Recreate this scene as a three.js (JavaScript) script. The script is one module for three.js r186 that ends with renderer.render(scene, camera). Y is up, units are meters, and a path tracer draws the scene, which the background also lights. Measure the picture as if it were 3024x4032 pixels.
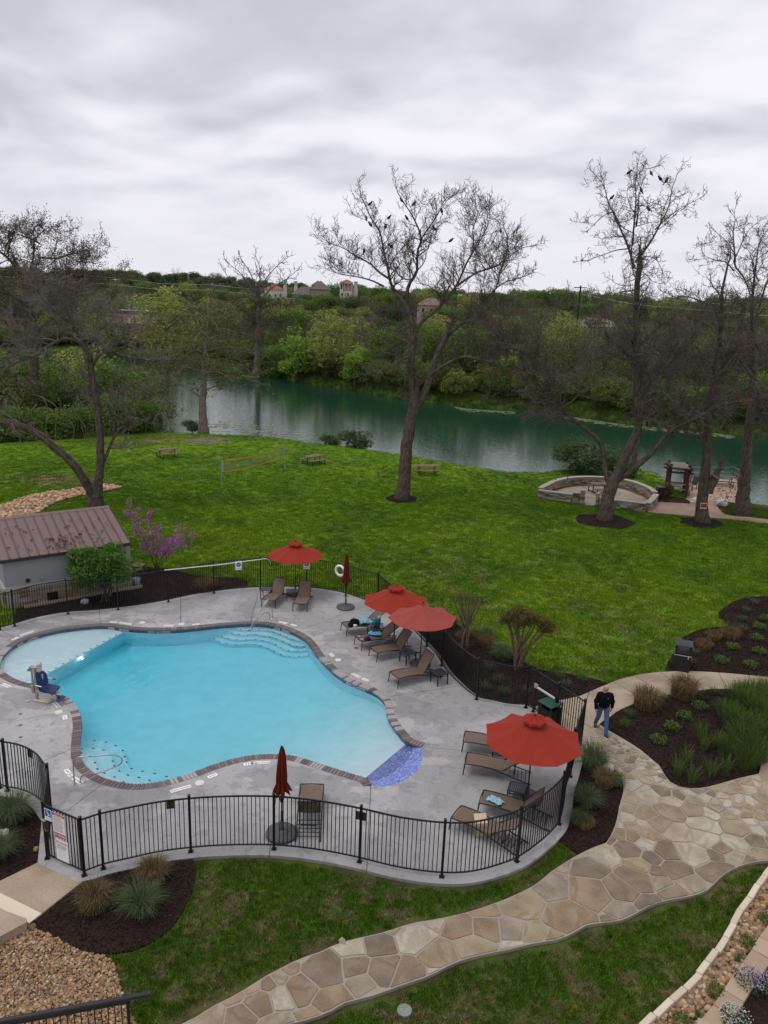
import * as THREE from 'three';
import { mergeGeometries } from 'three/addons/utils/BufferGeometryUtils.js';
import { RoundedBoxGeometry } from 'three/addons/geometries/RoundedBoxGeometry.js';
import { MarchingCubes } from 'three/addons/objects/MarchingCubes.js';

// ---------- camera, sky, sun, exposure ----------
const scene = new THREE.Scene();
const camera = new THREE.PerspectiveCamera(67.35, 3 / 4, 0.3, 2500);
camera.position.set(0, 13.6, 0);
camera.rotation.order = 'YXZ';
camera.rotation.set(-15.0 * Math.PI / 180, 0, 0.037);
const renderer = new THREE.WebGLRenderer();
renderer.toneMapping = THREE.LinearToneMapping;
renderer.toneMappingExposure = 1.08;
renderer.shadowMap.enabled = true;

const sun = new THREE.DirectionalLight(new THREE.Color(1, 0.97, 0.93), 1.2);
sun.position.set(-45, 120, -30);
sun.target.position.set(0, 0, -40);
sun.castShadow = true;
sun.shadow.radius = 60;
sun.shadow.mapSize.set(2048, 2048);
Object.assign(sun.shadow.camera, { left: -90, right: 90, top: 90, bottom: -90, near: 1, far: 400 });
scene.add(sun, sun.target);

// ---------- numbers ----------
function rng(seed) { let s = seed | 0; return () => { s = (s + 0x6d2b79f5) | 0; let t = Math.imul(s ^ (s >>> 15), 1 | s); t = (t + Math.imul(t ^ (t >>> 7), 61 | t)) ^ t; return ((t ^ (t >>> 14)) >>> 0) / 4294967296; }; }
const HASH = new Float32Array(65536); { const r = rng(77); for (let i = 0; i < 65536; i++) HASH[i] = r(); }
const hash2 = (x, y) => HASH[(Math.imul(x, 374761393) + Math.imul(y, 668265263) ^ Math.imul(x ^ (y << 3), 1274126177)) >>> 7 & 65535];
const fade = (t) => t * t * (3 - 2 * t);
const wrap = (i, p) => (p ? ((i % p) + p) % p : i);
function vnoise(x, y, px = 0, py = px) {   // value noise 0..1, periodic when a period is given
  const ix = Math.floor(x), iy = Math.floor(y), fx = fade(x - ix), fy = fade(y - iy);
  const x0 = wrap(ix, px), x1 = wrap(ix + 1, px), y0 = wrap(iy, py), y1 = wrap(iy + 1, py);
  const a = hash2(x0, y0), b = hash2(x1, y0), c = hash2(x0, y1), d = hash2(x1, y1);
  return a + (b - a) * fx + (c - a) * fy + (a - b - c + d) * fx * fy;
}
function fbm(x, y, oct = 4, px = 0, py = px) { let s = 0, a = 0.5, n = 0; for (let i = 0; i < oct; i++) { s += a * vnoise(x + i * 17, y + i * 31, px, py); n += a; a *= 0.5; x *= 2; y *= 2; px *= 2; py *= 2; } return s / n; }
const clamp = (x, a = 0, b = 1) => Math.min(b, Math.max(a, x));
const sstep = (a, b, x) => { const t = clamp((x - a) / (b - a)); return t * t * (3 - 2 * t); };
const lerp = (a, b, t) => a + (b - a) * t;
const mix3 = (a, b, t) => [lerp(a[0], b[0], t), lerp(a[1], b[1], t), lerp(a[2], b[2], t)];
const V3 = (x, y, z) => new THREE.Vector3(x, y, z);

{ // overcast sky: a flat deck of stratocumulus, drawn on a plane overhead
  const W = 2048, H = 1024, data = new Float32Array(W * H * 4);
  for (let row = 0; row < H; row++) {
    const el = ((row + 0.5) / H - 0.5) * Math.PI, y = Math.sin(el), ce = Math.cos(el);
    for (let col = 0; col < W; col++) {
      const o = (row * W + col) * 4; let L = 0.6;
      if (y > -0.02) {
        const az = ((col + 0.5) / W - 0.5) * 2 * Math.PI, k = 1 / (Math.max(y, 0) + 0.17), X = Math.cos(az) * ce * k, Z = Math.sin(az) * ce * k;
        const wx = X * 1.1 + 0.1 * Z, wz = Z * 1.0 - X * 0.15;
        const w1 = fbm(wx * 0.9 + 3, wz * 0.9 + 9, 4) - 0.5, w2 = fbm(wx * 0.9 + 53, wz * 0.9 + 29, 4) - 0.5;
        const big = fbm(wx * 0.6 + 20 + w1 * 1.6, wz * 0.75 + 7 + w2 * 1.6, 4), mid = fbm(wx * 2.0 + 40 + w1 * 2.4, wz * 2.5 + 3 + w2 * 2.4, 5), fine = fbm(wx * 4.6 + w2 * 4, wz * 6.2 + 70 + w1 * 4, 5);
        const t = clamp((big - 0.5) * 1.25 + (mid - 0.5) * 0.95 + (fine - 0.5) * 0.5 + 0.5);
        L = lerp(0.57, 0.87, sstep(0.05, 0.95, t));
        L = lerp(0.78, L, sstep(0.0, 0.2, y));
      }
      const cool = clamp((0.90 - L) * 0.6, 0, 0.2);
      data[o] = L * (0.995 - cool * 0.22); data[o + 1] = L * (0.985 - cool * 0.16); data[o + 2] = L * (1.05 + cool * 0.2); data[o + 3] = 1;
    }
  }
  const t = new THREE.DataTexture(data, W, H, THREE.RGBAFormat, THREE.FloatType);
  t.mapping = THREE.EquirectangularReflectionMapping; t.magFilter = THREE.LinearFilter; t.needsUpdate = true;
  scene.background = t; scene.environment = t;
}

// ---------- geometry builder ----------
class Geo {
  constructor() { this.p = []; this.n = []; this.u = []; this.i = []; this.c = []; this.col = null; }
  v(x, y, z, nx, ny, nz, u = 0, w = 0) { this.p.push(x, y, z); this.n.push(nx, ny, nz); this.u.push(u, w); if (this.col) this.c.push(...this.col); return this.p.length / 3 - 1; }
  tri(a, b, c, uv) { // flat triangle from three points
    const ux = b[0] - a[0], uy = b[1] - a[1], uz = b[2] - a[2], vx = c[0] - a[0], vy = c[1] - a[1], vz = c[2] - a[2];
    let nx = uy * vz - uz * vy, ny = uz * vx - ux * vz, nz = ux * vy - uy * vx; const l = Math.hypot(nx, ny, nz) || 1; nx /= l; ny /= l; nz /= l;
    const q = [a, b, c].map((e, k) => this.v(e[0], e[1], e[2], nx, ny, nz, uv ? uv[k][0] : e[0] + e[2] * 0.3, uv ? uv[k][1] : e[1] + e[2])); this.i.push(...q); return this;
  }
  quad(a, b, c, d, uv) { this.tri(a, b, c, uv && [uv[0], uv[1], uv[2]]); return this.tri(a, c, d, uv && [uv[0], uv[2], uv[3]]); }
  add(g, m) { // a three.js geometry, placed by a matrix
    const base = this.p.length / 3, P = g.attributes.position, N = g.attributes.normal, U = g.attributes.uv, q = V3(0, 0, 0), nm = m && new THREE.Matrix3().getNormalMatrix(m);
    for (let k = 0; k < P.count; k++) {
      q.fromBufferAttribute(P, k); if (m) q.applyMatrix4(m); const x = q.x, y = q.y, z = q.z;
      q.fromBufferAttribute(N, k); if (m) q.applyMatrix3(nm).normalize();
      this.v(x, y, z, q.x, q.y, q.z, U ? U.getX(k) : 0, U ? U.getY(k) : 0);
    }
    if (g.index) for (let k = 0; k < g.index.count; k++) this.i.push(base + g.index.getX(k)); else for (let k = 0; k < P.count; k++) this.i.push(base + k);
    return this;
  }
  box(x, y, z, sx, sy, sz, ry = 0, rz = 0, rx = 0) { return this.add(new THREE.BoxGeometry(sx, sy, sz), M4(x, y, z, rx, ry, rz)); }
  rbox(x, y, z, sx, sy, sz, r = 0.01, ry = 0, rz = 0, rx = 0) { return this.add(new RoundedBoxGeometry(sx, sy, sz, 1, Math.min(r, sx / 2.01, sy / 2.01, sz / 2.01)), M4(x, y, z, rx, ry, rz)); }
  cyl(x, y, z, r0, r1, h, seg = 12, rx = 0, rz = 0) { return this.add(new THREE.CylinderGeometry(r1, r0, h, seg), M4(x, y, z, rx, 0, rz)); }
  tube(pts, rad, seg = 6, cap = true, flat = 1) { // pts: [x,y,z]; rad: number or list
    const n = pts.length, R = (k) => (Array.isArray(rad) ? rad[k] : rad); let px = null; const rings = [];
    let len = 0;
    for (let k = 0; k < n; k++) {
      const a = pts[Math.max(0, k - 1)], b = pts[Math.min(n - 1, k + 1)]; let tx = b[0] - a[0], ty = b[1] - a[1], tz = b[2] - a[2]; const l = Math.hypot(tx, ty, tz) || 1; tx /= l; ty /= l; tz /= l;
      if (!px) px = Math.abs(ty) < 0.9 ? [0, 1, 0] : [1, 0, 0];
      let d = px[0] * tx + px[1] * ty + px[2] * tz, ax = px[0] - d * tx, ay = px[1] - d * ty, az = px[2] - d * tz, al = Math.hypot(ax, ay, az);
      if (al < 1e-4) { ax = tz; ay = tx; az = ty; d = ax * tx + ay * ty + az * tz; ax -= d * tx; ay -= d * ty; az -= d * tz; al = Math.hypot(ax, ay, az) || 1; }
      ax /= al; ay /= al; az /= al; px = [ax, ay, az];
      const bx = ty * az - tz * ay, by = tz * ax - tx * az, bz = tx * ay - ty * ax, r = R(k); if (k) len += Math.hypot(pts[k][0] - pts[k - 1][0], pts[k][1] - pts[k - 1][1], pts[k][2] - pts[k - 1][2]);
      const ring = [];
      for (let s = 0; s < seg; s++) { const an = s / seg * 2 * Math.PI, c = Math.cos(an), e = Math.sin(an) * flat, nx = ax * c + bx * e, ny = ay * c + by * e, nz = az * c + bz * e; ring.push(this.v(pts[k][0] + nx * r, pts[k][1] + ny * r, pts[k][2] + nz * r, nx, ny, nz, s / seg * Math.max(0.05, 6.28 * r), len)); }
      rings.push(ring);
    }
    for (let k = 1; k < n; k++) for (let s = 0; s < seg; s++) { const t = (s + 1) % seg, a = rings[k - 1][s], b = rings[k - 1][t], c = rings[k][t], d = rings[k][s]; this.i.push(a, b, c, a, c, d); }
    if (cap) for (const k of [0, n - 1]) for (let s = 1; s < seg - 1; s++) this.i.push(rings[k][0], rings[k][s], rings[k][s + 1]);
    return this;
  }
  prism(poly, y0, y1, holes = [], bottom = false) { // poly: [x,z]; top at y1
    const P = poly.map((q) => new THREE.Vector2(q[0], q[1])), Hs = holes.map((h) => h.map((q) => new THREE.Vector2(q[0], q[1])));
    const f = THREE.ShapeUtils.triangulateShape(P, Hs), all = [...P, ...Hs.flat()];
    for (const [y, ny] of bottom ? [[y1, 1], [y0, -1]] : [[y1, 1]]) { const b = this.p.length / 3; for (const q of all) this.v(q.x, y, q.y, 0, ny, 0, q.x, q.y); for (const t of f) this.i.push(b + t[0], b + t[ny > 0 ? 2 : 1], b + t[ny > 0 ? 1 : 2]); }
    for (const ring of [poly, ...holes]) this.wall(ring, y0, y1, true);
    return this;
  }
  wall(line, y0, y1, closed = false) { // vertical sheet along a line of [x,z]
    let s = 0; const n = line.length;
    for (let k = 0; k < (closed ? n : n - 1); k++) {
      const a = line[k], b = line[(k + 1) % n], l = Math.hypot(b[0] - a[0], b[1] - a[1]); if (l < 1e-6) continue;
      const nx = (b[1] - a[1]) / l, nz = -(b[0] - a[0]) / l, q = this.v(a[0], y0, a[1], nx, 0, nz, s, y0); this.v(b[0], y0, b[1], nx, 0, nz, s + l, y0); this.v(b[0], y1, b[1], nx, 0, nz, s + l, y1); this.v(a[0], y1, a[1], nx, 0, nz, s, y1);
      this.i.push(q, q + 2, q + 1, q, q + 3, q + 2); s += l;
    }
    return this;
  }
  build() {
    const g = new THREE.BufferGeometry();
    g.setAttribute('position', new THREE.Float32BufferAttribute(this.p, 3)); g.setAttribute('normal', new THREE.Float32BufferAttribute(this.n, 3)); g.setAttribute('uv', new THREE.Float32BufferAttribute(this.u, 2));
    if (this.c.length) g.setAttribute('color', new THREE.Float32BufferAttribute(this.c, 3));
    g.setIndex(this.i); return g;
  }
}
function M4(x, y, z, rx = 0, ry = 0, rz = 0, s = 1) { return new THREE.Matrix4().compose(V3(x, y, z), new THREE.Quaternion().setFromEuler(new THREE.Euler(rx, ry, rz, 'YXZ')), Array.isArray(s) ? V3(...s) : V3(s, s, s)); }
const geo = (f) => { const g = new Geo(); f(g); return g.build(); };

// ---------- lines and polygons on the ground, [x, z] ----------
function curve(pts, step = 0.25, closed = false) { // smooth curve, evenly spaced
  const c = new THREE.CatmullRomCurve3(pts.map((q) => V3(q[0], q.length > 2 ? q[1] : 0, q[q.length - 1])), closed, 'centripetal'), n = Math.max(2, Math.round(c.getLength() / step));
  c.arcLengthDivisions = n * 8; const out = c.getSpacedPoints(n); if (closed) out.pop();
  return out.map((q) => (pts[0].length > 2 ? [q.x, q.y, q.z] : [q.x, q.z]));
}
function offset(line, d, closed = false) { const n = line.length; return line.map((q, k) => { const a = line[closed ? (k + n - 1) % n : Math.max(0, k - 1)], b = line[closed ? (k + 1) % n : Math.min(n - 1, k + 1)], l = Math.hypot(b[0] - a[0], b[1] - a[1]) || 1; return [q[0] + (b[1] - a[1]) / l * d, q[1] - (b[0] - a[0]) / l * d]; }); }
function inPoly(x, z, P) { let c = false; for (let i = 0, j = P.length - 1; i < P.length; j = i++) if ((P[i][1] > z) !== (P[j][1] > z) && x < (P[j][0] - P[i][0]) * (z - P[i][1]) / (P[j][1] - P[i][1]) + P[i][0]) c = !c; return c; }
function boxOf(P) { let a = 1e9, b = -1e9, c = 1e9, d = -1e9; for (const q of P) { a = Math.min(a, q[0]); b = Math.max(b, q[0]); c = Math.min(c, q[1]); d = Math.max(d, q[1]); } return [a, b, c, d]; }
const areaPoly = (P) => { const b = boxOf(P); return { in: (x, z) => x > b[0] && x < b[1] && z > b[2] && z < b[3] && inPoly(x, z, P), box: b, P }; };
function distLine(x, z, L, closed = false) { let m = 1e9; for (let k = 0; k < (closed ? L.length : L.length - 1); k++) { const a = L[k], b = L[(k + 1) % L.length], dx = b[0] - a[0], dz = b[1] - a[1], t = clamp(((x - a[0]) * dx + (z - a[1]) * dz) / (dx * dx + dz * dz || 1)); m = Math.min(m, Math.hypot(x - a[0] - t * dx, z - a[1] - t * dz)); } return m; }
const d2 = (a, b) => Math.hypot(a[0] - b[0], a[1] - b[1]);
const lengthOf = (L) => { let s = 0; for (let k = 1; k < L.length; k++) s += d2(L[k], L[k - 1]); return s; };
function along(L, s) { for (let k = 1; k < L.length; k++) { const l = d2(L[k], L[k - 1]); if (s <= l || k === L.length - 1) { const t = s / (l || 1); return { x: lerp(L[k - 1][0], L[k][0], t), z: lerp(L[k - 1][1], L[k][1], t), dx: (L[k][0] - L[k - 1][0]) / (l || 1), dz: (L[k][1] - L[k - 1][1]) / (l || 1) }; } s -= l; } }
function areaSigned(P) { let s = 0; for (let i = 0, j = P.length - 1; i < P.length; j = i++) s += P[j][0] * P[i][1] - P[i][0] * P[j][1]; return s / 2; }
function clipHalf(P, nx, nz, c) { const out = []; for (let k = 0; k < P.length; k++) { const a = P[k], b = P[(k + 1) % P.length], da = a[0] * nx + a[1] * nz - c, db = b[0] * nx + b[1] * nz - c; if (da >= 0) out.push(a); if ((da >= 0) !== (db >= 0)) { const t = da / (da - db); out.push([lerp(a[0], b[0], t), lerp(a[1], b[1], t)]); } } return out; }

// ---------- textures and materials (colour values are linear) ----------
const toS = (c) => { c = clamp(c); return Math.round(255 * (c <= 0.0031308 ? 12.92 * c : 1.055 * Math.pow(c, 1 / 2.4) - 0.055)); };
function colourMap(W, H, f, rx = 1, ry = rx) { const a = new Uint8Array(W * H * 4); for (let y = 0; y < H; y++) for (let x = 0; x < W; x++) { const c = f(x / W, y / H), o = (y * W + x) * 4; a[o] = toS(c[0]); a[o + 1] = toS(c[1]); a[o + 2] = toS(c[2]); a[o + 3] = 255; } const t = new THREE.DataTexture(a, W, H); t.colorSpace = THREE.SRGBColorSpace; return setup(t, rx, ry); }
function greyMap(W, H, f, rx = 1, ry = rx) { const a = new Uint8Array(W * H * 4); for (let y = 0; y < H; y++) for (let x = 0; x < W; x++) { const c = Math.round(255 * clamp(f(x / W, y / H))), o = (y * W + x) * 4; a[o] = a[o + 1] = a[o + 2] = c; a[o + 3] = 255; } return setup(new THREE.DataTexture(a, W, H), rx, ry); }
function setup(t, rx, ry) { t.wrapS = t.wrapT = THREE.RepeatWrapping; t.repeat.set(rx, ry); t.magFilter = THREE.LinearFilter; t.minFilter = THREE.LinearMipmapLinearFilter; t.needsUpdate = true; return t; }
function mat(r, g, b, rough = 0.8, extra = {}) { return new THREE.MeshPhysicalMaterial({ color: new THREE.Color().setRGB(r, g, b), roughness: rough, specularIntensity: rough > 0.7 ? 0.2 : 1, ...extra }); }
function phys(r, g, b, rough = 0.8, extra = {}) { return new THREE.MeshPhysicalMaterial({ color: new THREE.Color().setRGB(r, g, b), roughness: rough, ...extra }); }
const RGB = (r, g, b) => new THREE.Color().setRGB(r, g, b);

// ---------- naming ----------
const taken = new Map();
function numbered(name) { const n = taken.get(name) ?? 0; taken.set(name, n + 1); return n ? name + '_' + String(n).padStart(3, '0') : name; }
function shade(o) { o.traverse((q) => { if (q.isMesh) { q.castShadow = true; q.receiveShadow = true; } }); return o; }
function tag(o, label, category, group) { o.userData = { label, category, kind: 'thing' }; if (group) o.userData.group = group; return o; }
function thing(name, label, category, [x, y, z] = [0, 0, 0], turn = 0, group) { const o = new THREE.Group(); o.name = numbered(name); o.position.set(x, y, z); o.rotation.y = turn; tag(o, label, category, group); scene.add(o); return o; }
function part(parent, name, g, m, extra) { const o = new THREE.Mesh(g.isBufferGeometry ? g : g.build(), m); o.name = name; o.castShadow = o.receiveShadow = true; if (extra) Object.assign(o.userData, extra); parent.add(o); return o; }
function single(name, g, m, label, category, [x, y, z] = [0, 0, 0], turn = 0, group) { const o = part(scene, numbered(name), g, m); o.position.set(x, y, z); o.rotation.y = turn; return tag(o, label, category, group); }
function struct(name, g, m) { const o = part(scene, numbered(name), g, m); o.userData.kind = 'structure'; return o; }
function structGroup(name) { const o = new THREE.Group(); o.name = numbered(name); o.userData.kind = 'structure'; scene.add(o); return o; }
function copy(o, [x, y, z], turn, label, s = 1) { const r = o.clone(); r.name = numbered(o.name.replace(/_\d{3}$/, '')); r.userData = { ...o.userData, label }; r.position.set(x, y, z); r.rotation.y = turn; r.scale.setScalar(s); scene.add(r); return r; }
function scatter(parent, name, g, m, list, label) { // list: {m: Matrix4, c: [r,g,b]}
  const o = new THREE.InstancedMesh(g, m, list.length), c = new THREE.Color(); o.name = numbered(name); o.userData.kind = 'stuff'; if (label) o.userData.label = label; o.castShadow = o.receiveShadow = true;
  list.forEach((e, k) => { o.setMatrixAt(k, e.m); if (e.c) o.setColorAt(k, c.setRGB(...e.c)); }); parent.add(o); return o;
}

// ---------- surveyed lines, metres on the ground: [x, z], the pool deck is y = 0 ----------
const poolRim = curve([...[[1.47,-21.86],[1.23,-22.01],[1.01,-22.17]], ...[[0.75,-22.68],[0.49,-23.34],[0.36,-23.94],[0.3,-24.57],[0.08,-25.11],[-0.41,-25.59],[-0.99,-26.02],[-1.48,-26.53],[-2.02,-27.39],[-2.46,-28.24],[-2.79,-29.07],[-3.11,-29.72],[-3.7,-30.38],[-4.43,-30.88],[-5.2,-31.11],[-5.93,-31.07],[-6.56,-30.88]], ...[[-6.83,-30.82],[-7.74,-30.46],[-8.65,-30.17],[-9.84,-30.03],[-10.71,-30.11],[-11.69,-30.31],[-12.82,-30.01],[-13.51,-29.65],[-14.1,-29.1],[-14.45,-28.52],[-14.58,-27.74],[-14.48,-26.93],[-14.17,-26.18],[-13.8,-25.78],[-13.35,-25.42],[-12.82,-25.13],[-12.36,-24.97],[-11.82,-24.75],[-11.35,-24.53],[-10.81,-24.14],[-10.35,-23.66],[-9.96,-23.07],[-9.65,-22.41],[-9.4,-21.69],[-9.15,-21],[-8.93,-20.52],[-8.61,-20.1],[-8.22,-19.77],[-7.77,-19.53],[-7.37,-19.4],[-6.91,-19.34],[-6.4,-19.43],[-5.93,-19.65],[-5.43,-19.99],[-4.85,-20.46],[-4.19,-20.87],[-3.75,-21.04]], ...[[-3.76,-21.04],[-3.3,-21.11],[-2.87,-21.12],[-2.48,-21.05],[-1.98,-20.85],[-1.39,-20.56],[-0.77,-20.28],[-0.26,-20.04],[-0.08,-19.77]]], 0.1);
const beachArc = curve([[-0.07,-19.69],[0.34,-19.7],[0.7,-19.83],[1.07,-20.2],[1.36,-20.7],[1.5,-21.35],[1.49,-21.84]], 0.1);      // outer rim of the mosaic entry
const beachChord = curve([[-0.23,-20.4],[0.38,-21.34],[1.04,-22.34]], 0.2);                                        // where the mosaic meets the plaster
const poolPoly = [...poolRim, ...beachArc];
const rimOut = poolRim.map((q, k) => { const a = poolRim[Math.max(0, k - 2)], b = poolRim[Math.min(poolRim.length - 1, k + 2)], l = d2(a, b); return [-(b[1] - a[1]) / l, (b[0] - a[0]) / l]; });
const rimSign = inPoly(poolRim[60][0] + rimOut[60][0] * 0.3, poolRim[60][1] + rimOut[60][1] * 0.3, poolPoly) ? -1 : 1;
const rimOffset = (d) => poolRim.map((q, k) => [q[0] + rimOut[k][0] * rimSign * d, q[1] + rimOut[k][1] * rimSign * d]);
const deckHole = [...rimOffset(0.25), ...beachArc];

const frontFence = curve([...[[-6.94,-15.66],[-6.61,-15.9],[-5.98,-16.18],[-5.37,-16.43],[-4.61,-16.63]], ...[[-3.73,-16.77],[-2.45,-16.84],[-1.37,-16.73],[-0.33,-16.5],[0.71,-16.2]], ...[[1.75,-16.07],[2.43,-16.13],[3.07,-16.36],[3.73,-16.72],[4.39,-17.32],[4.85,-17.83],[5.13,-18.25],[5.42,-19.02],[5.68,-19.89],[5.95,-20.52],[6.21,-21.19],[6.47,-21.82],[6.69,-22.33]]], 0.15);
const frontMarks = [[-6.94,-15.66], [-6.61,-15.9], [-4.61,-16.63], [-2.45,-16.84], [-0.33,-16.5], [1.75,-16.07], [3.73,-16.72], [5.13,-18.25], [5.95,-20.52], [6.69,-22.33]];
const backFence = curve([...[[5.3,-24.64],[4.74,-24.66],[4.16,-24.86],[3.58,-25.11]], ...[[2.7,-26.91],[2.5,-27.64],[2.28,-28.58],[1.95,-29.49],[1.5,-30.69],[1.12,-31.31],[0.72,-32],[0.32,-32.71]], ...[[-0.16,-33.73],[-0.72,-34.1],[-1.21,-34.51],[-1.74,-34.9],[-2.36,-35.21],[-2.98,-35.41],[-3.74,-35.55],[-4.5,-35.53],[-5.24,-35.45],[-5.93,-35.34],[-6.69,-35.13],[-7.37,-34.86]], ...[[-8.01,-34.55],[-8.95,-33.96],[-9.84,-33.24],[-10.72,-32.67],[-11.73,-32.13],[-12.81,-31.7],[-13.79,-31.4],[-14.76,-30.74],[-15.41,-29.91],[-15.79,-29.48]]], 0.15);
const backMarks = [[5.3,-24.64], [3.58,-25.11], [2.5,-27.64], [1.99,-29.38], [1.12,-31.31], [-0.16,-33.73], [-1.74,-34.9], [-3.74,-35.55], [-5.93,-35.34], [-8.01,-34.55], [-9.84,-33.24], [-11.73,-32.13], [-13.79,-31.4], [-15.41,-29.91], [-15.79,-29.48]];
const leftFence = curve([[-10.61,-18.95], ...[[-10.36,-18.84],[-10.07,-18.79],[-9.79,-18.7],[-9.49,-18.55],[-9.14,-18.29],[-8.85,-17.97],[-8.63,-17.74]]], 0.15);
const leftMarks = [[-10.61,-18.95], [-10.36,-18.84], [-8.63,-17.74]];
const leftReturn = [[-8.63,-17.74],[-8.4,-17.14],[-8.07,-16.2]];
const gateLeft = [[-8.07,-16.2], [-6.94,-15.66]];
const gateRight = [[6.08,-23.42], [5.51,-24.36]];
const cornerRight = [[6.69,-22.33], [6.08,-23.42]];
const gapRight = [[5.51,-24.36], [5.3,-24.64]];
const deckLoop = [...frontFence, [6.08,-23.42], [5.51,-24.36], ...backFence, [-17.3, -27.6], [-17.6, -24.3], [-16.0, -21.4], [-13.2, -19.75], ...leftFence, [-8.4,-17.14], [-8.07,-16.2]];
const loopSign = areaSigned(deckLoop) > 0 ? 1 : -1;
const deckPoly = offset(deckLoop, 0.24 * loopSign, true);
const deckInner = areaPoly(offset(deckLoop, -0.45 * loopSign, true)), deckArea = areaPoly(deckPoly);

// paths
const flagLeft = [...curve([[6.8,-22.38],[6.99,-22.08],[7.2,-21.8],[7.37,-21.39],[7.46,-20.99],[7.52,-20.66],[7.47,-20.15],[7.28,-19.65],[7.05,-19.16],[6.85,-18.65],[6.64,-18.2],[6.41,-17.8]], 0.3), ...curve([...[[6.23,-17.56],[5.82,-17.35],[5.45,-17.11],[5.02,-16.79],[4.49,-16.35],[4.11,-15.97],[3.57,-15.59],[2.93,-15.24],[2.23,-14.92]], ...[[1.47,-14.68],[1.04,-14.57],[0.69,-14.42],[0.24,-14.22],[-0.13,-14.1],[-0.47,-13.98],[-0.76,-13.84],[-1.11,-13.61],[-1.43,-13.47],[-1.73,-13.26],[-2.05,-13.03],[-2.33,-12.79],[-2.68,-12.48],[-2.95,-12.3],[-3.21,-12.09]], ...[[-3.14,-12.11],[-3.58,-11.8]]], 0.3), [-4.6, -11.0], [-6.5, -9.6]];
const flagRight = [[-4.6, -8.2], [-2.6, -9.8], ...curve([...[[-1.49,-11.89],[-1.08,-12.02],[-0.73,-12.19],[-0.5,-12.35],[-0.29,-12.5],[-0.07,-12.5],[0.11,-12.59],[0.42,-12.73],[0.74,-12.88],[1.23,-13.09]], ...[[1.37,-13.16],[1.82,-13.46],[2.28,-13.66],[2.74,-13.8],[3.2,-13.93],[3.73,-14.11],[4.25,-14.23],[4.66,-14.44],[4.99,-14.67],[5.49,-14.79],[5.84,-14.86],[6.24,-15.07],[6.6,-15.31],[7.06,-15.52],[7.54,-15.65],[7.94,-15.77],[8.3,-15.95],[8.79,-16.39],[9.16,-16.67],[9.63,-16.91],[10,-17.04],[10.34,-17.1]]], 0.3), [11.5, -17.2], [13.0, -17.6], [13.2, -21.0], ...[[11.61,-19.79],[11.95,-21.07]], ...curve([[11.93,-21.06],[11.53,-20.91],[11.05,-20.72],[10.48,-20.46],[9.9,-20.23],[9.49,-20.16],[9.17,-20.22],[8.98,-20.43],[8.92,-20.82],[8.93,-21.29],[8.8,-21.63],[8.63,-22.12],[8.48,-22.4],[8.25,-22.77],[7.89,-23.29],[7.67,-23.66]], 0.3), [7.35,-23.44]];
const flagPoly = [...flagLeft, ...flagRight];
const walkOuter = curve([...[[8.41,-26.41],[9.32,-27.09],[10.26,-27.59],[11.15,-27.87],[12.21,-28.04],[13.21,-28.04],[14.18,-27.96],[15.4,-27.78]], [20.5, -27.2]], 0.4), walkInner = curve([[20.0, -24.0], ...[[14.82,-26.55],[13.62,-26.66],[12.63,-26.59],[11.98,-26.39],[11.01,-26.07],[10.27,-25.82],[9.59,-25.44],[8.99,-24.98],[8.59,-24.69],[8.26,-24.31],[7.85,-23.94],[7.67,-23.7]]], 0.4);
const walkPoly = [[6.41,-25.16], ...[[7.47,-25.66]], ...walkOuter, ...walkInner, [7.35,-23.45], [6.79,-22.39], ...offset([[6.69,-22.33], [6.08,-23.42], [5.51,-24.36]], loopSign * 0.26), [5.63,-24.75]];
const sidePath = [...[[13.11,-22.94],[12.52,-22.01],[11.94,-21.07],[11.62,-19.8]], [13.6, -21.0], [14.2, -23.2]];
const rampPoly = [...[[-6.91,-15.47],[-8.25,-16.04],[-9.71,-14.46],[-8.99,-13.66],[-7.58,-13.98],[-7.58,-14.16]]];
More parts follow.
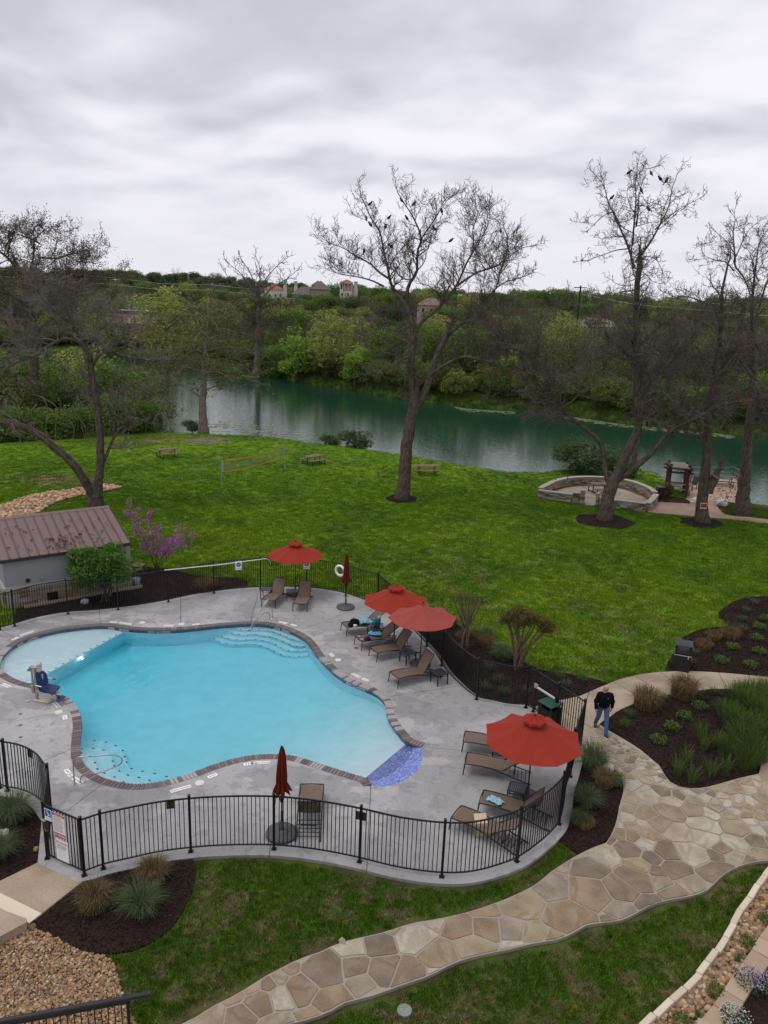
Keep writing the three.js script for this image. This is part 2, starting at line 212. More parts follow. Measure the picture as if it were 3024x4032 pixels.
// planting beds and gravel
const beds = {
  plaza: [...walkInner.slice(2), ...curve([[7.67,-23.65],[7.89,-23.27],[8.25,-22.75],[8.47,-22.39],[8.63,-22.1],[8.79,-21.61],[8.92,-21.27],[8.92,-20.8],[8.98,-20.42],[9.17,-20.21],[9.49,-20.15],[9.89,-20.22],[10.48,-20.45],[11.05,-20.71],[11.52,-20.9],[11.92,-21.04]], 0.4), ...[[11.97,-21.11],[12.52,-22.02],[13.11,-22.96]], [14.2, -23.0]],
  fence: [...[[6.74,-22.17]], ...offset(frontFence, 0.26 * loopSign).filter((q) => q[1] < -17.9).reverse(), [4.95,-17.71], [5.11,-17.5], [5.45,-17.11], ...curve([[6.41,-17.8],[6.64,-18.2],[6.85,-18.65],[7.05,-19.16],[7.28,-19.65],[7.47,-20.15],[7.52,-20.66],[7.46,-20.99],[7.37,-21.39],[7.2,-21.8],[6.99,-22.08],[6.8,-22.33]], 0.4)],
  myrtle: [...offset(backFence, 0.26 * loopSign).filter((q) => q[0] > -0.9), ...curve([...[[1.48,-33.37],[2.35,-32.18]], ...[[2.86,-32.17],[3.37,-31.93],[4.03,-31.39],[4.42,-30.57],[4.8,-30.14],[5.36,-29.56],[5.89,-28.31],[6.29,-27.89],[6.73,-27.6]], ...[[7.18,-27.55],[7.78,-27.39],[8.32,-27.17],[8.87,-26.78]]], 0.4), ...[[8.41,-26.39],[7.47,-25.64]], [6.42,-25.18], [5.62,-24.76]],
  bin: [...curve([[19.8,-37.07],[18.95,-36.9],[17.88,-36.35],[17.11,-35.6],[16.06,-34.21],[16,-33.52],[16.07,-32.98],[14.93,-32.62],[13.94,-31.97],[13.22,-31.23],[12.71,-30.28],[11.99,-29.13],[11.58,-28.41],[11.41,-27.93]], 0.4), ...[[12.21,-28.06],[13.22,-28.06],[14.19,-27.98],[15.41,-27.81]], [22.0, -27.4], [24.0, -37.5]],
  gate: [...[[-6.88,-15.56],[-6.54,-15.79],[-6.11,-16.06],[-5.5,-16.31],[-4.86,-16.48]], ...curve([[-4.54,-16.46],[-4.36,-16.17],[-4.28,-15.7],[-4.24,-15.29],[-4.29,-14.85],[-4.4,-14.31],[-4.56,-13.99],[-4.79,-13.75],[-5.09,-13.55],[-5.44,-13.46],[-5.82,-13.44],[-6.2,-13.5],[-6.56,-13.66],[-6.95,-13.87],[-7.43,-14.05],[-7.58,-14.15]], 0.3), [-6.89,-15.45]],
  left: [...[[-12.12,-18.19],[-10.48,-18.69],[-10.25,-18.7],[-9.75,-18.54],[-9.3,-18.31],[-8.89,-17.89],[-8.51,-17.13],[-8.2,-16.47],[-8.12,-16.19],[-8.26,-16.03],[-9.75,-14.46]]],
  shed: [...offset(backFence, 0.26 * loopSign).filter((q) => q[0] < -6.6 && q[0] > -15.6), ...[[-16.23,-31.82],[-15.58,-32.43],[-14.21,-33.52],[-12.1,-34.96],[-11.53,-35.02],[-12.29,-36.47],[-12.8,-37.58]], ...curve([[-12.3,-38],[-11.14,-37.89],[-10.21,-37.39],[-8.52,-36.88],[-7.27,-36.9],[-6.75,-36.39],[-6.61,-35.22]], 0.4).slice(0, -1)],
};
const gravels = {
  left: [...curve([[-7.58,-14.14],[-7.42,-14.04],[-6.95,-13.87],[-6.56,-13.66],[-6.2,-13.49],[-5.81,-13.4],[-5.56,-13.37],[-5.34,-13.17],[-5.19,-12.9],[-5.02,-12.64],[-4.92,-12.45],[-4.71,-12.14],[-4.4,-11.77]], 0.3), [-5.0, -10.4], [-14, -9.5], [-8.98,-13.65], [-7.57,-13.96]],
  chips: [[-33, -46.5], ...curve([[-25.36,-48.89],[-24.95,-50.84],[-24.23,-52.52],[-23.07,-53.64],[-21.96,-54.8],[-20.84,-55.73],[-19.48,-55.45]], 0.5), ...curve([[-19.54,-54.94],[-20.5,-53.58],[-21.2,-52.54],[-21.99,-51.3],[-22.3,-49.55],[-22.34,-47.57],[-22.49,-46.61],[-23.92,-45.98]], 0.5), [-30, -41]],
  strip: [...[[8.75,-15.19],[8.66,-15.05],[8.46,-14.76],[7.94,-14.23],[7.67,-13.94],[7.21,-13.5],[6.97,-13.23],[6.53,-12.9],[5.99,-12.46],[5.63,-12.18]], [5.2, -11.2], [6.6, -11.2], ...[[6.61,-12.22],[6.94,-12.53],[7.21,-12.8],[7.55,-13.15],[7.91,-13.51],[8.5,-14.1],[8.91,-14.52],[9.3,-14.91]], ...[[9.28,-14.85],[10.15,-16.69]]],
};
const bedAreas = Object.values(beds).map(areaPoly), gravelAreas = Object.values(gravels).map(areaPoly);
const flagArea = areaPoly(flagPoly), walkArea = areaPoly(walkPoly), rampArea = areaPoly(rampPoly), sideArea = areaPoly(sidePath);
const ringPad = curve([[11.57,-56.88],[13.33,-60.29],[14.9,-62.73],[16.67,-64.71],[18.43,-65.13],[20.14,-64.14],[21.21,-62.58],[21.89,-60.7],[20.71,-57.03],[19,-53.79]], 0.5);
const patioPoly = [...[[18.98,-53.69],[20.27,-53.31],[21.59,-52.97],[22.31,-52.81],[24.19,-52.4],[26.68,-51.61]], [36, -50.0], [36, -53.2], ...curve([[27.21,-52.74],[26.09,-53.21],[24.68,-53.56],[24.74,-54.83],[25.07,-56.27],[26,-58.2],[27.12,-57.35],[28.93,-60.95],[30.49,-64.38]], 0.5), ...[[30.96,-67.2],[25.94,-65.84],[24.19,-61.22]], ...[[23.35,-58.15],[23.7,-56.57],[23.24,-56.65],[20.55,-56.85]]];
const soilRings = [[[1.27,-55.03], 1.05], [[15.07,-50.74], 1.75], [[21.91,-51.13], 1.25]].map(([q, r], k) => curve(Array.from({ length: 14 }, (_, i) => { const a = i / 14 * 6.283, w = r * (0.88 + 0.3 * hash2(i, k * 7 + 3)); return [q[0] + Math.cos(a) * w * 1.15, q[1] + Math.sin(a) * w]; }), 0.3, true));
const bank3 = [[25.93,-58.03],[27.1,-57.3],[28.89,-56.28],[27.19,-52.68],[26.06,-53.14],[24.66,-53.5],[24.72,-54.77],[25.06,-56.2]];
const hardAreas = [deckArea, flagArea, walkArea, rampArea, sideArea, ...bedAreas, ...gravelAreas, areaPoly(ringPad), areaPoly(patioPoly), ...soilRings.map(areaPoly)];

// ---------- ground ----------
const WATER = -2.2;
const bankLine = [[-260, -60], ...[[-42.95,-67.74],[-35.98,-70.45],[-32.75,-72.96],[-29.43,-74.78],[-25.87,-79.37],[-19.25,-79.99],[-16.34,-80.06],[-11.33,-79.11],[-6.75,-76.46],[-1.56,-74.17],[2.88,-71.44],[6.97,-68.25],[10.81,-65.92],[14.13,-66.31],[20.42,-71.63],[24.52,-68.16],[24.21,-58.56],[29.15,-56.83]], [60, -50], [300, -40]];
const farLine = [[-420, -190], ...[[-137.23,-209.81],[-109.54,-219.38],[-85.84,-225.6],[-62.09,-226.85],[-42.64,-193.31]], ...[[-29.89,-169.81],[-24.64,-172.03],[-19.11,-160.17],[-12.76,-153.02],[-6.07,-146.76],[-0.72,-138.51],[4.93,-133.33],[8.85,-131.9],[12.46,-127.97],[19.86,-125.95],[25.58,-124.15],[30.21,-121.61],[35.76,-115.56],[44.46,-110.93],[52.96,-106.35]], [120, -95], [420, -70]].sort((a, b) => a[0] - b[0]);
function lineZ(L, x) { if (x <= L[0][0]) return L[0][1]; for (let k = 1; k < L.length; k++) if (x <= L[k][0]) return lerp(L[k - 1][1], L[k][1], (x - L[k - 1][0]) / (L[k][0] - L[k - 1][0])); return L[L.length - 1][1]; }
const bankZ = (x) => lineZ(bankLine, x), farZ = (x) => lineZ(farLine, x);
function groundY(x, z) {
  const dn = bankZ(x) - z, df = farZ(x) - z;
  if (dn < 0) return -0.085 + (z < -45 ? (vnoise(x * 0.12, z * 0.12) - 0.5) * 0.12 * sstep(-45, -55, z) : 0);
  let y = lerp(-0.085, -3.5, sstep(0, 6, dn));
  if (df > -3) {
    const left = sstep(20, -160, x);
    y = lerp(-3.5, 0.2, sstep(-2.5, 6, df)) + 2.5 * sstep(8, 60, df) + 8.5 * sstep(50, 150, df) + (4 + 8 * left) * sstep(140, 330, df) + 4 * sstep(300, 600, df);
    y += (vnoise(x * 0.03, z * 0.03) - 0.5) * 3 * sstep(20, 120, df);
  }
  return y;
}
const stops = (list) => { const out = []; for (const [a, b, s] of list) for (let v = a; v < b - 1e-6; v += s) out.push(v); out.push(list[list.length - 1][1]); return out; };
const grassTile = colourMap(1024, 1024, (u, v) => { const a = fbm(u * 60, v * 60, 4, 60), b = vnoise(u * 260, v * 200, 260, 200), c = fbm(u * 9, v * 9, 3, 9); const t = 0.62 * a + 0.38 * b, s = 0.55 + 0.75 * t; return [s * (0.92 + 0.3 * (c - 0.5)), s, s * (0.85 + 0.2 * (b - 0.5))]; });
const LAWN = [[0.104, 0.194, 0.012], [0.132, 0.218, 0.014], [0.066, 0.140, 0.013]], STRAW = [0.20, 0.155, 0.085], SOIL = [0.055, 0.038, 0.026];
function lawnParts(x, z) { // [green, share of dormant straw]
  const a = fbm(x * 0.09 + 5, z * 0.14 + 9, 3), b = fbm(x * 0.4 + 1, z * 0.4 + 3, 3), c = fbm(x * 2.3 + 20, z * 2.3 + 8, 4);
  let q = mix3(LAWN[0], LAWN[1], sstep(0.4, 0.62, a)); q = mix3(q, LAWN[2], sstep(0.50, 0.66, b) * 0.7);
  // patchy close to the hotel and east of the pool, rare elsewhere
  const near = sstep(-24, -16, z), east = Math.exp(-(((x - 8) / 8) ** 2 + ((z + 34) / 9) ** 2)), mid = Math.exp(-(((x - 4) / 10) ** 2 + ((z + 44) / 6) ** 2));
  return [mix3(q, LAWN[2], 0.8 * near), clamp(sstep(0.53, 0.63, c + (b - 0.5) * 0.35 - 0.03 + 0.03 * east + (near > 0 && z > -14.6 - 0.34 * (x - 1) ? 0.035 : 0)) * (0.62 * near + 0.55 * east + 0.25 * mid + 0.1))];
}
function lawnColour(x, z) { const [q, dry] = lawnParts(x, z); return mix3(q, STRAW, dry * 0.8); }
{
  const xs = stops([[-900, -300, 60], [-300, -80, 12], [-80, -30, 2.5], [-30, -20, 1], [-20, 16, 0.35], [16, 40, 1], [40, 90, 2.5], [90, 300, 12], [300, 960, 60]]), zs = stops([[-1100, -400, 50], [-400, -220, 9], [-220, -92, 2.5], [-92, -50, 0.8], [-50, -37, 0.6], [-37, -10, 0.35], [-10, 40, 5]]);
  const g = new Geo(), nx = xs.length; g.col = [1, 1, 1];
  const far = [0.042, 0.047, 0.020], mud = [0.06, 0.05, 0.034];
  for (const z of zs) for (const x of xs) {
    let y = groundY(x, z); const inside = deckInner.in(x, z); if (inside) y = -3.3;
    const e = 0.5, nX = groundY(x - e, z) - groundY(x + e, z), nZ = groundY(x, z - e) - groundY(x, z + e), l = Math.hypot(nX, 2 * e, nZ);
    const dn = bankZ(x) - z, df = farZ(x) - z; let c = lawnColour(x, z);
    if (dn > 0.6) { c = df > -4 ? mix3([0.065, 0.11, 0.022], far, sstep(3, 12, df + 6 * (vnoise(x * 0.3, z * 0.3) - 0.5))) : mud; c = mix3(c, mud, 0.6 * sstep(0.45, 0.7, fbm(x * 0.2, z * 0.2, 3))); }
    else if (x < -22 && z < -70) c = mix3(c, SOIL, 0.5 * sstep(0.5, 0.65, vnoise(x * 0.3, z * 0.3)));
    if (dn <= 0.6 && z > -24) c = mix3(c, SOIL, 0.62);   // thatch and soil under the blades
    if (dn <= 0.6) { // bare earth along the kerbs and worn spots
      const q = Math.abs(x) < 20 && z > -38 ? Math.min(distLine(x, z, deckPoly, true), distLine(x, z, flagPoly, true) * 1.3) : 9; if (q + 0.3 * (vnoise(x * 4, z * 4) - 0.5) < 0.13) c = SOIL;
      for (const [px, pz, r] of [[...[-23.9,-56.52], 2.2], [...[-25.52,-57.05], 2.5], [...[-22.73,-74.84], 1.4], [...[-21.93,-78], 1.2]]) { const w = Math.hypot((x - px) / 2.2, z - pz) / r; if (w < 1) c = mix3(c, [0.19, 0.145, 0.085], sstep(1, 0.35, w + 0.7 * (vnoise(x * 1.1, z * 1.1) - 0.5))); }
      const t = distLine(x, z, [[9.59,-16.59], [8.52,-15.5], [7.56,-14.42], [6.5,-13.38], [5.44,-12.46]]); if (t < 1.0) c = mix3(c, mix3(STRAW, SOIL, 0.45), 0.75 * sstep(0.9, 0.25, t + 0.6 * (vnoise(x * 2.3, z * 2.3) - 0.5)));
    }
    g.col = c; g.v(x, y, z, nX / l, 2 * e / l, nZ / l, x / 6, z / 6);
  }
  for (let j = 0; j < zs.length - 1; j++) for (let i = 0; i < nx - 1; i++) { const a = j * nx + i; g.i.push(a, a + nx, a + 1, a + 1, a + nx, a + nx + 1); }
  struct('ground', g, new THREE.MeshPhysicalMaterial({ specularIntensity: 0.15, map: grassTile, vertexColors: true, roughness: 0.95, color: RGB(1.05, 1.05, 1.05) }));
}
// grass blades over the lawn: nobody could count them
{
  const r = rng(5), blade = (n, R, h0, h1, w0, lean) => geo((g) => { for (let k = 0; k < n; k++) { const a = r() * 6.283, d = R * Math.sqrt(r()), x = Math.cos(a) * d, z = Math.sin(a) * d, h = lerp(h0, h1, r()), w = w0 * (0.7 + 0.6 * r()), t = r() * 6.283, cx = Math.cos(t) * w, cz = Math.sin(t) * w; g.tri([x - cx, 0, z - cz], [x + cx, 0, z + cz], [x + (r() - 0.5) * lean, h, z + (r() - 0.5) * lean]); } });
  const tuft = blade(10, 0.085, 0.045, 0.085, 0.009, 0.09), coarse = blade(12, 0.2, 0.05, 0.095, 0.015, 0.11), mNear = mat(1, 1, 1, 0.9, { specularIntensity: 0.15, side: THREE.DoubleSide });
  const sow = (x0, x1, z0, z1, per) => { const out = [], n = Math.round((x1 - x0) * (z1 - z0) * per); for (let k = 0; k < n; k++) { const x = lerp(x0, x1, r()), z = lerp(z0, z1, r()); if (Math.abs(x) > -z * 0.56 + 5 || bankZ(x) - z > 0.5 || hardAreas.some((A) => A.in(x, z))) continue; const kerb = z > -38 && Math.abs(x) < 18 && Math.min(distLine(x, z, deckPoly, true), distLine(x, z, flagPoly, true)) < 0.06 + 0.2 * vnoise(x * 4, z * 4); if (kerb) continue; const [q, dry] = lawnParts(x, z), straw = r() < dry, c = straw ? mix3(STRAW, SOIL, 0.5 * r()) : q; if (straw && r() < 0.35) continue; const s = 0.75 + 0.6 * r(), b = z > -24 ? (0.55 + 0.95 * r()) * (r() < 0.06 ? 1.5 : 1) : 0.78 + 0.5 * r(), y = straw ? 0.6 : 0.8 + 0.5 * r(); out.push({ m: M4(x, groundY(x, z), z, 0, r() * 6.283, 0, [s, s * y, s]), c: [c[0] * b * (0.9 + 0.3 * r()), c[1] * b, c[2] * b] }); } return out; };
  const dens = (z) => (z > -24 ? 210 : lerp(70, 9, sstep(-26, -78, z)));
  const thin = (list) => list.filter((e) => { const z = e.m.elements[14]; return r() < dens(z) / 72; });
  scatter(scene, 'grass', tuft, mNear, sow(-11, 15, -24, -9.5, 300), 'short green lawn with straw patches around the pool enclosure');
  scatter(scene, 'grass', coarse, mNear, thin(sow(-46, 46, -86, -24, 72)), 'wide mown lawn between the pool and the river');
}
// river
{
  const ripple = greyMap(1024, 1024, (u, v) => 0.6 * fbm(u * 10, v * 26, 4, 10, 26) + 0.4 * vnoise(u * 50, v * 110, 50, 110));
  const P = [...bankLine.map(([x, z]) => [x, z + 1.5]), ...farLine.map(([x, z]) => [x, z - 4]).reverse()];
  const g = new Geo(); g.prism(P, WATER - 0.01, WATER); for (let k = 0; k < g.u.length; k++) g.u[k] /= 9;
  struct('river', g, phys(0.011, 0.044, 0.024, 0.05, { ior: 1.33, bumpMap: ripple, bumpScale: 0.012, specularIntensity: 1 }));
}

// ---------- pool deck ----------
const concreteBump = greyMap(512, 512, (u, v) => 0.5 * vnoise(u * 180, v * 180, 180) + 0.5 * fbm(u * 24, v * 24, 4, 24), 1 / 1.2);
const DX = -19, DZ = -37, DS = 28;
const deckMap = (() => {
  const N = 96, D = new Float32Array(N * N); for (let j = 0; j < N; j++) for (let i = 0; i < N; i++) D[j * N + i] = distLine(DX + i / (N - 1) * DS, DZ + j / (N - 1) * DS, poolRim);
  const dist = (u, v) => { const x = clamp(u * (N - 1), 0, N - 1.001), y = clamp(v * (N - 1), 0, N - 1.001), i = Math.floor(x), j = Math.floor(y), a = D[j * N + i], b = D[j * N + i + 1], c = D[(j + 1) * N + i], d = D[(j + 1) * N + i + 1]; return lerp(lerp(a, b, x - i), lerp(c, d, x - i), y - j); };
  return colourMap(2048, 2048, (u, v) => {
    const x = u * DS, z = v * DS, d = dist(u, v);
    const coat = fbm(x * 0.5, z * 0.5, 3), flake = fbm(x * 1.1 + 9, z * 1.7 + 4, 5), fine = vnoise(x * 26, z * 26), spot = fbm(x * 5, z * 5, 3);
    let c = mix3([0.275, 0.268, 0.263], [0.335, 0.328, 0.32], sstep(0.35, 0.65, coat));
    const band = sstep(2.6, 0.6, d) * (z < 12.5 ? 1 : 0.85) * (x < 12 ? 1 : 0.75), bare = sstep(0.565, 0.60, flake + 0.07 * band - 0.035);
    c = mix3(c, [0.43, 0.42, 0.405], bare * (0.15 + 0.85 * band) * 0.62);                    // coating flaked off to pale cement
    const damp = sstep(0.56, 0.585, fbm(x * 0.8 + 31, z * 1.0 + 17, 5) + 0.03 * band); c = mix3(c, [0.175, 0.173, 0.175], damp * 0.5 * sstep(4, 1, d));   // old darker coating
    c = mix3(c, [0.15, 0.145, 0.14], 0.35 * sstep(0.62, 0.7, spot)); const k = 0.92 + 0.16 * fine; return [c[0] * k, c[1] * k, c[2] * k];
  }, 1, 1);
})();
const mDeck = mat(1, 1, 1, 0.62, { map: deckMap, bumpMap: concreteBump, bumpScale: 0.004 });
const poolDeck = structGroup('pool_deck');
{
  const V = (q) => new THREE.Vector2(q[0], q[1]), f = THREE.ShapeUtils.triangulateShape(deckPoly.map(V), [deckHole.map(V)]), all = [...deckPoly, ...deckHole];
  let tris = f.map((t) => ({ P: t.map((k) => all[k]), id: '' }));
  // contraction joints: from the pool outwards
  const joints = [[[1.47,-21.87], [2.74,-21.74]], [[-0.09,-19.69], [-0.1,-16.39]], [[0.49,-25.09], [2.89,-26.02]], [[-3.23,-30.82], [-0.94,-33.32]], [[-5.69,-31.52], [-5.95,-35.19]], [[-12.01,-30.56], [-12.5,-31.8]], [[-7.88,-19.2], [-8.32,-18.08]], [[-10.33,-23.35], [-12.25,-22.28]], [[-8.45,-30.16], [-9.41,-33.78]], [[-2.92,-21], [-2.61,-16.81]], [[-14.34,-28.41], [-15.22,-29.08]], [[-9.2,-21.26], [-9.84,-20.5]], [[-1.69,-27.82], [1.12,-29.04]]];
  joints.forEach(([a, b], n) => {
    const l = d2(a, b), tx = (b[0] - a[0]) / l, tz = (b[1] - a[1]) / l, nX = -tz, nZ = tx, c = a[0] * nX + a[1] * nZ, G = 0.008, out = [];
    for (const t of tris) {
      const m = [0, 1].map((k) => (t.P.reduce((s, q) => s + q[k], 0)) / t.P.length), ahead = (m[0] - a[0]) * tx + (m[1] - a[1]) * tz; const far = t.P.some((q) => (q[0] - a[0]) * tx + (q[1] - a[1]) * tz > -0.3);
      if (!far || ahead > 9) { out.push(t); continue; }
      for (const s of [1, -1]) { const P = clipHalf(t.P, nX * s, nZ * s, c * s + G); if (P.length > 2) out.push({ P, id: t.id + (s > 0 ? n + 'a' : '') }); }
    }
    tris = out;
  });
  const cells = new Map(); for (const t of tris) { if (!cells.has(t.id)) cells.set(t.id, []); cells.get(t.id).push(t.P); }
  const key = (q) => Math.round(q[0] * 2000) + ',' + Math.round(q[1] * 2000);
  for (const list of cells.values()) {
    const g = new Geo(), edges = new Map();
    for (const P of list) { const b = g.p.length / 3; for (const q of P) g.v(q[0], 0, q[1], 0, 1, 0, (q[0] - DX) / DS, (q[1] - DZ) / DS); for (let k = 1; k < P.length - 1; k++) g.i.push(b, b + k + 1, b + k); for (let k = 0; k < P.length; k++) { const a = P[k], c = P[(k + 1) % P.length], ka = key(a), kc = key(c); if (edges.has(kc + '|' + ka)) edges.delete(kc + '|' + ka); else edges.set(ka + '|' + kc, [a, c]); } }
    for (const [a, c] of edges.values()) { const l = d2(a, c) || 1, nX = (c[1] - a[1]) / l, nZ = -(c[0] - a[0]) / l, b = g.p.length / 3; for (const [q, y] of [[a, 0], [c, 0], [c, -0.16], [a, -0.16]]) g.v(q[0], y, q[1], nX, 0, nZ, (q[0] - DX) / DS, (q[1] - DZ) / DS); g.i.push(b, b + 1, b + 2, b, b + 2, b + 3); }
    part(poolDeck, 'concrete_slab', g, mDeck);
  }
}
// lids of the skimmers set in the deck, and small drain caps
for (const q of [[-10.7,-23.16], [-5.07,-19.52], [-8.57,-30.76], [-10.27,-30.77], [-1.6,-27.86]]) { const o = part(poolDeck, 'skimmer_lid', geo((g) => { g.cyl(0, 0.006, 0, 0.135, 0.13, 0.012, 24); g.cyl(0, 0.014, 0, 0.09, 0.085, 0.006, 20); g.cyl(0.1, 0.013, 0, 0.012, 0.012, 0.004, 8); g.cyl(-0.1, 0.013, 0, 0.012, 0.012, 0.004, 8); }), mat(0.62, 0.6, 0.54, 0.6)); o.position.set(q[0], 0.001, q[1]); }
for (const q of [[-11.89,-22.95], [-11.57,-22.26], [-11.24,-21.56]]) { const o = part(poolDeck, 'drain_cap', geo((g) => g.cyl(0, 0.004, 0, 0.06, 0.058, 0.008, 14)), mat(0.16, 0.14, 0.12, 0.8)); o.position.set(q[0], 0.001, q[1]); }

// ---------- swimming pool ----------
const pool = thing('swimming_pool', 'free-form swimming pool of turquoise water with brick coping', 'pool');
const plaster = colourMap(512, 512, (u, v) => { const t = 0.92 + 0.13 * (fbm(u * 10, v * 10, 5, 10) - 0.5); return [t, t, t]; }, 0.25);
const mPlaster = mat(0.80, 0.86, 0.88, 0.75, { map: plaster });
const beachMid = [0.54,-20.79];
const LEDGE = [[-10.83,-30.27], [-12.69,-25.47]];   // edge of the shallow sun shelf
{
  const dir = (() => { const a = beachChord[0], b = beachChord[beachChord.length - 1], l = d2(a, b); let n = [-(b[1] - a[1]) / l, (b[0] - a[0]) / l]; if (n[0] > 0) n = [-n[0], -n[1]]; return n; })();
  const c0 = beachChord[1];
  const floorY = (x, z) => { const d = Math.max(0, (x - c0[0]) * dir[0] + (z - c0[1]) * dir[1]); return -0.25 - Math.min(0.17 * d, 0.75 + 0.07 * Math.max(0, d - 4.4)) ; };
  const [x0, x1, z0, z1] = boxOf(poolPoly), st = 0.2, g = new Geo(), nx = Math.ceil((x1 - x0 + 0.6) / st), nz = Math.ceil((z1 - z0 + 0.6) / st), id = new Map();
  const padPoly = areaPoly([...rimOffset(0.23), ...beachArc]), wetSide = (x, z) => (x - c0[0]) * dir[0] + (z - c0[1]) * dir[1] > -0.05;
  const P = [...rimOffset(0.06)]; // plaster floor, clipped at the mosaic
  const floorPoly = clipHalf([...P, ...beachArc], dir[0], dir[1], c0[0] * dir[0] + c0[1] * dir[1] - 0.004);
  for (let j = 0; j < nz; j++) for (let i = 0; i < nx; i++) { let cell = [[x0 - 0.3 + i * st, z0 - 0.3 + j * st], [x0 - 0.3 + (i + 1) * st, z0 - 0.3 + j * st], [x0 - 0.3 + (i + 1) * st, z0 - 0.3 + (j + 1) * st], [x0 - 0.3 + i * st, z0 - 0.3 + (j + 1) * st]]; if (!cell.some(([x, z]) => padPoly.in(x, z))) continue; cell = clipHalf(cell, dir[0], dir[1], c0[0] * dir[0] + c0[1] * dir[1]); if (cell.length < 3) continue; const q = cell.map(([x, z]) => { const k = Math.round(x * 1000) + ',' + Math.round(z * 1000); if (!id.has(k)) { const y = floorY(x, z); id.set(k, g.v(x, y, z, 0, 1, 0, x, z)); } return id.get(k); }); for (let k = 1; k < q.length - 1; k++) g.i.push(q[0], q[k + 1], q[k]); }
  part(pool, 'floor', g, mPlaster);
  part(pool, 'wall', geo((w) => w.wall(poolRim, -2.3, -0.21)), mPlaster);
  // waterline tile: a band of dark blue mosaic
  const tileTex = colourMap(256, 64, (u, v) => { const i = Math.floor(u * 32), j = Math.floor(v * 6), e = Math.min((u * 32) % 1, 1 - (u * 32) % 1, (v * 6) % 1, 1 - (v * 6) % 1), h = hash2(i, j * 13 + 5); return e < 0.08 ? [0.2, 0.24, 0.3] : mix3([0.012, 0.03, 0.09], [0.05, 0.11, 0.24], h * h); }, 1 / 1.0, 1 / 0.16);
  part(pool, 'waterline_tile', geo((w) => w.wall(poolRim, -0.22, -0.045)), mat(1, 1, 1, 0.25, { map: tileTex }));
  // beach entry in blue mosaic
  const mosaic = colourMap(512, 512, (u, v) => { const n = 88, i = Math.floor(u * n), j = Math.floor(v * n), e = Math.min((u * n) % 1, 1 - (u * n) % 1, (v * n) % 1, 1 - (v * n) % 1), h = hash2(i, j + 400); if (e < 0.07) return [0.3, 0.34, 0.45]; return h < 0.34 ? [0.03, 0.05, 0.36] : h < 0.62 ? [0.06, 0.11, 0.5] : h < 0.84 ? [0.2, 0.3, 0.66] : h < 0.94 ? [0.42, 0.5, 0.72] : [0.1, 0.1, 0.16]; }, 1 / 2.2);
  const gm = new Geo(), rows = 10, cols = beachArc.length, ch = (t) => { const a = beachChord[0], b = beachChord[beachChord.length - 1]; return [lerp(a[0], b[0], t), lerp(a[1], b[1], t)]; };
  for (let r_ = 0; r_ <= rows; r_++) for (let k = 0; k < cols; k++) { const t = r_ / rows, a = beachArc[k], b = ch(k / (cols - 1)), x = lerp(a[0], b[0], t), z = lerp(a[1], b[1], t); gm.v(x, -0.004 - 0.246 * Math.pow(t, 1.15), z, 0, 1, 0, x, z); }
  for (let r_ = 0; r_ < rows; r_++) for (let k = 0; k < cols - 1; k++) { const a = r_ * cols + k; gm.i.push(a, a + 1, a + cols, a + 1, a + cols + 1, a + cols); }
  part(pool, 'mosaic_entry', gm, mat(1, 1, 1, 0.3, { map: mosaic }));
  // sun shelf
  const [a, b] = LEDGE, l = d2(a, b); let n = [-(b[1] - a[1]) / l, (b[0] - a[0]) / l]; if (n[0] > 0) n = [-n[0], -n[1]];
  const shelf = clipHalf(rimOffset(0.05), n[0], n[1], a[0] * n[0] + a[1] * n[1]);
  part(pool, 'sun_shelf', geo((q) => q.prism(shelf, -2.2, -0.27)), mPlaster);
  const mMark = mat(0.012, 0.02, 0.05, 0.4), mark = geo((q) => q.box(0, 0, 0, 0.085, 0.012, 0.05));
  const put = (x, y, z, r_) => { const o = part(pool, 'marker_tile', mark, mMark); o.position.set(x, y, z); o.rotation.y = r_; };
  for (let k = 0; k < 14; k++) { const t = 0.03 + k / 13 * 0.94, x = lerp(a[0], b[0], t) + n[0] * 0.07, z = lerp(a[1], b[1], t) + n[1] * 0.07; put(x, -0.267, z, 0.2); }
  // two flights of curved steps
  const flight = (edges, tops, close, skip) => edges.forEach((E, k) => {
    const line = curve(E, 0.12), poly = [...line, ...close(line)];
    part(pool, 'step', geo((q) => q.prism(poly, -2.2, tops[k])), mPlaster);
    const c = poly.reduce((s, q) => [s[0] + q[0] / poly.length, s[1] + q[1] / poly.length], [0, 0]), L = lengthOf(line), m = Math.round(L / 0.42);
    for (let i = 0; i <= m; i++) { const q = along(line, 0.12 + (L - 0.24) * i / m), dx = c[0] - q.x, dz = c[1] - q.z, d = Math.hypot(dx, dz); put(q.x + dx / d * 0.06, tops[k] + 0.003, q.z + dz / d * 0.06, Math.atan2(-q.dz, q.dx)); }
  });
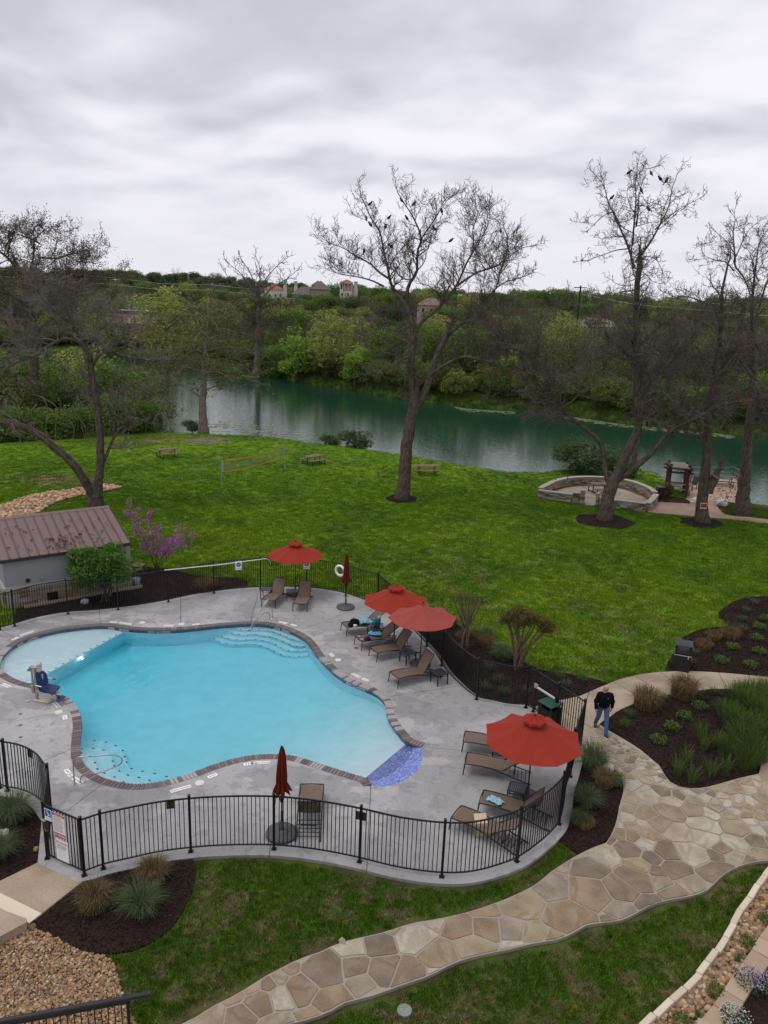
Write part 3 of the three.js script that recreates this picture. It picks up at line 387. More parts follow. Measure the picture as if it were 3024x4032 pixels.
  flight([[[-6.53,-31.17],[-6.25,-30.96],[-5.81,-30.89],[-5.35,-30.97],[-4.95,-30.96],[-4.67,-30.87],[-4.3,-30.62],[-3.97,-30.37],[-3.64,-30.09],[-3.27,-30],[-3.12,-30.08]], [[-6.84,-31.12],[-6.57,-30.86],[-6.19,-30.65],[-5.82,-30.6],[-5.51,-30.73],[-5.03,-30.62],[-4.61,-30.5],[-4.25,-30.25],[-3.92,-29.98],[-3.59,-29.7],[-3.33,-29.65],[-3,-29.93]], [[-7.21,-31.03],[-6.78,-30.59],[-6.37,-30.36],[-5.97,-30.31],[-5.53,-30.43],[-5.06,-30.39],[-4.74,-30.27],[-4.41,-30.03],[-4.11,-29.71],[-3.79,-29.48],[-3.37,-29.45],[-2.85,-29.67]], [[-7.57,-30.96],[-7.09,-30.48],[-6.73,-30.17],[-6.37,-30.05],[-5.95,-30.05],[-5.55,-30.16],[-5.15,-30.12],[-4.75,-29.89],[-4.41,-29.58],[-4.12,-29.32],[-3.74,-29.13],[-3.33,-29.1],[-2.75,-29.36]]], [-0.36, -0.60, -0.84, -1.06], (line) => { const e = line[line.length - 1], s = line[0]; return [[e[0] + 0.5, e[1] - 0.2], [-3.2, -31.4], [-5.0, -31.7], [s[0] - 0.1, s[1] - 0.6]]; });
  flight([[[-9.81,-22.3],[-9.4,-22.4],[-8.94,-22.39],[-8.53,-22.23],[-8.19,-21.99],[-7.94,-21.61],[-7.74,-21.2],[-7.55,-20.93],[-7.23,-20.83],[-6.78,-20.74],[-6.21,-20.57]], [[-9.53,-21.64],[-9.29,-21.77],[-8.99,-21.76],[-8.67,-21.68],[-8.35,-21.4],[-8.11,-21.01],[-7.84,-20.62],[-7.49,-20.37],[-7.04,-20.26],[-6.58,-20.11]], [[-9.37,-21.25],[-9.15,-21.26],[-8.94,-21.13],[-8.67,-20.83],[-8.42,-20.52],[-8.13,-20.22],[-7.79,-20.05],[-7.45,-19.87],[-7.26,-19.7]]].reverse(), [-0.40, -0.70, -1.0], (line) => { const e = line[line.length - 1], s = line[0]; return [[e[0] - 0.1, e[1] + 0.35], [-8.4, -18.9], [-9.6, -20.0], [s[0] - 0.5, s[1] + 0.1]]; });
  // water
  const wet = clipHalf([...rimOffset(0.02), ...beachArc], 0, 1, -1e6), pb = greyMap(512, 512, (u, v) => 0.55 * fbm(u * 7, v * 7, 3, 7) + 0.45 * vnoise(u * 26, v * 22, 26, 22));
  const gw = new Geo(); gw.prism(wet, -2.6, -0.115, [], true); for (let k = 0; k < gw.u.length; k++) gw.u[k] /= 5.2;
  part(pool, 'water', gw, phys(1, 1, 1, 0.0, { transmission: 1, thickness: 1.5, ior: 1.33, attenuationColor: RGB(0.61, 0.94, 0.99), attenuationDistance: 1.0, bumpMap: pb, bumpScale: 0.011 }));
  // coping bricks standing on edge, 300 nearest as parts, the far run joined
  const mB = [[0.175, 0.132, 0.125], [0.14, 0.115, 0.115], [0.21, 0.17, 0.165], [0.16, 0.138, 0.138], [0.36, 0.33, 0.325]].map((c) => mat(...c, 0.85, { bumpMap: concreteBump, bumpScale: 0.003 }));
  const L = lengthOf(poolRim), nB = Math.round(L / 0.112), brick = geo((q) => q.rbox(0, -0.028, 0.118, 0.098, 0.076, 0.285, 0.018)), r_ = rng(11), list = [];
  for (let k = 0; k < nB; k++) { const q = along(poolRim, (k + 0.5) / nB * L), ox = -q.dz * rimSign, oz = q.dx * rimSign, pale = fbm(q.x * 0.5 + 3, q.z * 0.5, 2) > 0.6 && r_() < 0.7; list.push({ x: q.x, z: q.z, y: 0.006 + (r_() - 0.5) * 0.005, a: Math.atan2(ox, oz), m: pale ? 4 : Math.floor(r_() * 4), d: Math.hypot(q.x, q.z) }); }
  const order = [...list].sort((p, q) => p.d - q.d), nearSet = new Set(order.slice(0, 300)), rest = new Geo();
  for (const e of list) if (nearSet.has(e)) { const o = part(pool, 'brick', brick, mB[e.m]); o.position.set(e.x, e.y, e.z); o.rotation.y = e.a; } else rest.add(brick, M4(e.x, e.y, e.z, 0, e.a, 0));
  part(pool, 'far_coping', rest, mB[3], { kind: 'stuff' });
  part(pool, 'coping_mortar', geo((q) => { const i = rimOffset(0.0), o = rimOffset(0.252), n_ = i.length; for (let k = 0; k < n_ - 1; k++) q.quad([i[k][0], -0.012, i[k][1]], [o[k][0], -0.012, o[k][1]], [o[k + 1][0], -0.012, o[k + 1][1]], [i[k + 1][0], -0.012, i[k + 1][1]]); }), mat(0.24, 0.22, 0.21, 0.95));
  // the lit underwater lamp below the sun shelf
  const lq = [-11.88,-27.77], ly = -0.48, lamp = part(pool, 'underwater_lamp', geo((q) => { q.cyl(0, 0, 0, 0.1, 0.1, 0.03, 20, Math.PI / 2); }), mat(0.9, 0.9, 0.85, 0.4, { emissive: RGB(1, 0.93, 0.72), emissiveIntensity: 5 })); lamp.position.set(lq[0] - n[0] * 0.05, ly, lq[1] - n[1] * 0.05); lamp.rotation.y = Math.atan2(-n[0], -n[1]);
  const pl = new THREE.PointLight(RGB(1, 0.94, 0.78), 0.15, 0, 2); pl.position.set(lq[0] - n[0] * 0.2, ly, lq[1] - n[1] * 0.2); pl.castShadow = true; scene.add(pl);
}
// printed depth plates
function plate(lines, w = 256, h = 128, ink = '#15151a', ground = '#e9e7e2') { const c = document.createElement('canvas'); c.width = w; c.height = h; const x = c.getContext('2d'); x.fillStyle = ground; x.fillRect(0, 0, w, h); x.strokeStyle = '#8d8a86'; x.lineWidth = 3; x.strokeRect(2, 2, w - 4, h - 4); x.fillStyle = ink; x.textAlign = 'center'; x.textBaseline = 'middle'; for (const [t, px, X, Y, col] of lines) { x.fillStyle = col || ink; x.font = 'bold ' + px + 'px sans-serif'; x.fillText(t, X * w, Y * h); } return x; }
function canvasTex(x) { const t = new THREE.CanvasTexture(x.canvas); t.colorSpace = THREE.SRGBColorSpace; t.magFilter = THREE.LinearFilter; return t; }
function nodive(x, cx, cy, r) { x.strokeStyle = '#c03038'; x.lineWidth = r * 0.2; x.beginPath(); x.arc(cx, cy, r, 0, 7); x.stroke(); x.beginPath(); x.moveTo(cx - r * 0.7, cy - r * 0.7); x.lineTo(cx + r * 0.7, cy + r * 0.7); x.stroke(); x.strokeStyle = '#222'; x.beginPath(); x.moveTo(cx - r * 0.5, cy + r * 0.2); x.lineTo(cx, cy - r * 0.2); x.lineTo(cx + r * 0.5, cy + r * 0.1); x.stroke(); }
{
  const P = {}; const mk = (k, w, h, f) => { const x = plate([], w, h); f(x, w, h); P[k] = mat(1, 1, 1, 0.45, { map: canvasTex(x) }); };
  const txt = (x, t, px, X, Y) => { x.fillStyle = '#15151a'; x.font = 'bold ' + px + 'px sans-serif'; x.fillText(t, X, Y); };
  for (const t of ['3 FT', '4 FT', '5 FT', '6 IN']) mk(t, 256, 128, (x) => txt(x, t, 92, 128, 68));
  mk('ND', 512, 128, (x) => { nodive(x, 66, 64, 44); txt(x, 'NO DIVING', 72, 306, 68); }); mk('N', 384, 128, (x) => txt(x, 'NO DIVING', 72, 192, 68)); mk('O', 128, 128, (x) => nodive(x, 64, 64, 44));
  const slab = (w) => geo((g) => { const a = w / 2, b = 0.075, y = 0.007; g.quad([-a, y, b], [a, y, b], [a, y, -b], [-a, y, -b], [[0, 0], [1, 0], [1, 1], [0, 1]]); g.wall([[-a, -b], [a, -b], [a, b], [-a, b]], 0, y, true); });
  const S = { '3 FT': slab(0.3), '4 FT': slab(0.3), '5 FT': slab(0.3), '6 IN': slab(0.3), ND: slab(0.6), N: slab(0.45), O: slab(0.15) };
  const face = (q, away) => { let m = 1e9, a = 0; for (let k = 0; k < poolRim.length; k++) { const d = d2(poolRim[k], q); if (d < m) { m = d; const ox = rimOut[k][0] * rimSign, oz = rimOut[k][1] * rimSign; a = Math.atan2(ox, oz); } } return a; };
  for (const [t, q] of [['4 FT', [-10.36,-22.83]], ['ND', [-5.54,-19.21]], ['4 FT', [-4.78,-19.89]], ['3 FT', [-3.84,-20.56]], ['O', [-3.68,-20.6]], ['N', [-3.41,-20.66]], ['5 FT', [-9.05,-19.83]], ['O', [-8.88,-19.64]], ['N', [-8.59,-19.42]], ['N', [-10.96,-23.61]], ['ND', [-14.58,-29.26]], ['6 IN', [-14.8,-28.71]], ['ND', [-10.96,-30.62]], ['6 IN', [-11.5,-30.72]], ['N', [-9.07,-30.55]], ['4 FT', [-7.96,-30.8]], ['5 FT', [-3.76,-31.1]], ['N', [-4.25,-31.33]], ['4 FT', [-1.88,-28.28]], ['N', [-0.83,-26.61]], ['3 FT', [-0.47,-26.29]], ['N', [-13.29,-24.83]]]) { const o = part(pool, 'depth_plate', S[t], P[t]); o.position.set(q[0], 0.001, q[1]); o.rotation.y = face(q); }
  // the same plates upright in the waterline band of the far side
  const up = (w) => geo((g) => { const a = w / 2; g.quad([-a, -0.07, 0.006], [a, -0.07, 0.006], [a, 0.07, 0.006], [-a, 0.07, 0.006], [[0, 0], [1, 0], [1, 1], [0, 1]]); g.wall([[-a, 0], [a, 0], [a, 0.006], [-a, 0.006]], -0.07, 0.07, true); });
  for (const [t, q] of [['6 IN', [-11.46,-30.09]], ['N', [-10.93,-29.99]], ['4 FT', [-9.67,-29.86]], ['ND', [-9.12,-29.9]], ['6 IN', [-14.28,-28.34]], ['ND', [-14.06,-28.85]], ['5 FT', [-4.55,-30.8]], ['N', [-4.1,-30.61]], ['3 FT', [-1.1,-26.12]], ['ND', [-0.71,-25.77]], ['4 FT', [-2.31,-28.02]]]) { let m = 1e9, k0 = 0; poolRim.forEach((p, k) => { const d = d2(p, q); if (d < m) { m = d; k0 = k; } }); const ix = -rimOut[k0][0] * rimSign, iz = -rimOut[k0][1] * rimSign, o = part(pool, 'depth_plate', up(t === 'ND' ? 0.6 : t === 'N' ? 0.45 : 0.3), P[t]); o.position.set(poolRim[k0][0] + ix * 0.004, -0.125, poolRim[k0][1] + iz * 0.004); o.rotation.y = Math.atan2(ix, iz); }
}

// ---------- paths ----------
const mMortar = mat(0.31, 0.272, 0.218, 0.95, { bumpMap: concreteBump, bumpScale: 0.006 });
const flagPath = structGroup('flagstone_path');
part(flagPath, 'mortar_bed', geo((g) => g.prism(flagPoly, -0.13, -0.004)), mMortar);
{
  const r = rng(21), seeds = [], [x0, x1, z0, z1] = flagArea.box;
  const size = (x, z) => (z < -17.6 ? lerp(0.24, 0.44, sstep(-22.5, -18, z)) : x > 5.5 ? 0.52 : 0.6) * (0.4 + 1.15 * vnoise(x * 1.1 + 7, z * 1.1 + 2));
  for (let t = 0; t < 60000; t++) { const x = lerp(x0, x1, r()), z = lerp(z0, z1, r()); if (!flagArea.in(x, z) && distLine(x, z, flagPoly, true) > 0.25) continue; const s = size(x, z); if (seeds.every((q) => Math.hypot((q[0] - x), (q[1] - z)) > 0.5 * (s + q[2]))) seeds.push([x, z, s, 0.8 + 0.4 * r()]); }
  const tones = [[0.42, 0.35, 0.26], [0.50, 0.44, 0.35], [0.31, 0.25, 0.19], [0.36, 0.28, 0.2], [0.385, 0.34, 0.285], [0.42, 0.36, 0.26], [0.28, 0.23, 0.185], [0.52, 0.48, 0.41], [0.285, 0.235, 0.19], [0.39, 0.32, 0.235]];
  const stoneTex = [0, 1, 2].map((v) => colourMap(512, 512, (u, w) => { const a = fbm(u * 4 + v * 5, w * 4, 5, 4), b = vnoise(u * 90, w * 90, 90), c = fbm(u * 9 + 3, w * 6 + v * 3, 4, 9, 6); let t = 0.72 + 0.55 * (a - 0.5) + 0.16 * (b - 0.5); let q = [t, t, t]; q = mix3(q, [0.85, 0.62, 0.40], 0.32 * sstep(0.57, 0.66, c)); q = mix3(q, [0.42, 0.40, 0.38], 0.4 * sstep(0.60, 0.66, fbm(u * 3 + v, w * 5 + 9, 4, 3, 5))); return q; }, 1 / 1.7));
  const stoneBump = greyMap(512, 512, (u, w) => 0.7 * fbm(u * 5, w * 5, 5, 5) + 0.3 * Math.floor(fbm(u * 3 + 4, w * 3, 3, 3) * 7) / 7, 1 / 1.7);
  const mats = tones.flatMap((c, k) => [mat(c[0] * 0.98, c[1] * 0.94, c[2] * 0.88, 0.82, { map: stoneTex[k % 3], bumpMap: stoneBump, bumpScale: 0.012 })]);
  let count = 0; const extra = new Geo();
  const inset = offset(flagPoly, (areaSigned(flagPoly) > 0 ? 1 : -1) * -0.035, true);
  seeds.sort((p, q) => Math.hypot(p[0], p[1]) - Math.hypot(q[0], q[1]));
  for (const s of seeds) {
    let cell = [[s[0] - 1.6, s[1] - 1.6], [s[0] + 1.6, s[1] - 1.6], [s[0] + 1.6, s[1] + 1.6], [s[0] - 1.6, s[1] + 1.6]];
    for (const q of seeds) if (q !== s) { const dx = s[0] - q[0], dz = s[1] - q[1], l = Math.hypot(dx, dz); if (l > 3) continue; const w = 0.85 * (q[2] / (s[2] + q[2])) + 0.075, nx = dx / l, nz = dz / l, c = (q[0] + dx * w) * nx + (q[1] + dz * w) * nz + 0.014 + 0.012 * hash2(Math.round(s[0] * 9), Math.round(q[1] * 9)); cell = clipHalf(cell, nx, nz, c); if (cell.length < 3) break; }
    if (cell.length < 3) continue;
    let P = inset; const ctr = cell.reduce((a, q) => [a[0] + q[0] / cell.length, a[1] + q[1] / cell.length], [0, 0]), sg = areaSigned(cell) > 0 ? 1 : -1;
    for (let k = 0; k < cell.length && P.length > 2; k++) { const a = cell[k], b = cell[(k + 1) % cell.length], l = d2(a, b); if (l < 1e-4) continue; const nx = -(b[1] - a[1]) / l * sg, nz = (b[0] - a[0]) / l * sg; P = clipHalf(P, nx, nz, a[0] * nx + a[1] * nz); }
    if (P.length < 3 || Math.abs(areaSigned(P)) < 0.012) continue; { let per = 0; for (let k = 0; k < P.length; k++) per += d2(P[k], P[(k + 1) % P.length]); if (Math.abs(areaSigned(P)) / per / per < 0.028) continue; }
    // rough edges: corners knocked off, long sides wavering
    const R = []; for (let k = 0; k < P.length; k++) { const a = P[(k + P.length - 1) % P.length], b = P[k], c = P[(k + 1) % P.length], la = d2(a, b), lc = d2(b, c), ca = Math.min(0.03, la * 0.2) * (0.2 + r()), cc = Math.min(0.03, lc * 0.2) * (0.2 + r()); if (la > 1e-3) R.push([lerp(b[0], a[0], ca / la), lerp(b[1], a[1], ca / la)]); if (lc > 1e-3) { R.push([lerp(b[0], c[0], cc / lc), lerp(b[1], c[1], cc / lc)]); if (lc > 0.3) for (const t of [0.35, 0.68]) { const j = (r() - 0.6) * 0.07; R.push([lerp(b[0], c[0], t) + (ctr[0] - b[0]) * -j * 0.6, lerp(b[1], c[1], t) + (ctr[1] - b[1]) * -j * 0.6]); } } }
    const Q = R.filter((q, k) => d2(q, R[(k + 1) % R.length]) > 0.008); if (Q.length < 4) continue;
    const top = 0.004 + 0.014 * r(), g = count < 300 ? new Geo() : extra;
    // worn arris: the top face a little smaller than the foot
    const I = Q.map((q) => { const l = d2(q, ctr) || 1; return [lerp(q[0], ctr[0], Math.min(0.3, 0.006 / l)), lerp(q[1], ctr[1], Math.min(0.3, 0.006 / l))]; });
    const b0 = g.p.length / 3; g.prism(I, top - 0.001, top); for (let k = b0 * 2; k < g.u.length; k += 2) { const a = s[3] * 9, u = g.u[k], w = g.u[k + 1]; g.u[k] = u * Math.cos(a) - w * Math.sin(a); g.u[k + 1] = u * Math.sin(a) + w * Math.cos(a); }
    for (let k = 0; k < Q.length; k++) { const m = (k + 1) % Q.length, o = areaSigned(Q) > 0; const q = [[Q[k][0], -0.03, Q[k][1]], [Q[m][0], -0.03, Q[m][1]], [I[m][0], top - 0.001, I[m][1]], [I[k][0], top - 0.001, I[k][1]]]; o ? g.quad(q[3], q[2], q[1], q[0]) : g.quad(...q); }
    if (count < 300) part(flagPath, 'flagstone', g, mats[((h) => (s[1] < -18.3 && h < 0.7 ? [0, 1, 7, 1, 4, 5, 7, 9][Math.floor(h / 0.7 * 8)] : Math.floor(h * mats.length)))(hash2(Math.round(s[0] * 31), Math.round(s[1] * 37)) * 0.999)]);
    count++;
  }
  if (extra.p.length) part(flagPath, 'small_flagstones', extra, mats[0], { kind: 'stuff' });
  console.log('flagstones', count);
}
// concrete walk with sawn joints
const walkTex = colourMap(1024, 1024, (u, v) => { const a = fbm(u * 6, v * 6, 5, 6), b = vnoise(u * 150, v * 150, 150), c = fbm(u * 3 + 2, v * 3, 4, 3); const t = 0.8 + 0.35 * (a - 0.5) + 0.14 * (b - 0.5); return mix3([t, t * 0.985, t * 0.95], [0.5, 0.47, 0.43], 0.55 * sstep(0.52, 0.66, c)); }, 1 / 5);
const mWalk = mat(0.44, 0.365, 0.275, 0.85, { map: walkTex, bumpMap: concreteBump, bumpScale: 0.006 }), mPink = mat(0.44, 0.31, 0.25, 0.85, { map: walkTex, bumpMap: concreteBump, bumpScale: 0.006 });
function slabs(parent, name, poly, cuts, y0, y1, m) { // cut a paved strip by lines, one mesh for each bay
  let pieces = [poly];
  for (const [a, b] of cuts) { const l = d2(a, b), nx = -(b[1] - a[1]) / l, nz = (b[0] - a[0]) / l, c = a[0] * nx + a[1] * nz, out = []; for (const P of pieces) { const near = distLine((a[0] + b[0]) / 2, (a[1] + b[1]) / 2, P, true) < 1.2 || inPoly((a[0] + b[0]) / 2, (a[1] + b[1]) / 2, P); if (!near) { out.push(P); continue; } for (const s of [1, -1]) { const Q = clipHalf(P, nx * s, nz * s, c * s + 0.013); if (Q.length > 2 && Math.abs(areaSigned(Q)) > 0.02) out.push(Q); } } pieces = out; }
  for (const P of pieces) part(parent, name, geo((g) => g.prism(P, y0, y1)), m);
}
const walk = structGroup('concrete_walk');
slabs(walk, 'concrete_slab', walkPoly, [[[9.07,-26.9], [9.4,-26.29]], [[10.09,-27.36], [10.53,-26.4]], [[11.19,-27.79], [11.58,-26.81]], [[12.28,-27.97], [12.36,-26.61]], [[13.54,-28.01], [13.29,-26.64]], [[14.72,-27.94], [14.32,-26.67]], [[7.12,-23.73], [7.54,-23.11]], [[7.93,-26.11], [6.71,-23]]], -0.13, -0.006, mWalk);
part(walk, 'joint_filler', geo((g) => g.prism(walkPoly, -0.13, -0.03)), mat(0.1, 0.09, 0.075, 0.95));
part(structGroup('side_path'), 'concrete_slab', geo((g) => g.prism(sidePath, -0.13, -0.004)), mWalk);
{ // the ramp to the gate, with the step and pale nosing at its foot
  const o = structGroup('gate_ramp');
  const up = clipHalf(rampPoly, 0, 1, -1e5), [a, b] = [[-8.44,-14.54], [-7.64,-14.17]], l = d2(a, b); let n = [-(b[1] - a[1]) / l, (b[0] - a[0]) / l]; if (n[1] > 0) n = [-n[0], -n[1]];
  const c = a[0] * n[0] + a[1] * n[1]; const w = 0.33;
  part(o, 'concrete_slab', geo((g) => g.prism(clipHalf(up, n[0], n[1], c + w), -0.13, -0.002)), mat(0.46, 0.36, 0.275, 0.85, { map: walkTex, bumpMap: concreteBump, bumpScale: 0.004 }));
  part(o, 'nosing', geo((g) => g.prism(clipHalf(clipHalf(up, n[0], n[1], c), -n[0], -n[1], -c - w + 0.004), -0.13, 0.001)), mat(0.62, 0.55, 0.41, 0.7));
  part(o, 'lower_slab', geo((g) => g.prism([...[[-9.88,-14.78],[-8.32,-14.33],[-7.6,-14.08],[-7.56,-13.97],[-7.94,-13.56],[-8.72,-12.74]]], -0.14, 0.18)), mat(0.46, 0.36, 0.275, 0.85, { map: walkTex }));
}
// ---------- mulch beds ----------
const mulchTex = colourMap(1024, 1024, (u, v) => { const a = fbm(u * 40, v * 40, 4, 40), b = vnoise(u * 190, v * 120, 190, 120), c = vnoise(u * 120 + 9, v * 200, 120, 200), d = fbm(u * 4, v * 4, 3, 4); const t = 0.35 + 0.5 * a + 0.55 * Math.max(b, c) * Math.max(b, c) + 0.3 * (d - 0.5); return [0.030 * t, 0.0185 * t, 0.0155 * t]; }, 1 / 4);
const mulchBump = greyMap(512, 512, (u, v) => 0.5 * vnoise(u * 110, v * 70, 110, 70) + 0.5 * vnoise(u * 70, v * 120, 70, 120), 1 / 2.2);
const mMulch = mat(1, 1, 1, 0.95, { map: mulchTex, bumpMap: mulchBump, bumpScale: 0.03 });
for (const P of Object.values(beds)) struct('mulch_bed', geo((g) => g.prism(P, -0.16, -0.035)), mMulch);
for (const P of soilRings) struct('mulch_ring', geo((g) => g.prism(P, -0.16, -0.03)), mMulch);
struct('mulch_bed', geo((g) => g.prism(bank3, -0.16, -0.045)), mMulch);
{
  const r = rng(31), chip = geo((g) => g.box(0, 0, 0, 0.042, 0.01, 0.015)), list = [];
  for (const [A, per] of [...bedAreas.map((A) => [A, 190]), ...soilRings.map((P) => [areaPoly(P), 60])]) { const [x0, x1, z0, z1] = A.box, n = Math.round((x1 - x0) * (z1 - z0) * per); for (let k = 0; k < n; k++) { const x = lerp(x0, x1, r()), z = lerp(z0, z1, r()); if (!A.in(x, z)) continue; const b = 0.5 + 1.2 * r() * r() + (r() < 0.03 ? 2.2 : 0), s = 0.6 + 0.9 * r(); list.push({ m: M4(x, -0.028 + 0.01 * r(), z, (r() - 0.5) * 0.8, r() * 6.283, (r() - 0.5) * 0.8, s), c: [0.024 * b, 0.015 * b, 0.011 * b] }); } }
  scatter(scene, 'mulch_chips', chip, mat(1, 1, 1, 0.9), list, 'loose dark bark mulch strewn over the planting beds');
}
// ---------- gravel: river cobbles ----------
{
  const r = rng(41), peb = geo((g) => { const s = new THREE.IcosahedronGeometry(1, 1), P = s.attributes.position; for (let k = 0; k < P.count; k++) { const x = P.getX(k), y = P.getY(k), z = P.getZ(k), q = 0.85 + 0.3 * vnoise(x * 2 + 5, y * 2 + z * 3); P.setXYZ(k, x * q, y * q * 0.62, z * q * 0.78); } s.computeVertexNormals(); const N = s.attributes.normal; for (let k = 0; k < P.count; k++) { const l = V3(P.getX(k), P.getY(k) * 2, P.getZ(k)).normalize(); N.setXYZ(k, l.x, l.y, l.z); } g.add(s); });
  const tones = [[0.30, 0.165, 0.08], [0.34, 0.21, 0.115], [0.21, 0.125, 0.07], [0.40, 0.29, 0.185], [0.24, 0.185, 0.14], [0.16, 0.105, 0.07], [0.32, 0.175, 0.085], [0.45, 0.37, 0.28]];
  const fill = (A, per, s0, s1, y, dim = 1) => { const out = [], [x0, x1, z0, z1] = A.box, n = Math.round((x1 - x0) * (z1 - z0) * per); for (let k = 0; k < n; k++) { const x = lerp(x0, x1, r()), z = lerp(z0, z1, r()); if (!A.in(x, z) || Math.abs(x) > -z * 0.66 + 2.5) continue; const s = lerp(s0, s1, r() ** 2.2), c = tones[Math.floor(r() * 8)], b = (0.75 + 0.5 * r()) * dim; out.push({ m: M4(x, y + s * 0.25 + 0.02 * r(), z, (r() - 0.5) * 0.9, r() * 6.283, (r() - 0.5) * 0.9, s), c: [c[0] * b * 1.08, c[1] * b, c[2] * b * 0.84] }); } return out; };
  const dirt = mat(0.12, 0.08, 0.05, 0.95, { bumpMap: mulchBump, bumpScale: 0.03 });
  for (const P of Object.values(gravels)) struct('gravel_bed', geo((g) => g.prism(P, -0.2, -0.06)), dirt);
  const [A, B, C] = gravelAreas, m = mat(1, 1, 1, 0.6);
  scatter(scene, 'gravel', peb, m, fill(A, 1150, 0.017, 0.046, -0.06, 0.82), 'tan and brown river gravel beside the gate ramp');
  scatter(scene, 'wood_chip_gravel', peb, m, fill(B, 75, 0.07, 0.16, -0.06, 1.15), 'pale tan drainage stones crossing the lawn behind the shed');
  scatter(scene, 'cobbles', peb, m, fill(C, 520, 0.028, 0.09, -0.06, 0.82), 'brown river cobbles between the limestone edging and the block wall');
}
// ---------- limestone edging and the planter wall ----------
{
  const edge = [...[[10.22,-16.84]], ...[[8.57,-15.09],[8.24,-14.67],[7.85,-14.22],[7.55,-13.94],[7.13,-13.52],[6.89,-13.27],[6.44,-12.92],[6.13,-12.67],[5.91,-12.5],[5.66,-12.32]], [4.35, -11.3]];
  const cream = [[0.62, 0.53, 0.40], [0.58, 0.49, 0.37], [0.66, 0.58, 0.46]].map((c) => mat(...c, 0.85, { bumpMap: concreteBump, bumpScale: 0.006 })), L = curve(edge, 0.05), len = lengthOf(L), o = thing('stone_edging', 'curving row of cream limestone edging blocks beside the lawn', 'edging'), r = rng(51);
  for (let s = 0.02, k = 0; s < len - 0.2; k++) { const w = 0.42 + 0.2 * r(), q = along(L, s + w / 2); const b = part(o, 'edging_block', geo((g) => g.rbox(0, 0, 0, w - 0.012, 0.30 + 0.02 * r(), 0.14, 0.02)), cream[k % 3]); b.position.set(q.x + 0.05, -0.06 + (r() - 0.5) * 0.02, q.z + 0.05); b.rotation.y = Math.atan2(-q.dz, q.dx) + (r() - 0.5) * 0.08; s += w; }
  const wl = curve([...[[9.23,-14.8],[8.84,-14.42],[8.44,-13.99],[7.85,-13.41],[7.5,-13.05],[7.16,-12.7],[6.89,-12.44],[6.55,-12.13]], [6.2, -11.0]].map((q) => q), 0.05), wr = offset(wl, 0.0), tan = [[0.40, 0.30, 0.205], [0.44, 0.34, 0.24], [0.37, 0.275, 0.19]].map((c) => mat(...c, 0.9, { bumpMap: concreteBump, bumpScale: 0.008 })), wo = thing('planter_wall', 'tan concrete block planter wall in the bottom right corner', 'wall'), wlen = lengthOf(wl);
  for (let s = 0, k = 0; s < wlen - 0.1; k++) { const w = 0.5 + 0.04 * r(), q = along(wl, s + w / 2), nx = -q.dz, nz = q.dx, sg = nx > 0 ? 1 : -1; for (const c of [0, 1]) { const b = part(wo, 'wall_block', geo((g) => g.rbox(0, 0, 0, w - 0.01, 0.148, 0.42, 0.018)), tan[(k + c) % 3]); b.position.set(q.x + nx * sg * 0.22, 0.03 - c * 0.155 + (r() - 0.5) * 0.006, q.z + nz * sg * 0.22); b.rotation.y = Math.atan2(-q.dz, q.dx); } s += w; }
  const sgn = 1, inner = wl.map(([x, z], k) => { const a = wl[Math.max(0, k - 1)], b = wl[Math.min(wl.length - 1, k + 1)], l = d2(a, b); let nx = -(b[1] - a[1]) / l, nz = (b[0] - a[0]) / l; if (nx < 0) { nx = -nx; nz = -nz; } return [x + nx * 0.44, z + nz * 0.44]; });
  struct('planter_soil', geo((g) => g.prism([...inner, [11, -10.6], [13.5, -12], [13.5, -16.5]], -0.15, 0.03)), mMulch);
}

// ---------- fences and gates ----------
const mBlack = mat(0.008, 0.008, 0.009, 0.42, { metalness: 0.2 });
const FH = 1.56;                                              // height of the top rail
const picketG = geo((g) => g.box(0, FH / 2 + 0.05, 0, 0.02, FH - 0.12, 0.02)), postG = geo((g) => { g.box(0, 0.82, 0, 0.062, 1.64, 0.062); g.add(new THREE.CylinderGeometry(0.008, 0.05, 0.03, 4, 1), M4(0, 1.665, 0, 0, Math.PI / 4, 0)); g.box(0, 1.642, 0, 0.078, 0.016, 0.078); g.box(0, 0.007, 0, 0.13, 0.012, 0.13); }), hingeG = geo((g) => g.box(0, 0, 0, 0.05, 0.1, 0.06));
function railGeo(L, y, w, h) { return geo((g) => { for (const [oy, on] of [[0, 0]]) { const a = offset(L, w / 2), b = offset(L, -w / 2), n = L.length; for (let k = 0; k < n - 1; k++) { const A = (q, yy) => [q[0], yy, q[1]]; g.quad(A(a[k], y + h / 2), A(a[k + 1], y + h / 2), A(b[k + 1], y + h / 2), A(b[k], y + h / 2)); g.quad(A(b[k], y - h / 2), A(b[k + 1], y - h / 2), A(a[k + 1], y - h / 2), A(a[k], y - h / 2)); g.quad(A(a[k], y - h / 2), A(a[k + 1], y - h / 2), A(a[k + 1], y + h / 2), A(a[k], y + h / 2)); g.quad(A(b[k + 1], y - h / 2), A(b[k], y - h / 2), A(b[k], y + h / 2), A(b[k + 1], y + h / 2)); } } }); }
function panel(parent, L) { // one bay between two posts: rails and each picket
  const p = new THREE.Group(); p.name = 'fence_panel'; parent.add(p); const len = lengthOf(L), n = Math.max(2, Math.round(len / 0.105));
  part(p, 'top_rail', railGeo(L, FH, 0.034, 0.034), mBlack); part(p, 'bottom_rail', railGeo(L, 0.13, 0.03, 0.03), mBlack);
  for (let k = 1; k < n; k++) { const q = along(L, k / n * len), o = part(p, 'picket', picketG, mBlack); o.position.set(q.x, 0, q.z); o.rotation.y = Math.atan2(-q.dz, q.dx); }
  return p;
}
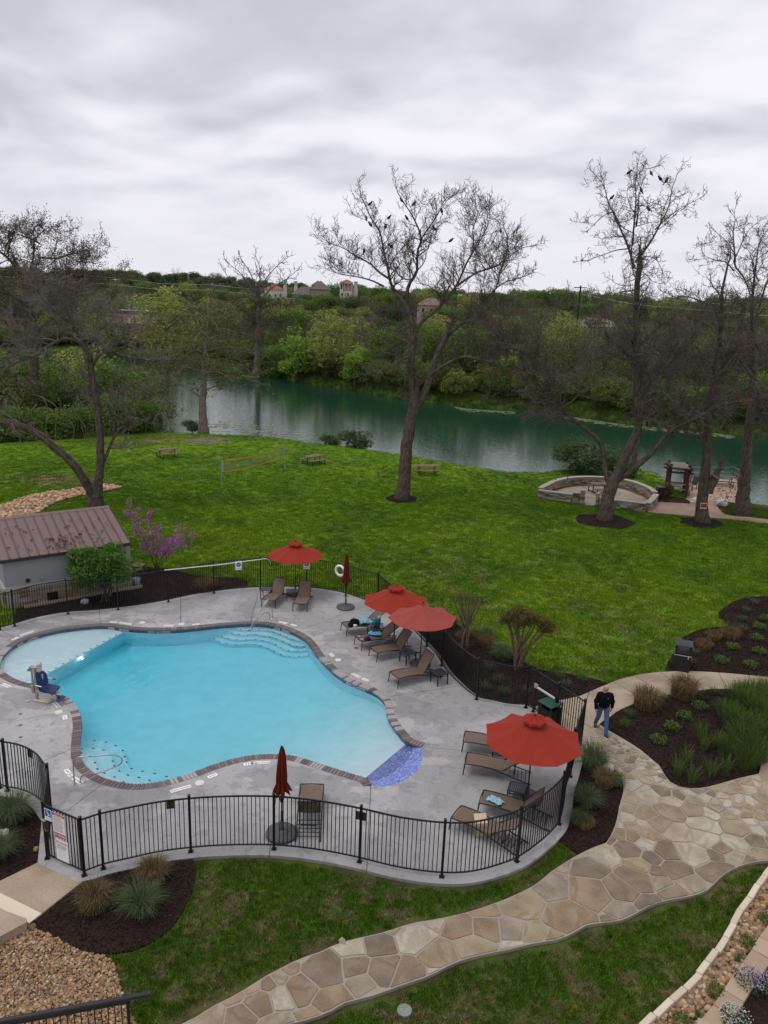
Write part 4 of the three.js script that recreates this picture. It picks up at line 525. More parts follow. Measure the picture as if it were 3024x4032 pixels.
function fence(parent, line, marks) {
  const S = marks.map((m) => { let b = 0, bd = 1e9, s = 0; for (let k = 0; k < line.length; k++) { if (k) s += d2(line[k], line[k - 1]); const d = d2(line[k], m); if (d < bd) { bd = d; b = s; } } return b; });
  S.forEach((s, k) => { const q = along(line, s), o = part(parent, 'post', postG, mBlack); o.position.set(q.x, 0, q.z); o.rotation.y = Math.atan2(-q.dz, q.dx); if (k) { const n = Math.max(2, Math.round((s - S[k - 1]) / 0.12)), L = []; for (let i = 0; i <= n; i++) { const e = along(line, lerp(S[k - 1] + 0.03, s - 0.03, i / n)); L.push([e.x, e.z]); } panel(parent, L); } });
}
const frontF = thing('pool_fence', 'curved black metal picket fence along the front of the pool deck', 'fence'); fence(frontF, frontFence, frontMarks);
fence(frontF, [[6.69,-22.33], [6.39,-22.86], [6.08,-23.42]], [[6.69,-22.33], [6.08,-23.42]]);
const backF = thing('pool_fence', 'curved black metal picket fence along the lawn side of the pool deck', 'fence'); fence(backF, backFence, backMarks);
fence(backF, [...gapRight].reverse(), [...gapRight].reverse());
const leftF = thing('pool_fence', 'short black picket fence bay at the left edge, ending at the signed gate', 'fence'); fence(leftF, leftFence, leftMarks); fence(leftF, leftReturn, [leftReturn[0], leftReturn[2]]);
function gate(name, label, [a, b]) { const t = thing(name, label, 'gate'), l = d2(a, b), e = [lerp(a[0], b[0], 0.07 / l), lerp(a[1], b[1], 0.07 / l)], f = [lerp(b[0], a[0], 0.07 / l), lerp(b[1], a[1], 0.07 / l)]; panel(t, [e, [(e[0] + f[0]) / 2, (e[1] + f[1]) / 2], f]).name = 'gate_leaf'; for (const q of [e, f]) { const o = part(t, 'stile', geo((g) => g.box(0, 0.85, 0, 0.045, 1.46, 0.045)), mBlack); o.position.set(q[0], 0, q[1]); o.rotation.y = Math.atan2(-(b[1] - a[1]), b[0] - a[0]); } for (const y of [0.35, 1.25]) { const o = part(t, 'hinge', hingeG, mBlack); o.position.set(b[0] + (a[0] - b[0]) * 0.035 / l, y, b[1] + (a[1] - b[1]) * 0.035 / l); o.rotation.y = Math.atan2(-(b[1] - a[1]), b[0] - a[0]); } return t; }
const gl = gate('pool_gate', 'black picket pool gate carrying the pool rules signs', gateLeft);
const gr = gate('pool_gate', 'black picket pool gate with a white push bar, near the walking man', [gateRight[1], gateRight[0]]);
{ // push bar
  const [a, b] = gateRight, t = Math.atan2(-(a[1] - b[1]), a[0] - b[0]); const o = new THREE.Group(); o.name = 'push_bar'; gr.add(o); const n = [-(b[1] - a[1]), b[0] - a[0]].map((v) => v / d2(a, b)), s = n[0] > 0 ? -1 : 1, cx = (a[0] + b[0]) / 2 + n[0] * s * 0.09, cz = (a[1] + b[1]) / 2 + n[1] * s * 0.09; o.position.set(cx, 1.05, cz); o.rotation.y = t;
  const mw = mat(0.62, 0.62, 0.6, 0.35, { metalness: 0.3 }); part(o, 'bar', geo((g) => { g.rbox(0.02, 0, 0, 0.95, 0.07, 0.05, 0.012); }), mw); part(o, 'latch_box', geo((g) => g.rbox(-0.43, 0.03, 0, 0.16, 0.16, 0.07, 0.015)), mat(0.4, 0.4, 0.4, 0.4, { metalness: 0.5 }));
}
// signs. Each is a thin printed plate on a fence.
function printed(w, h, f, bg = '#eceae6') { const c = document.createElement('canvas'); c.width = w; c.height = h; const x = c.getContext('2d'); x.fillStyle = bg; x.fillRect(0, 0, w, h); x.textAlign = 'center'; x.textBaseline = 'middle'; f(x, w, h); return mat(1, 1, 1, 0.5, { map: canvasTex(x) }); }
const signGeo = (w, h) => geo((g) => { g.quad([-w / 2, -h / 2, 0.004], [w / 2, -h / 2, 0.004], [w / 2, h / 2, 0.004], [-w / 2, h / 2, 0.004], [[0, 0], [1, 0], [1, 1], [0, 1]]); g.box(0, 0, 0, w, h, 0.006); });
function sign(label, [w, h], [x, y, z], turn, m) { return single('sign', signGeo(w, h), m, label, 'sign', [x, y, z], turn); }
const bars = (x, n, x0, x1, y0, dy, col, hgt = 7) => { const r = rng(n * 7 + x0); x.fillStyle = col; for (let k = 0; k < n; k++) { let p = x0; const end = x1 - r() * (x1 - x0) * 0.25; while (p < end) { const w = 10 + r() * 30; x.fillRect(p, y0 + k * dy, Math.min(w, end - p), hgt); p += w + 7; } } };
{
  const [a, b] = gateLeft, l = d2(a, b), dx = (b[0] - a[0]) / l, dz = (b[1] - a[1]) / l; let n = [-dz, dx]; if (n[1] < 0) n = [-n[0], -n[1]]; const t = Math.atan2(n[0], n[1]);
  const P = (s, y) => [a[0] + dx * s + n[0] * 0.03, y, a[1] + dz * s + n[1] * 0.03];
  sign('white and blue wheelchair symbol sign at the top of the pool gate', [0.23, 0.32], P(0.2, 1.35), t, printed(230, 320, (x) => { x.fillStyle = '#2161b0'; x.fillRect(16, 16, 198, 196); x.strokeStyle = '#f2f4f6'; x.lineWidth = 16; x.beginPath(); x.moveTo(92, 56); x.lineTo(96, 122); x.lineTo(146, 126); x.lineTo(168, 176); x.stroke(); x.beginPath(); x.arc(100, 150, 44, 1.9, 5.2 - 0.5, true); x.stroke(); x.fillStyle = '#f2f4f6'; x.beginPath(); x.arc(88, 44, 14, 0, 7); x.fill(); x.fillStyle = '#3a62a8'; x.font = 'bold 44px sans-serif'; x.fillText('POOL LIFT', 115, 262, 200); }));
  sign('pool rules sign with a red band reading NO DIVING on the gate', [0.42, 0.68], P(0.55, 1.16), t, printed(420, 680, (x) => { x.strokeStyle = '#b03a5a'; x.lineWidth = 6; x.strokeRect(12, 12, 396, 656); x.fillStyle = '#a8284a'; x.fillRect(14, 16, 392, 62); x.fillStyle = '#f4eef0'; x.font = 'bold 50px sans-serif'; x.fillText('POOL RULES', 210, 50); bars(x, 17, 34, 384, 102, 25, '#6a6a78', 11); x.fillStyle = '#a8284a'; x.fillRect(14, 552, 392, 116); x.fillStyle = '#f4eef0'; x.font = 'bold 74px sans-serif'; x.fillText('NO DIVING', 210, 612, 380); }));
  sign('white sign headed NO Outside low on the pool gate', [0.42, 0.60], P(0.60, 0.48), t, printed(420, 600, (x) => { x.strokeStyle = '#777'; x.lineWidth = 4; x.strokeRect(10, 10, 400, 580); x.fillStyle = '#33333a'; x.font = 'bold 72px sans-serif'; x.fillText('NO Outside', 210, 90, 380); bars(x, 4, 40, 380, 150, 34, '#55555c', 16); bars(x, 6, 60, 360, 310, 36, '#bdbcc0', 7); }));
  const lk = part(gl, 'lock', geo((g) => { g.rbox(0, 0, 0, 0.1, 0.26, 0.09, 0.012); g.tube([[0.03, -0.06, 0.04], [0.1, -0.1, 0.08], [0.16, -0.07, 0.05]], 0.012, 6); }), mat(0.12, 0.1, 0.085, 0.4, { metalness: 0.7 })); lk.position.set(...P(0.07, 1.02)); lk.rotation.y = t;
  part(lk, 'lock_cover', geo((g) => g.rbox(0, 0.15, 0.02, 0.11, 0.05, 0.1, 0.01)), mat(0.6, 0.58, 0.54, 0.3, { metalness: 0.8 }));
}
const onFence = (line, q, out) => { let b = 0, bd = 1e9; line.forEach((p, k) => { const d = d2(p, q); if (d < bd) { bd = d; b = k; } }); const a = line[Math.max(0, b - 1)], c = line[Math.min(line.length - 1, b + 1)], l = d2(a, c); let n = [-(c[1] - a[1]) / l, (c[0] - a[0]) / l]; if (n[1] < 0) n = [-n[0], -n[1]]; return { x: line[b][0] + n[0] * out, z: line[b][1] + n[1] * out, t: Math.atan2(n[0], n[1]) }; };
{
  const m = printed(300, 420, (x) => { x.strokeStyle = '#55606e'; x.lineWidth = 4; x.strokeRect(6, 6, 288, 408); x.fillStyle = '#274d9c'; x.beginPath(); x.arc(150, 172, 104, 0, 7); x.fill(); x.strokeStyle = '#dfe6f2'; x.lineWidth = 15; x.beginPath(); x.moveTo(86, 150); x.lineTo(150, 196); x.lineTo(202, 118); x.stroke(); x.lineWidth = 8; x.beginPath(); x.moveTo(84, 224); x.quadraticCurveTo(118, 204, 150, 224); x.quadraticCurveTo(182, 244, 216, 224); x.stroke(); x.fillStyle = '#c32a2e'; x.font = 'bold 58px sans-serif'; x.fillText('NO DIVING', 150, 350, 270); x.fillStyle = '#33415e'; x.fillRect(40, 28, 220, 12); });
  const q = onFence(backFence, [-6.93,-35.25], 0.03); sign('white NO DIVING sign with a blue disc on the far fence', [0.32, 0.45], [q.x, 1.28, q.z], q.t, m);
  const p = onFence(backFence, [-3.74,-35.55], 0.045); sign('white NO DIVING sign half hidden behind the far open parasol', [0.32, 0.45], [p.x, 1.28, p.z], p.t, m);
  const dark = mat(0.045, 0.055, 0.025, 0.6); for (const [line, e, y, w, lab] of [[frontFence, [-0.32,-16.5], 1.32, 0.28, 'dark olive sign back on the front fence right of the single lounger'], [frontFence, [-5.01,-16.54], 1.42, 0.2, 'small dark sign back under the front fence rail near the gate'], [leftFence, [-9.51,-18.56], 1.38, 0.2, 'small dark sign back on the fence bay at the left edge']]) { const s = onFence(line, e, -0.03); sign(lab, [w, 0.24], [s.x, y, s.z], s.t + Math.PI, dark); }
  const pa = onFence(backFence, [-9.96,-33.17], 0.07), pb = onFence(backFence, [-5.64,-35.39], 0.07), pm = onFence(backFence, [-6.93,-35.25], 0.09);
  single('rescue_pole', geo((g) => { g.tube([[pa.x, 1.6, pa.z], [lerp(pa.x, pb.x, 0.5), 1.59, lerp(pa.z, pb.z, 0.5) + 0.12], [pb.x, 1.58, pb.z]], 0.02, 8); g.tube([[pb.x, 1.58, pb.z], [pb.x + 0.15, 1.5, pb.z], [pb.x + 0.2, 1.3, pb.z]], 0.012, 6); }), mat(0.75, 0.75, 0.7, 0.4), 'long white rescue pole hung along the far fence rail', 'pole');
  const lr = onFence(backFence, [-1.86,-34.95], 0.06); single('life_ring', geo((g) => g.add(new THREE.TorusGeometry(0.24, 0.06, 10, 28))), mat(0.8, 0.8, 0.78, 0.5), 'white life ring on the far fence behind the closed parasol', 'life ring', [lr.x - 0.15, 1.25, lr.z], lr.t);
}
// ---------- loungers ----------
const slingTex = colourMap(256, 256, (u, v) => { const a = (Math.floor(u * 64) + Math.floor(v * 64)) % 2 ? 1 : 0.86, b = 0.86 + 0.28 * vnoise(u * 12, v * 60, 12, 60) ; return [a * b, a * b * 0.97, a * b * 0.93]; }, 2.2);
const mSling = mat(0.17, 0.126, 0.10, 0.75, { map: slingTex }), mFrame = mat(0.022, 0.018, 0.016, 0.42, { metalness: 0.3 });
const LOUNGE = 'loungers on the pool deck';
function lounger(label, q, turn, lift) { // foot end at the origin, head towards +x
  const t = thing('sun_lounger', label, 'lounger', [q[0], 0, q[1]], turn, LOUNGE), W = 0.325, hx = 1.16, hy = 0.325, bl = 0.78, ex = hx + Math.cos(lift) * bl, ey = hy + Math.sin(lift) * bl;
  const sheet = (P) => geo((g) => { const n = P.length; for (const s of [0.006, -0.006]) for (let k = 0; k < n - 1; k++) for (let j = 0; j < 4; j++) { const z0 = lerp(-W + 0.03, W - 0.03, j / 4), z1 = lerp(-W + 0.03, W - 0.03, (j + 1) / 4), dip = (z) => -0.025 * (1 - (z / W) ** 2), A = (p, z) => [p[0], p[1] + dip(z) + s, z], uv = (p, k_, z) => [k_ * 0.25, z]; g.quad(A(P[k], z0), A(P[k], z1), A(P[k + 1], z1), A(P[k + 1], z0), [uv(P[k], k, z0), uv(P[k], k, z1), uv(P[k], k + 1, z1), uv(P[k], k + 1, z0)]); } });
  part(t, 'seat_sling', sheet([[0.02, 0.375], [0.25, 0.385], [0.5, 0.38], [0.75, 0.36], [0.95, 0.335], [hx, hy]]), mSling);
  part(t, 'back_sling', sheet([0, 0.25, 0.5, 0.75, 1].map((k) => [hx + 0.02 + (ex - hx - 0.02) * k, hy + (ey - hy) * k + 0.04 * Math.sin(k * 3.1)])), mSling);
  for (const s of [-1, 1]) {
    part(t, 'side_rail', geo((g) => g.tube([[0, 0.375, s * W], [0.3, 0.385, s * W], [0.6, 0.37, s * W], [0.9, 0.32, s * W], [1.2, 0.235, s * W], [1.5, 0.14, s * W], [1.78, 0.06, s * W], [1.98, 0.022, s * W]], 0.02, 6)), mFrame);
    part(t, 'back_rail', geo((g) => g.tube([[hx - 0.02, hy, s * (W - 0.035)], [hx + (ex - hx) * 0.5, hy + (ey - hy) * 0.5 + 0.035, s * (W - 0.035)], [ex, ey, s * (W - 0.035)]], 0.017, 6)), mFrame);
    part(t, 'leg', geo((g) => g.tube([[0, 0.375, s * W], [-0.015, 0.2, s * W], [-0.04, 0.0, s * W]], [0.021, 0.02, 0.018], 6)), mFrame);
  }
  part(t, 'foot_bar', geo((g) => g.tube([[0, 0.375, -W], [-0.02, 0.37, 0], [0, 0.375, W]], 0.018, 6)), mFrame);
  part(t, 'head_bar', geo((g) => g.tube([[ex, ey, -W + 0.035], [ex, ey + 0.005, 0], [ex, ey, W - 0.035]], 0.017, 6)), mFrame);
  for (let k = 0; k < 5; k++) { const x = 1.34 + k * 0.12, y = lerp(0.19, 0.05, (x - 1.34) / 0.5); part(t, 'rack_bar', geo((g) => g.tube([[x, y, -W], [x, y, W]], 0.011, 5)), mFrame); }
  part(t, 'back_support', geo((g) => g.tube([[hx + (ex - hx) * 0.55, hy + (ey - hy) * 0.55, -0.24], [1.46, 0.17, -0.24], [1.5, 0.155, -0.2], [1.5, 0.155, 0.2], [1.46, 0.17, 0.24], [hx + (ex - hx) * 0.55, hy + (ey - hy) * 0.55, 0.24]], 0.012, 6)), mFrame);
  return t;
}
function byFeet(a, b, head) { const c = [(a[0] + b[0]) / 2, (a[1] + b[1]) / 2], l = d2(a, b); let n = [-(b[1] - a[1]) / l, (b[0] - a[0]) / l]; if (n[0] * (head[0] - c[0]) + n[1] * (head[1] - c[1]) < 0) n = [-n[0], -n[1]]; return [c, Math.atan2(-n[1], n[0])]; }
const L1 = byFeet([-5.47,-33.06], [-4.83,-32.94], [-4.71,-34.9]), L2 = byFeet([-3.99,-32.69], [-3.34,-32.66], [-3.52,-35.23]), L3 = byFeet([-1.64,-30.72], [-1.38,-30.16], [-0.27,-31.94]), L4 = byFeet([-1.01,-29.38], [-0.68,-28.79], [0.69,-30.53]), L5 = byFeet([-0.37,-28.37], [-0.04,-27.8], [1.19,-29.34]), L6 = byFeet([0.43,-26.29], [0.78,-25.72], [2.04,-27.2]);
const L7 = byFeet([2.89,-22.25], [2.79,-21.65], [4.21,-22.16]), L8 = byFeet([2.85,-21.07], [2.71,-20.39], [4.36,-20.61]), L9 = byFeet([3.14,-19.15], [2.94,-18.54], [4.66,-18.97]), L10 = byFeet([2.44,-18.42], [2.1,-17.84], [3.7,-17.47]);
lounger('leftmost brown sling lounger on the far deck, beside a slatted table', ...L1, 0.75);
lounger('brown sling lounger under the farthest open parasol, right of the pair', ...L2, 0.85);
lounger('brown sling lounger piled with a black bag and pale towel', ...L3, 0.72);
lounger('brown sling lounger with purple bag, swim rings and blue towel', ...L4, 0.62);
lounger('empty brown sling lounger behind a small table, under the faded parasol', ...L5, 1.0);
lounger('empty brown sling lounger nearest the pool of the row by the curved fence', ...L6, 1.02);
lounger('brown sling lounger half covered by the near red parasol', ...L7, 0.7);
lounger('brown sling lounger beside the near red parasol pole, rear rack showing', ...L8, 0.62);
lounger('brown sling lounger with one crumpled blue towel beside the front fence', ...L9, 0.85);
const lastLounger = lounger('brown sling lounger with a beige towel hanging down its side', ...L10, 0.6);
{ const a = [-2,-17.13], b = [-1.34,-17.16], c = [(a[0] + b[0]) / 2, (a[1] + b[1]) / 2], l = d2(a, b); let n = [(b[1] - a[1]) / l, -(b[0] - a[0]) / l]; if (n[1] > 0) n = [-n[0], -n[1]]; lounger('lone brown sling lounger seen from behind, next to the closed parasol', [c[0] + n[0] * 1.98, c[1] + n[1] * 1.98], Math.atan2(n[1], -n[0]), 0.95); }
// ---------- side tables ----------
function table(label, q, turn) {
  const t = thing('side_table', label, 'table', [q[0], 0, q[1]], turn, 'small slatted side tables'), m = mat(0.055, 0.06, 0.075, 0.35, { metalness: 0.5 }), s = 0.23;
  part(t, 'top_frame', geo((g) => { for (const k of [-1, 1]) { g.rbox(k * s, 0.44, 0, 0.035, 0.035, 0.5, 0.006); g.rbox(0, 0.44, k * s, 0.425, 0.035, 0.035, 0.006); } }), m);
  for (let k = 0; k < 8; k++) part(t, 'slat', slatG, m).position.set(-0.185 + k * 0.053, 0.443, 0);
  for (const [x, z] of [[-1, -1], [1, -1], [1, 1], [-1, 1]]) part(t, 'leg', legG, mFrame).position.set(x * 0.225, 0.21, z * 0.225);
  part(t, 'stretcher', geo((g) => { for (const k of [-1, 1]) { g.box(k * s, 0.36, 0, 0.018, 0.018, 0.42); g.box(0, 0.36, k * s, 0.42, 0.018, 0.018); } }), mFrame);
  return t;
}
const slatG = geo((g) => g.rbox(0, 0, 0, 0.042, 0.018, 0.43, 0.004)), legG = geo((g) => g.box(0, 0, 0, 0.034, 0.42, 0.034));
table('slatted dark side table left of the far lounger pair', [-5.44,-34.22], L1[1] + 0.1);
table('slatted dark side table between the two far loungers', [-4.22,-34.08], L2[1] + 0.2);
table('dark side table carrying the turquoise backpack', [-0.21,-30.04], L3[1]);
table('slatted dark side table in front of the faded parasol pole', [1.15,-27.88], L5[1] + 0.05);
table('slatted dark side table against the curved fence, end of the row', [2.3,-26.26], L6[1]);
table('slatted dark side table half under the near red parasol', [3.88,-21.19], L7[1]);
table('slatted dark side table beside the near parasol pole', [4.1,-19.24], L9[1]);
// ---------- parasols ----------
const weave = colourMap(256, 256, (u, v) => { const t = 0.9 + 0.14 * vnoise(u * 128, v * 128, 128) + 0.16 * (fbm(u * 5, v * 5, 3, 5) - 0.5); return [t, t, t]; }, 3);
function parasol(label, q, { r = 1.33, top = 2.56, rim = 1.98, red = [0.44, 0.050, 0.032], vent = true, turn = 0, base = true } = {}) {
  const t = thing('open_parasol', label, 'parasol', [q[0], 0, q[1]], turn), m = phys(...red, 0.9, { map: weave, specularIntensity: 0.2, transmission: 0.16, thickness: 0, side: THREE.DoubleSide }), C = (k, f, y) => { const a = k / 8 * 6.2832, rr = r * f; return [Math.cos(a) * rr, y, Math.sin(a) * rr]; };
  const y = (f) => lerp(top, rim, f) - 0.045 * Math.sin(f * Math.PI) + 0.02 * f;
  for (let k = 0; k < 8; k++) part(t, 'canopy_panel', geo((g) => { const n = 7, w = 4, f0 = vent ? 0.13 : 0.01, grid = []; for (let i = 0; i <= n; i++) { const f = lerp(f0, 1, i / n), row = []; for (let j = 0; j <= w; j++) { const s = j / w, a = C(k, f, 0), b = C(k + 1, f, 0), sag = Math.sin(s * Math.PI), x = lerp(a[0], b[0], s), z = lerp(a[2], b[2], s), inn = 1 - 0.02 * sag * f * f; row.push([x * inn, y(f) - 0.06 * sag * f, z * inn]); } grid.push(row); } for (let i = 0; i < n; i++) for (let j = 0; j < w; j++) g.quad(grid[i][j], grid[i][j + 1], grid[i + 1][j + 1], grid[i + 1][j]); }), m);
  if (vent) part(t, 'vent_cap', geo((g) => { for (let k = 0; k < 8; k++) for (let j = 0; j < 3; j++) { const at = (s, f, yy) => { const a = C(k, f, 0), b = C(k + 1, f, 0); return [lerp(a[0], b[0], s), yy + 0.025 * Math.sin(s * Math.PI), lerp(a[2], b[2], s)]; }; g.quad(at(j / 3, 0.005, top + 0.1), at((j + 1) / 3, 0.005, top + 0.1), at((j + 1) / 3, 0.24, top + 0.0), at(j / 3, 0.24, top + 0.0)); g.quad(at(j / 3, 0.24, top + 0.0), at((j + 1) / 3, 0.24, top + 0.0), at((j + 1) / 3, 0.25, top - 0.07), at(j / 3, 0.25, top - 0.07)); } }), m);
  part(t, 'finial', geo((g) => { g.cyl(0, top + 0.11, 0, 0.03, 0.022, 0.06, 10); g.add(new THREE.SphereGeometry(0.026, 10, 8), M4(0, top + 0.15, 0)); }), mFrame);
  for (let k = 0; k < 8; k++) part(t, 'rib', geo((g) => { const P = [0.04, 0.5, 0.98].map((f) => { const c = C(k, f, y(f) - 0.022); return c; }); g.tube(P, 0.011, 5); const c = C(k, 0.5, y(0.5) - 0.025); g.tube([c, [0, top - 0.62, 0].map((v, i) => (i === 1 ? v : c[i] * 0.06))], 0.009, 5); }), mFrame);
  part(t, 'pole', geo((g) => { g.cyl(0, top / 2, 0, 0.022, 0.022, top, 10); g.cyl(0, top - 0.62, 0, 0.045, 0.045, 0.09, 10); }), mFrame);
  if (base) part(t, 'base', baseG, mat(0.06, 0.06, 0.068, 0.55));
  return t;
}
const baseG = geo((g) => { g.add(new THREE.LatheGeometry([[0.0, 0.0], [0.42, 0], [0.43, 0.03], [0.41, 0.075], [0.36, 0.09], [0.18, 0.105], [0.17, 0.14], [0.09, 0.15], [0.05, 0.16], [0.04, 0.42], [0, 0.42]].map((p) => new THREE.Vector2(...p)), 32)); });
function closedParasol(label, q, turn = 0) {
  const t = thing('closed_parasol', label, 'parasol', [q[0], 0, q[1]], turn), m = mat(0.12, 0.016, 0.011, 0.9, { map: weave, side: THREE.DoubleSide });
  part(t, 'canopy', geo((g) => { const rows = [[2.56, 0.05], [2.45, 0.075], [2.2, 0.10], [1.95, 0.115], [1.72, 0.125], [1.55, 0.12], [1.42, 0.17], [1.3, 0.205]], n = 64, R = rows.map(([y, r], k) => Array.from({ length: n + 1 }, (_, j) => { const a = j / n * 6.2832, f = 1 + (0.08 + 0.24 * (k / 7)) * Math.sin(a * 8 + k * 0.12) + 0.05 * Math.sin(a * 3 + k); return [Math.cos(a) * r * f, y - (k === 7 ? 0.05 * Math.cos(a * 8) : 0), Math.sin(a) * r * f]; })); for (let k = 0; k < rows.length - 1; k++) for (let j = 0; j < n; j++) g.quad(R[k][j], R[k][j + 1], R[k + 1][j + 1], R[k + 1][j]); }), m);
  part(t, 'strap', geo((g) => g.add(new THREE.TorusGeometry(0.125, 0.014, 6, 24), M4(0, 1.55, 0, Math.PI / 2))), m);
  part(t, 'finial', geo((g) => { g.cyl(0, 2.58, 0, 0.05, 0.05, 0.03, 12); g.add(new THREE.SphereGeometry(0.026, 10, 8), M4(0, 2.62, 0)); }), mFrame);
  for (let k = 0; k < 8; k++) { const a = k / 8 * 6.2832, c = Math.cos(a), s = Math.sin(a); part(t, 'rib', geo((g) => g.tube([[c * 0.07, 1.3, s * 0.07], [c * 0.075, 1.15, s * 0.075], [c * 0.035, 1.02, s * 0.035]], 0.008, 4)), mFrame); }
  part(t, 'pole', geo((g) => { g.cyl(0, 1.28, 0, 0.021, 0.021, 2.56, 10); g.cyl(0, 1.02, 0, 0.045, 0.055, 0.07, 10); g.cyl(0, 0.45, 0, 0.03, 0.03, 0.5, 10); }), mFrame);
  part(t, 'base', baseG, mat(0.06, 0.06, 0.068, 0.55));
}
const RED = [0.31, 0.036, 0.022];
parasol('open red parasol standing over the two farthest loungers', [-4.14,-34.84], { red: RED, turn: 0.2, r: 1.4 });
parasol('open bright red parasol behind the faded one', [0.62,-29.37], { red: RED, turn: 0.35, r: 1.38 });
parasol('faded salmon red parasol without a vent, over the lounger row', [1.64,-27.72], { red: [0.34, 0.072, 0.058], vent: false, turn: 0.1, r: 1.36, rim: 2.0, top: 2.5 });
parasol('large open red parasol nearest the camera, by the right gate', [4.44,-19.35], { red: RED, turn: 0.28, r: 1.42, rim: 1.94, top: 2.56 });
closedParasol('closed dark red parasol near the far fence and life ring', [-1.62,-33.34]);
closedParasol('closed dark red parasol in front of the pool, beside the lone lounger', [-2.39,-17.43], 0.4);
// ---------- pool rails and lift ----------
const mSteel = mat(0.42, 0.40, 0.37, 0.24, { metalness: 0.95 });
function bend(P, r = 0.019) { return geo((g) => g.tube(curve(P, 0.05), r, 9)); }
{
  const a = [-8.56,-19.15], b = [-8.47,-19.33], n = [a[0] - b[0], a[1] - b[1]];
  const t = thing('handrail', 'bent stainless handrail at the near left pool steps', 'handrail'), dir = [0.97, -0.2];
  const T = (q, s, y) => [q[0] + dir[0] * s, y, q[1] + dir[1] * s];
  part(t, 'rail', bend([T(a, 0, 0), T(a, 0, 0.55), T(a, 0.03, 0.82), T(a, 0.14, 0.92), T(a, 0.6, 0.93), T(a, 1.18, 0.90), T(a, 1.34, 0.78), T(a, 1.30, 0.62), T(a, 1.1, 0.52), T(a, 0.6, 0.36), T(b, 0.16, 0.28), T(b, 0.02, 0.16), T(b, 0, 0)]), mSteel);
  for (const q of [a, b]) part(t, 'escutcheon', geo((g) => g.cyl(q[0], 0.012, q[1], 0.06, 0.035, 0.024, 16)), mSteel);
  const c = [-4.8,-31.76], d = [-4.88,-31.54], u = thing('handrail', 'bent stainless handrail at the far pool steps', 'handrail'), e = [-0.62, 0.78], U = (q, s, y) => [q[0] + e[0] * s, y, q[1] + e[1] * s];
  part(u, 'rail', bend([U(c, 0, 0), U(c, 0, 0.6), U(c, 0.05, 0.88), U(c, 0.18, 0.97), U(c, 0.34, 0.9), U(c, 0.8, 0.46), U(c, 1.25, 0.0), U(c, 1.42, -0.2), U(c, 1.38, -0.3), U(c, 1.2, -0.14), U(d, 0.6, 0.36), U(d, 0.15, 0.42), U(d, 0, 0.3), U(d, 0, 0)]), mSteel);
  for (const q of [c, d]) part(u, 'escutcheon', geo((g) => g.cyl(q[0], 0.012, q[1], 0.06, 0.035, 0.024, 16)), mSteel);
}
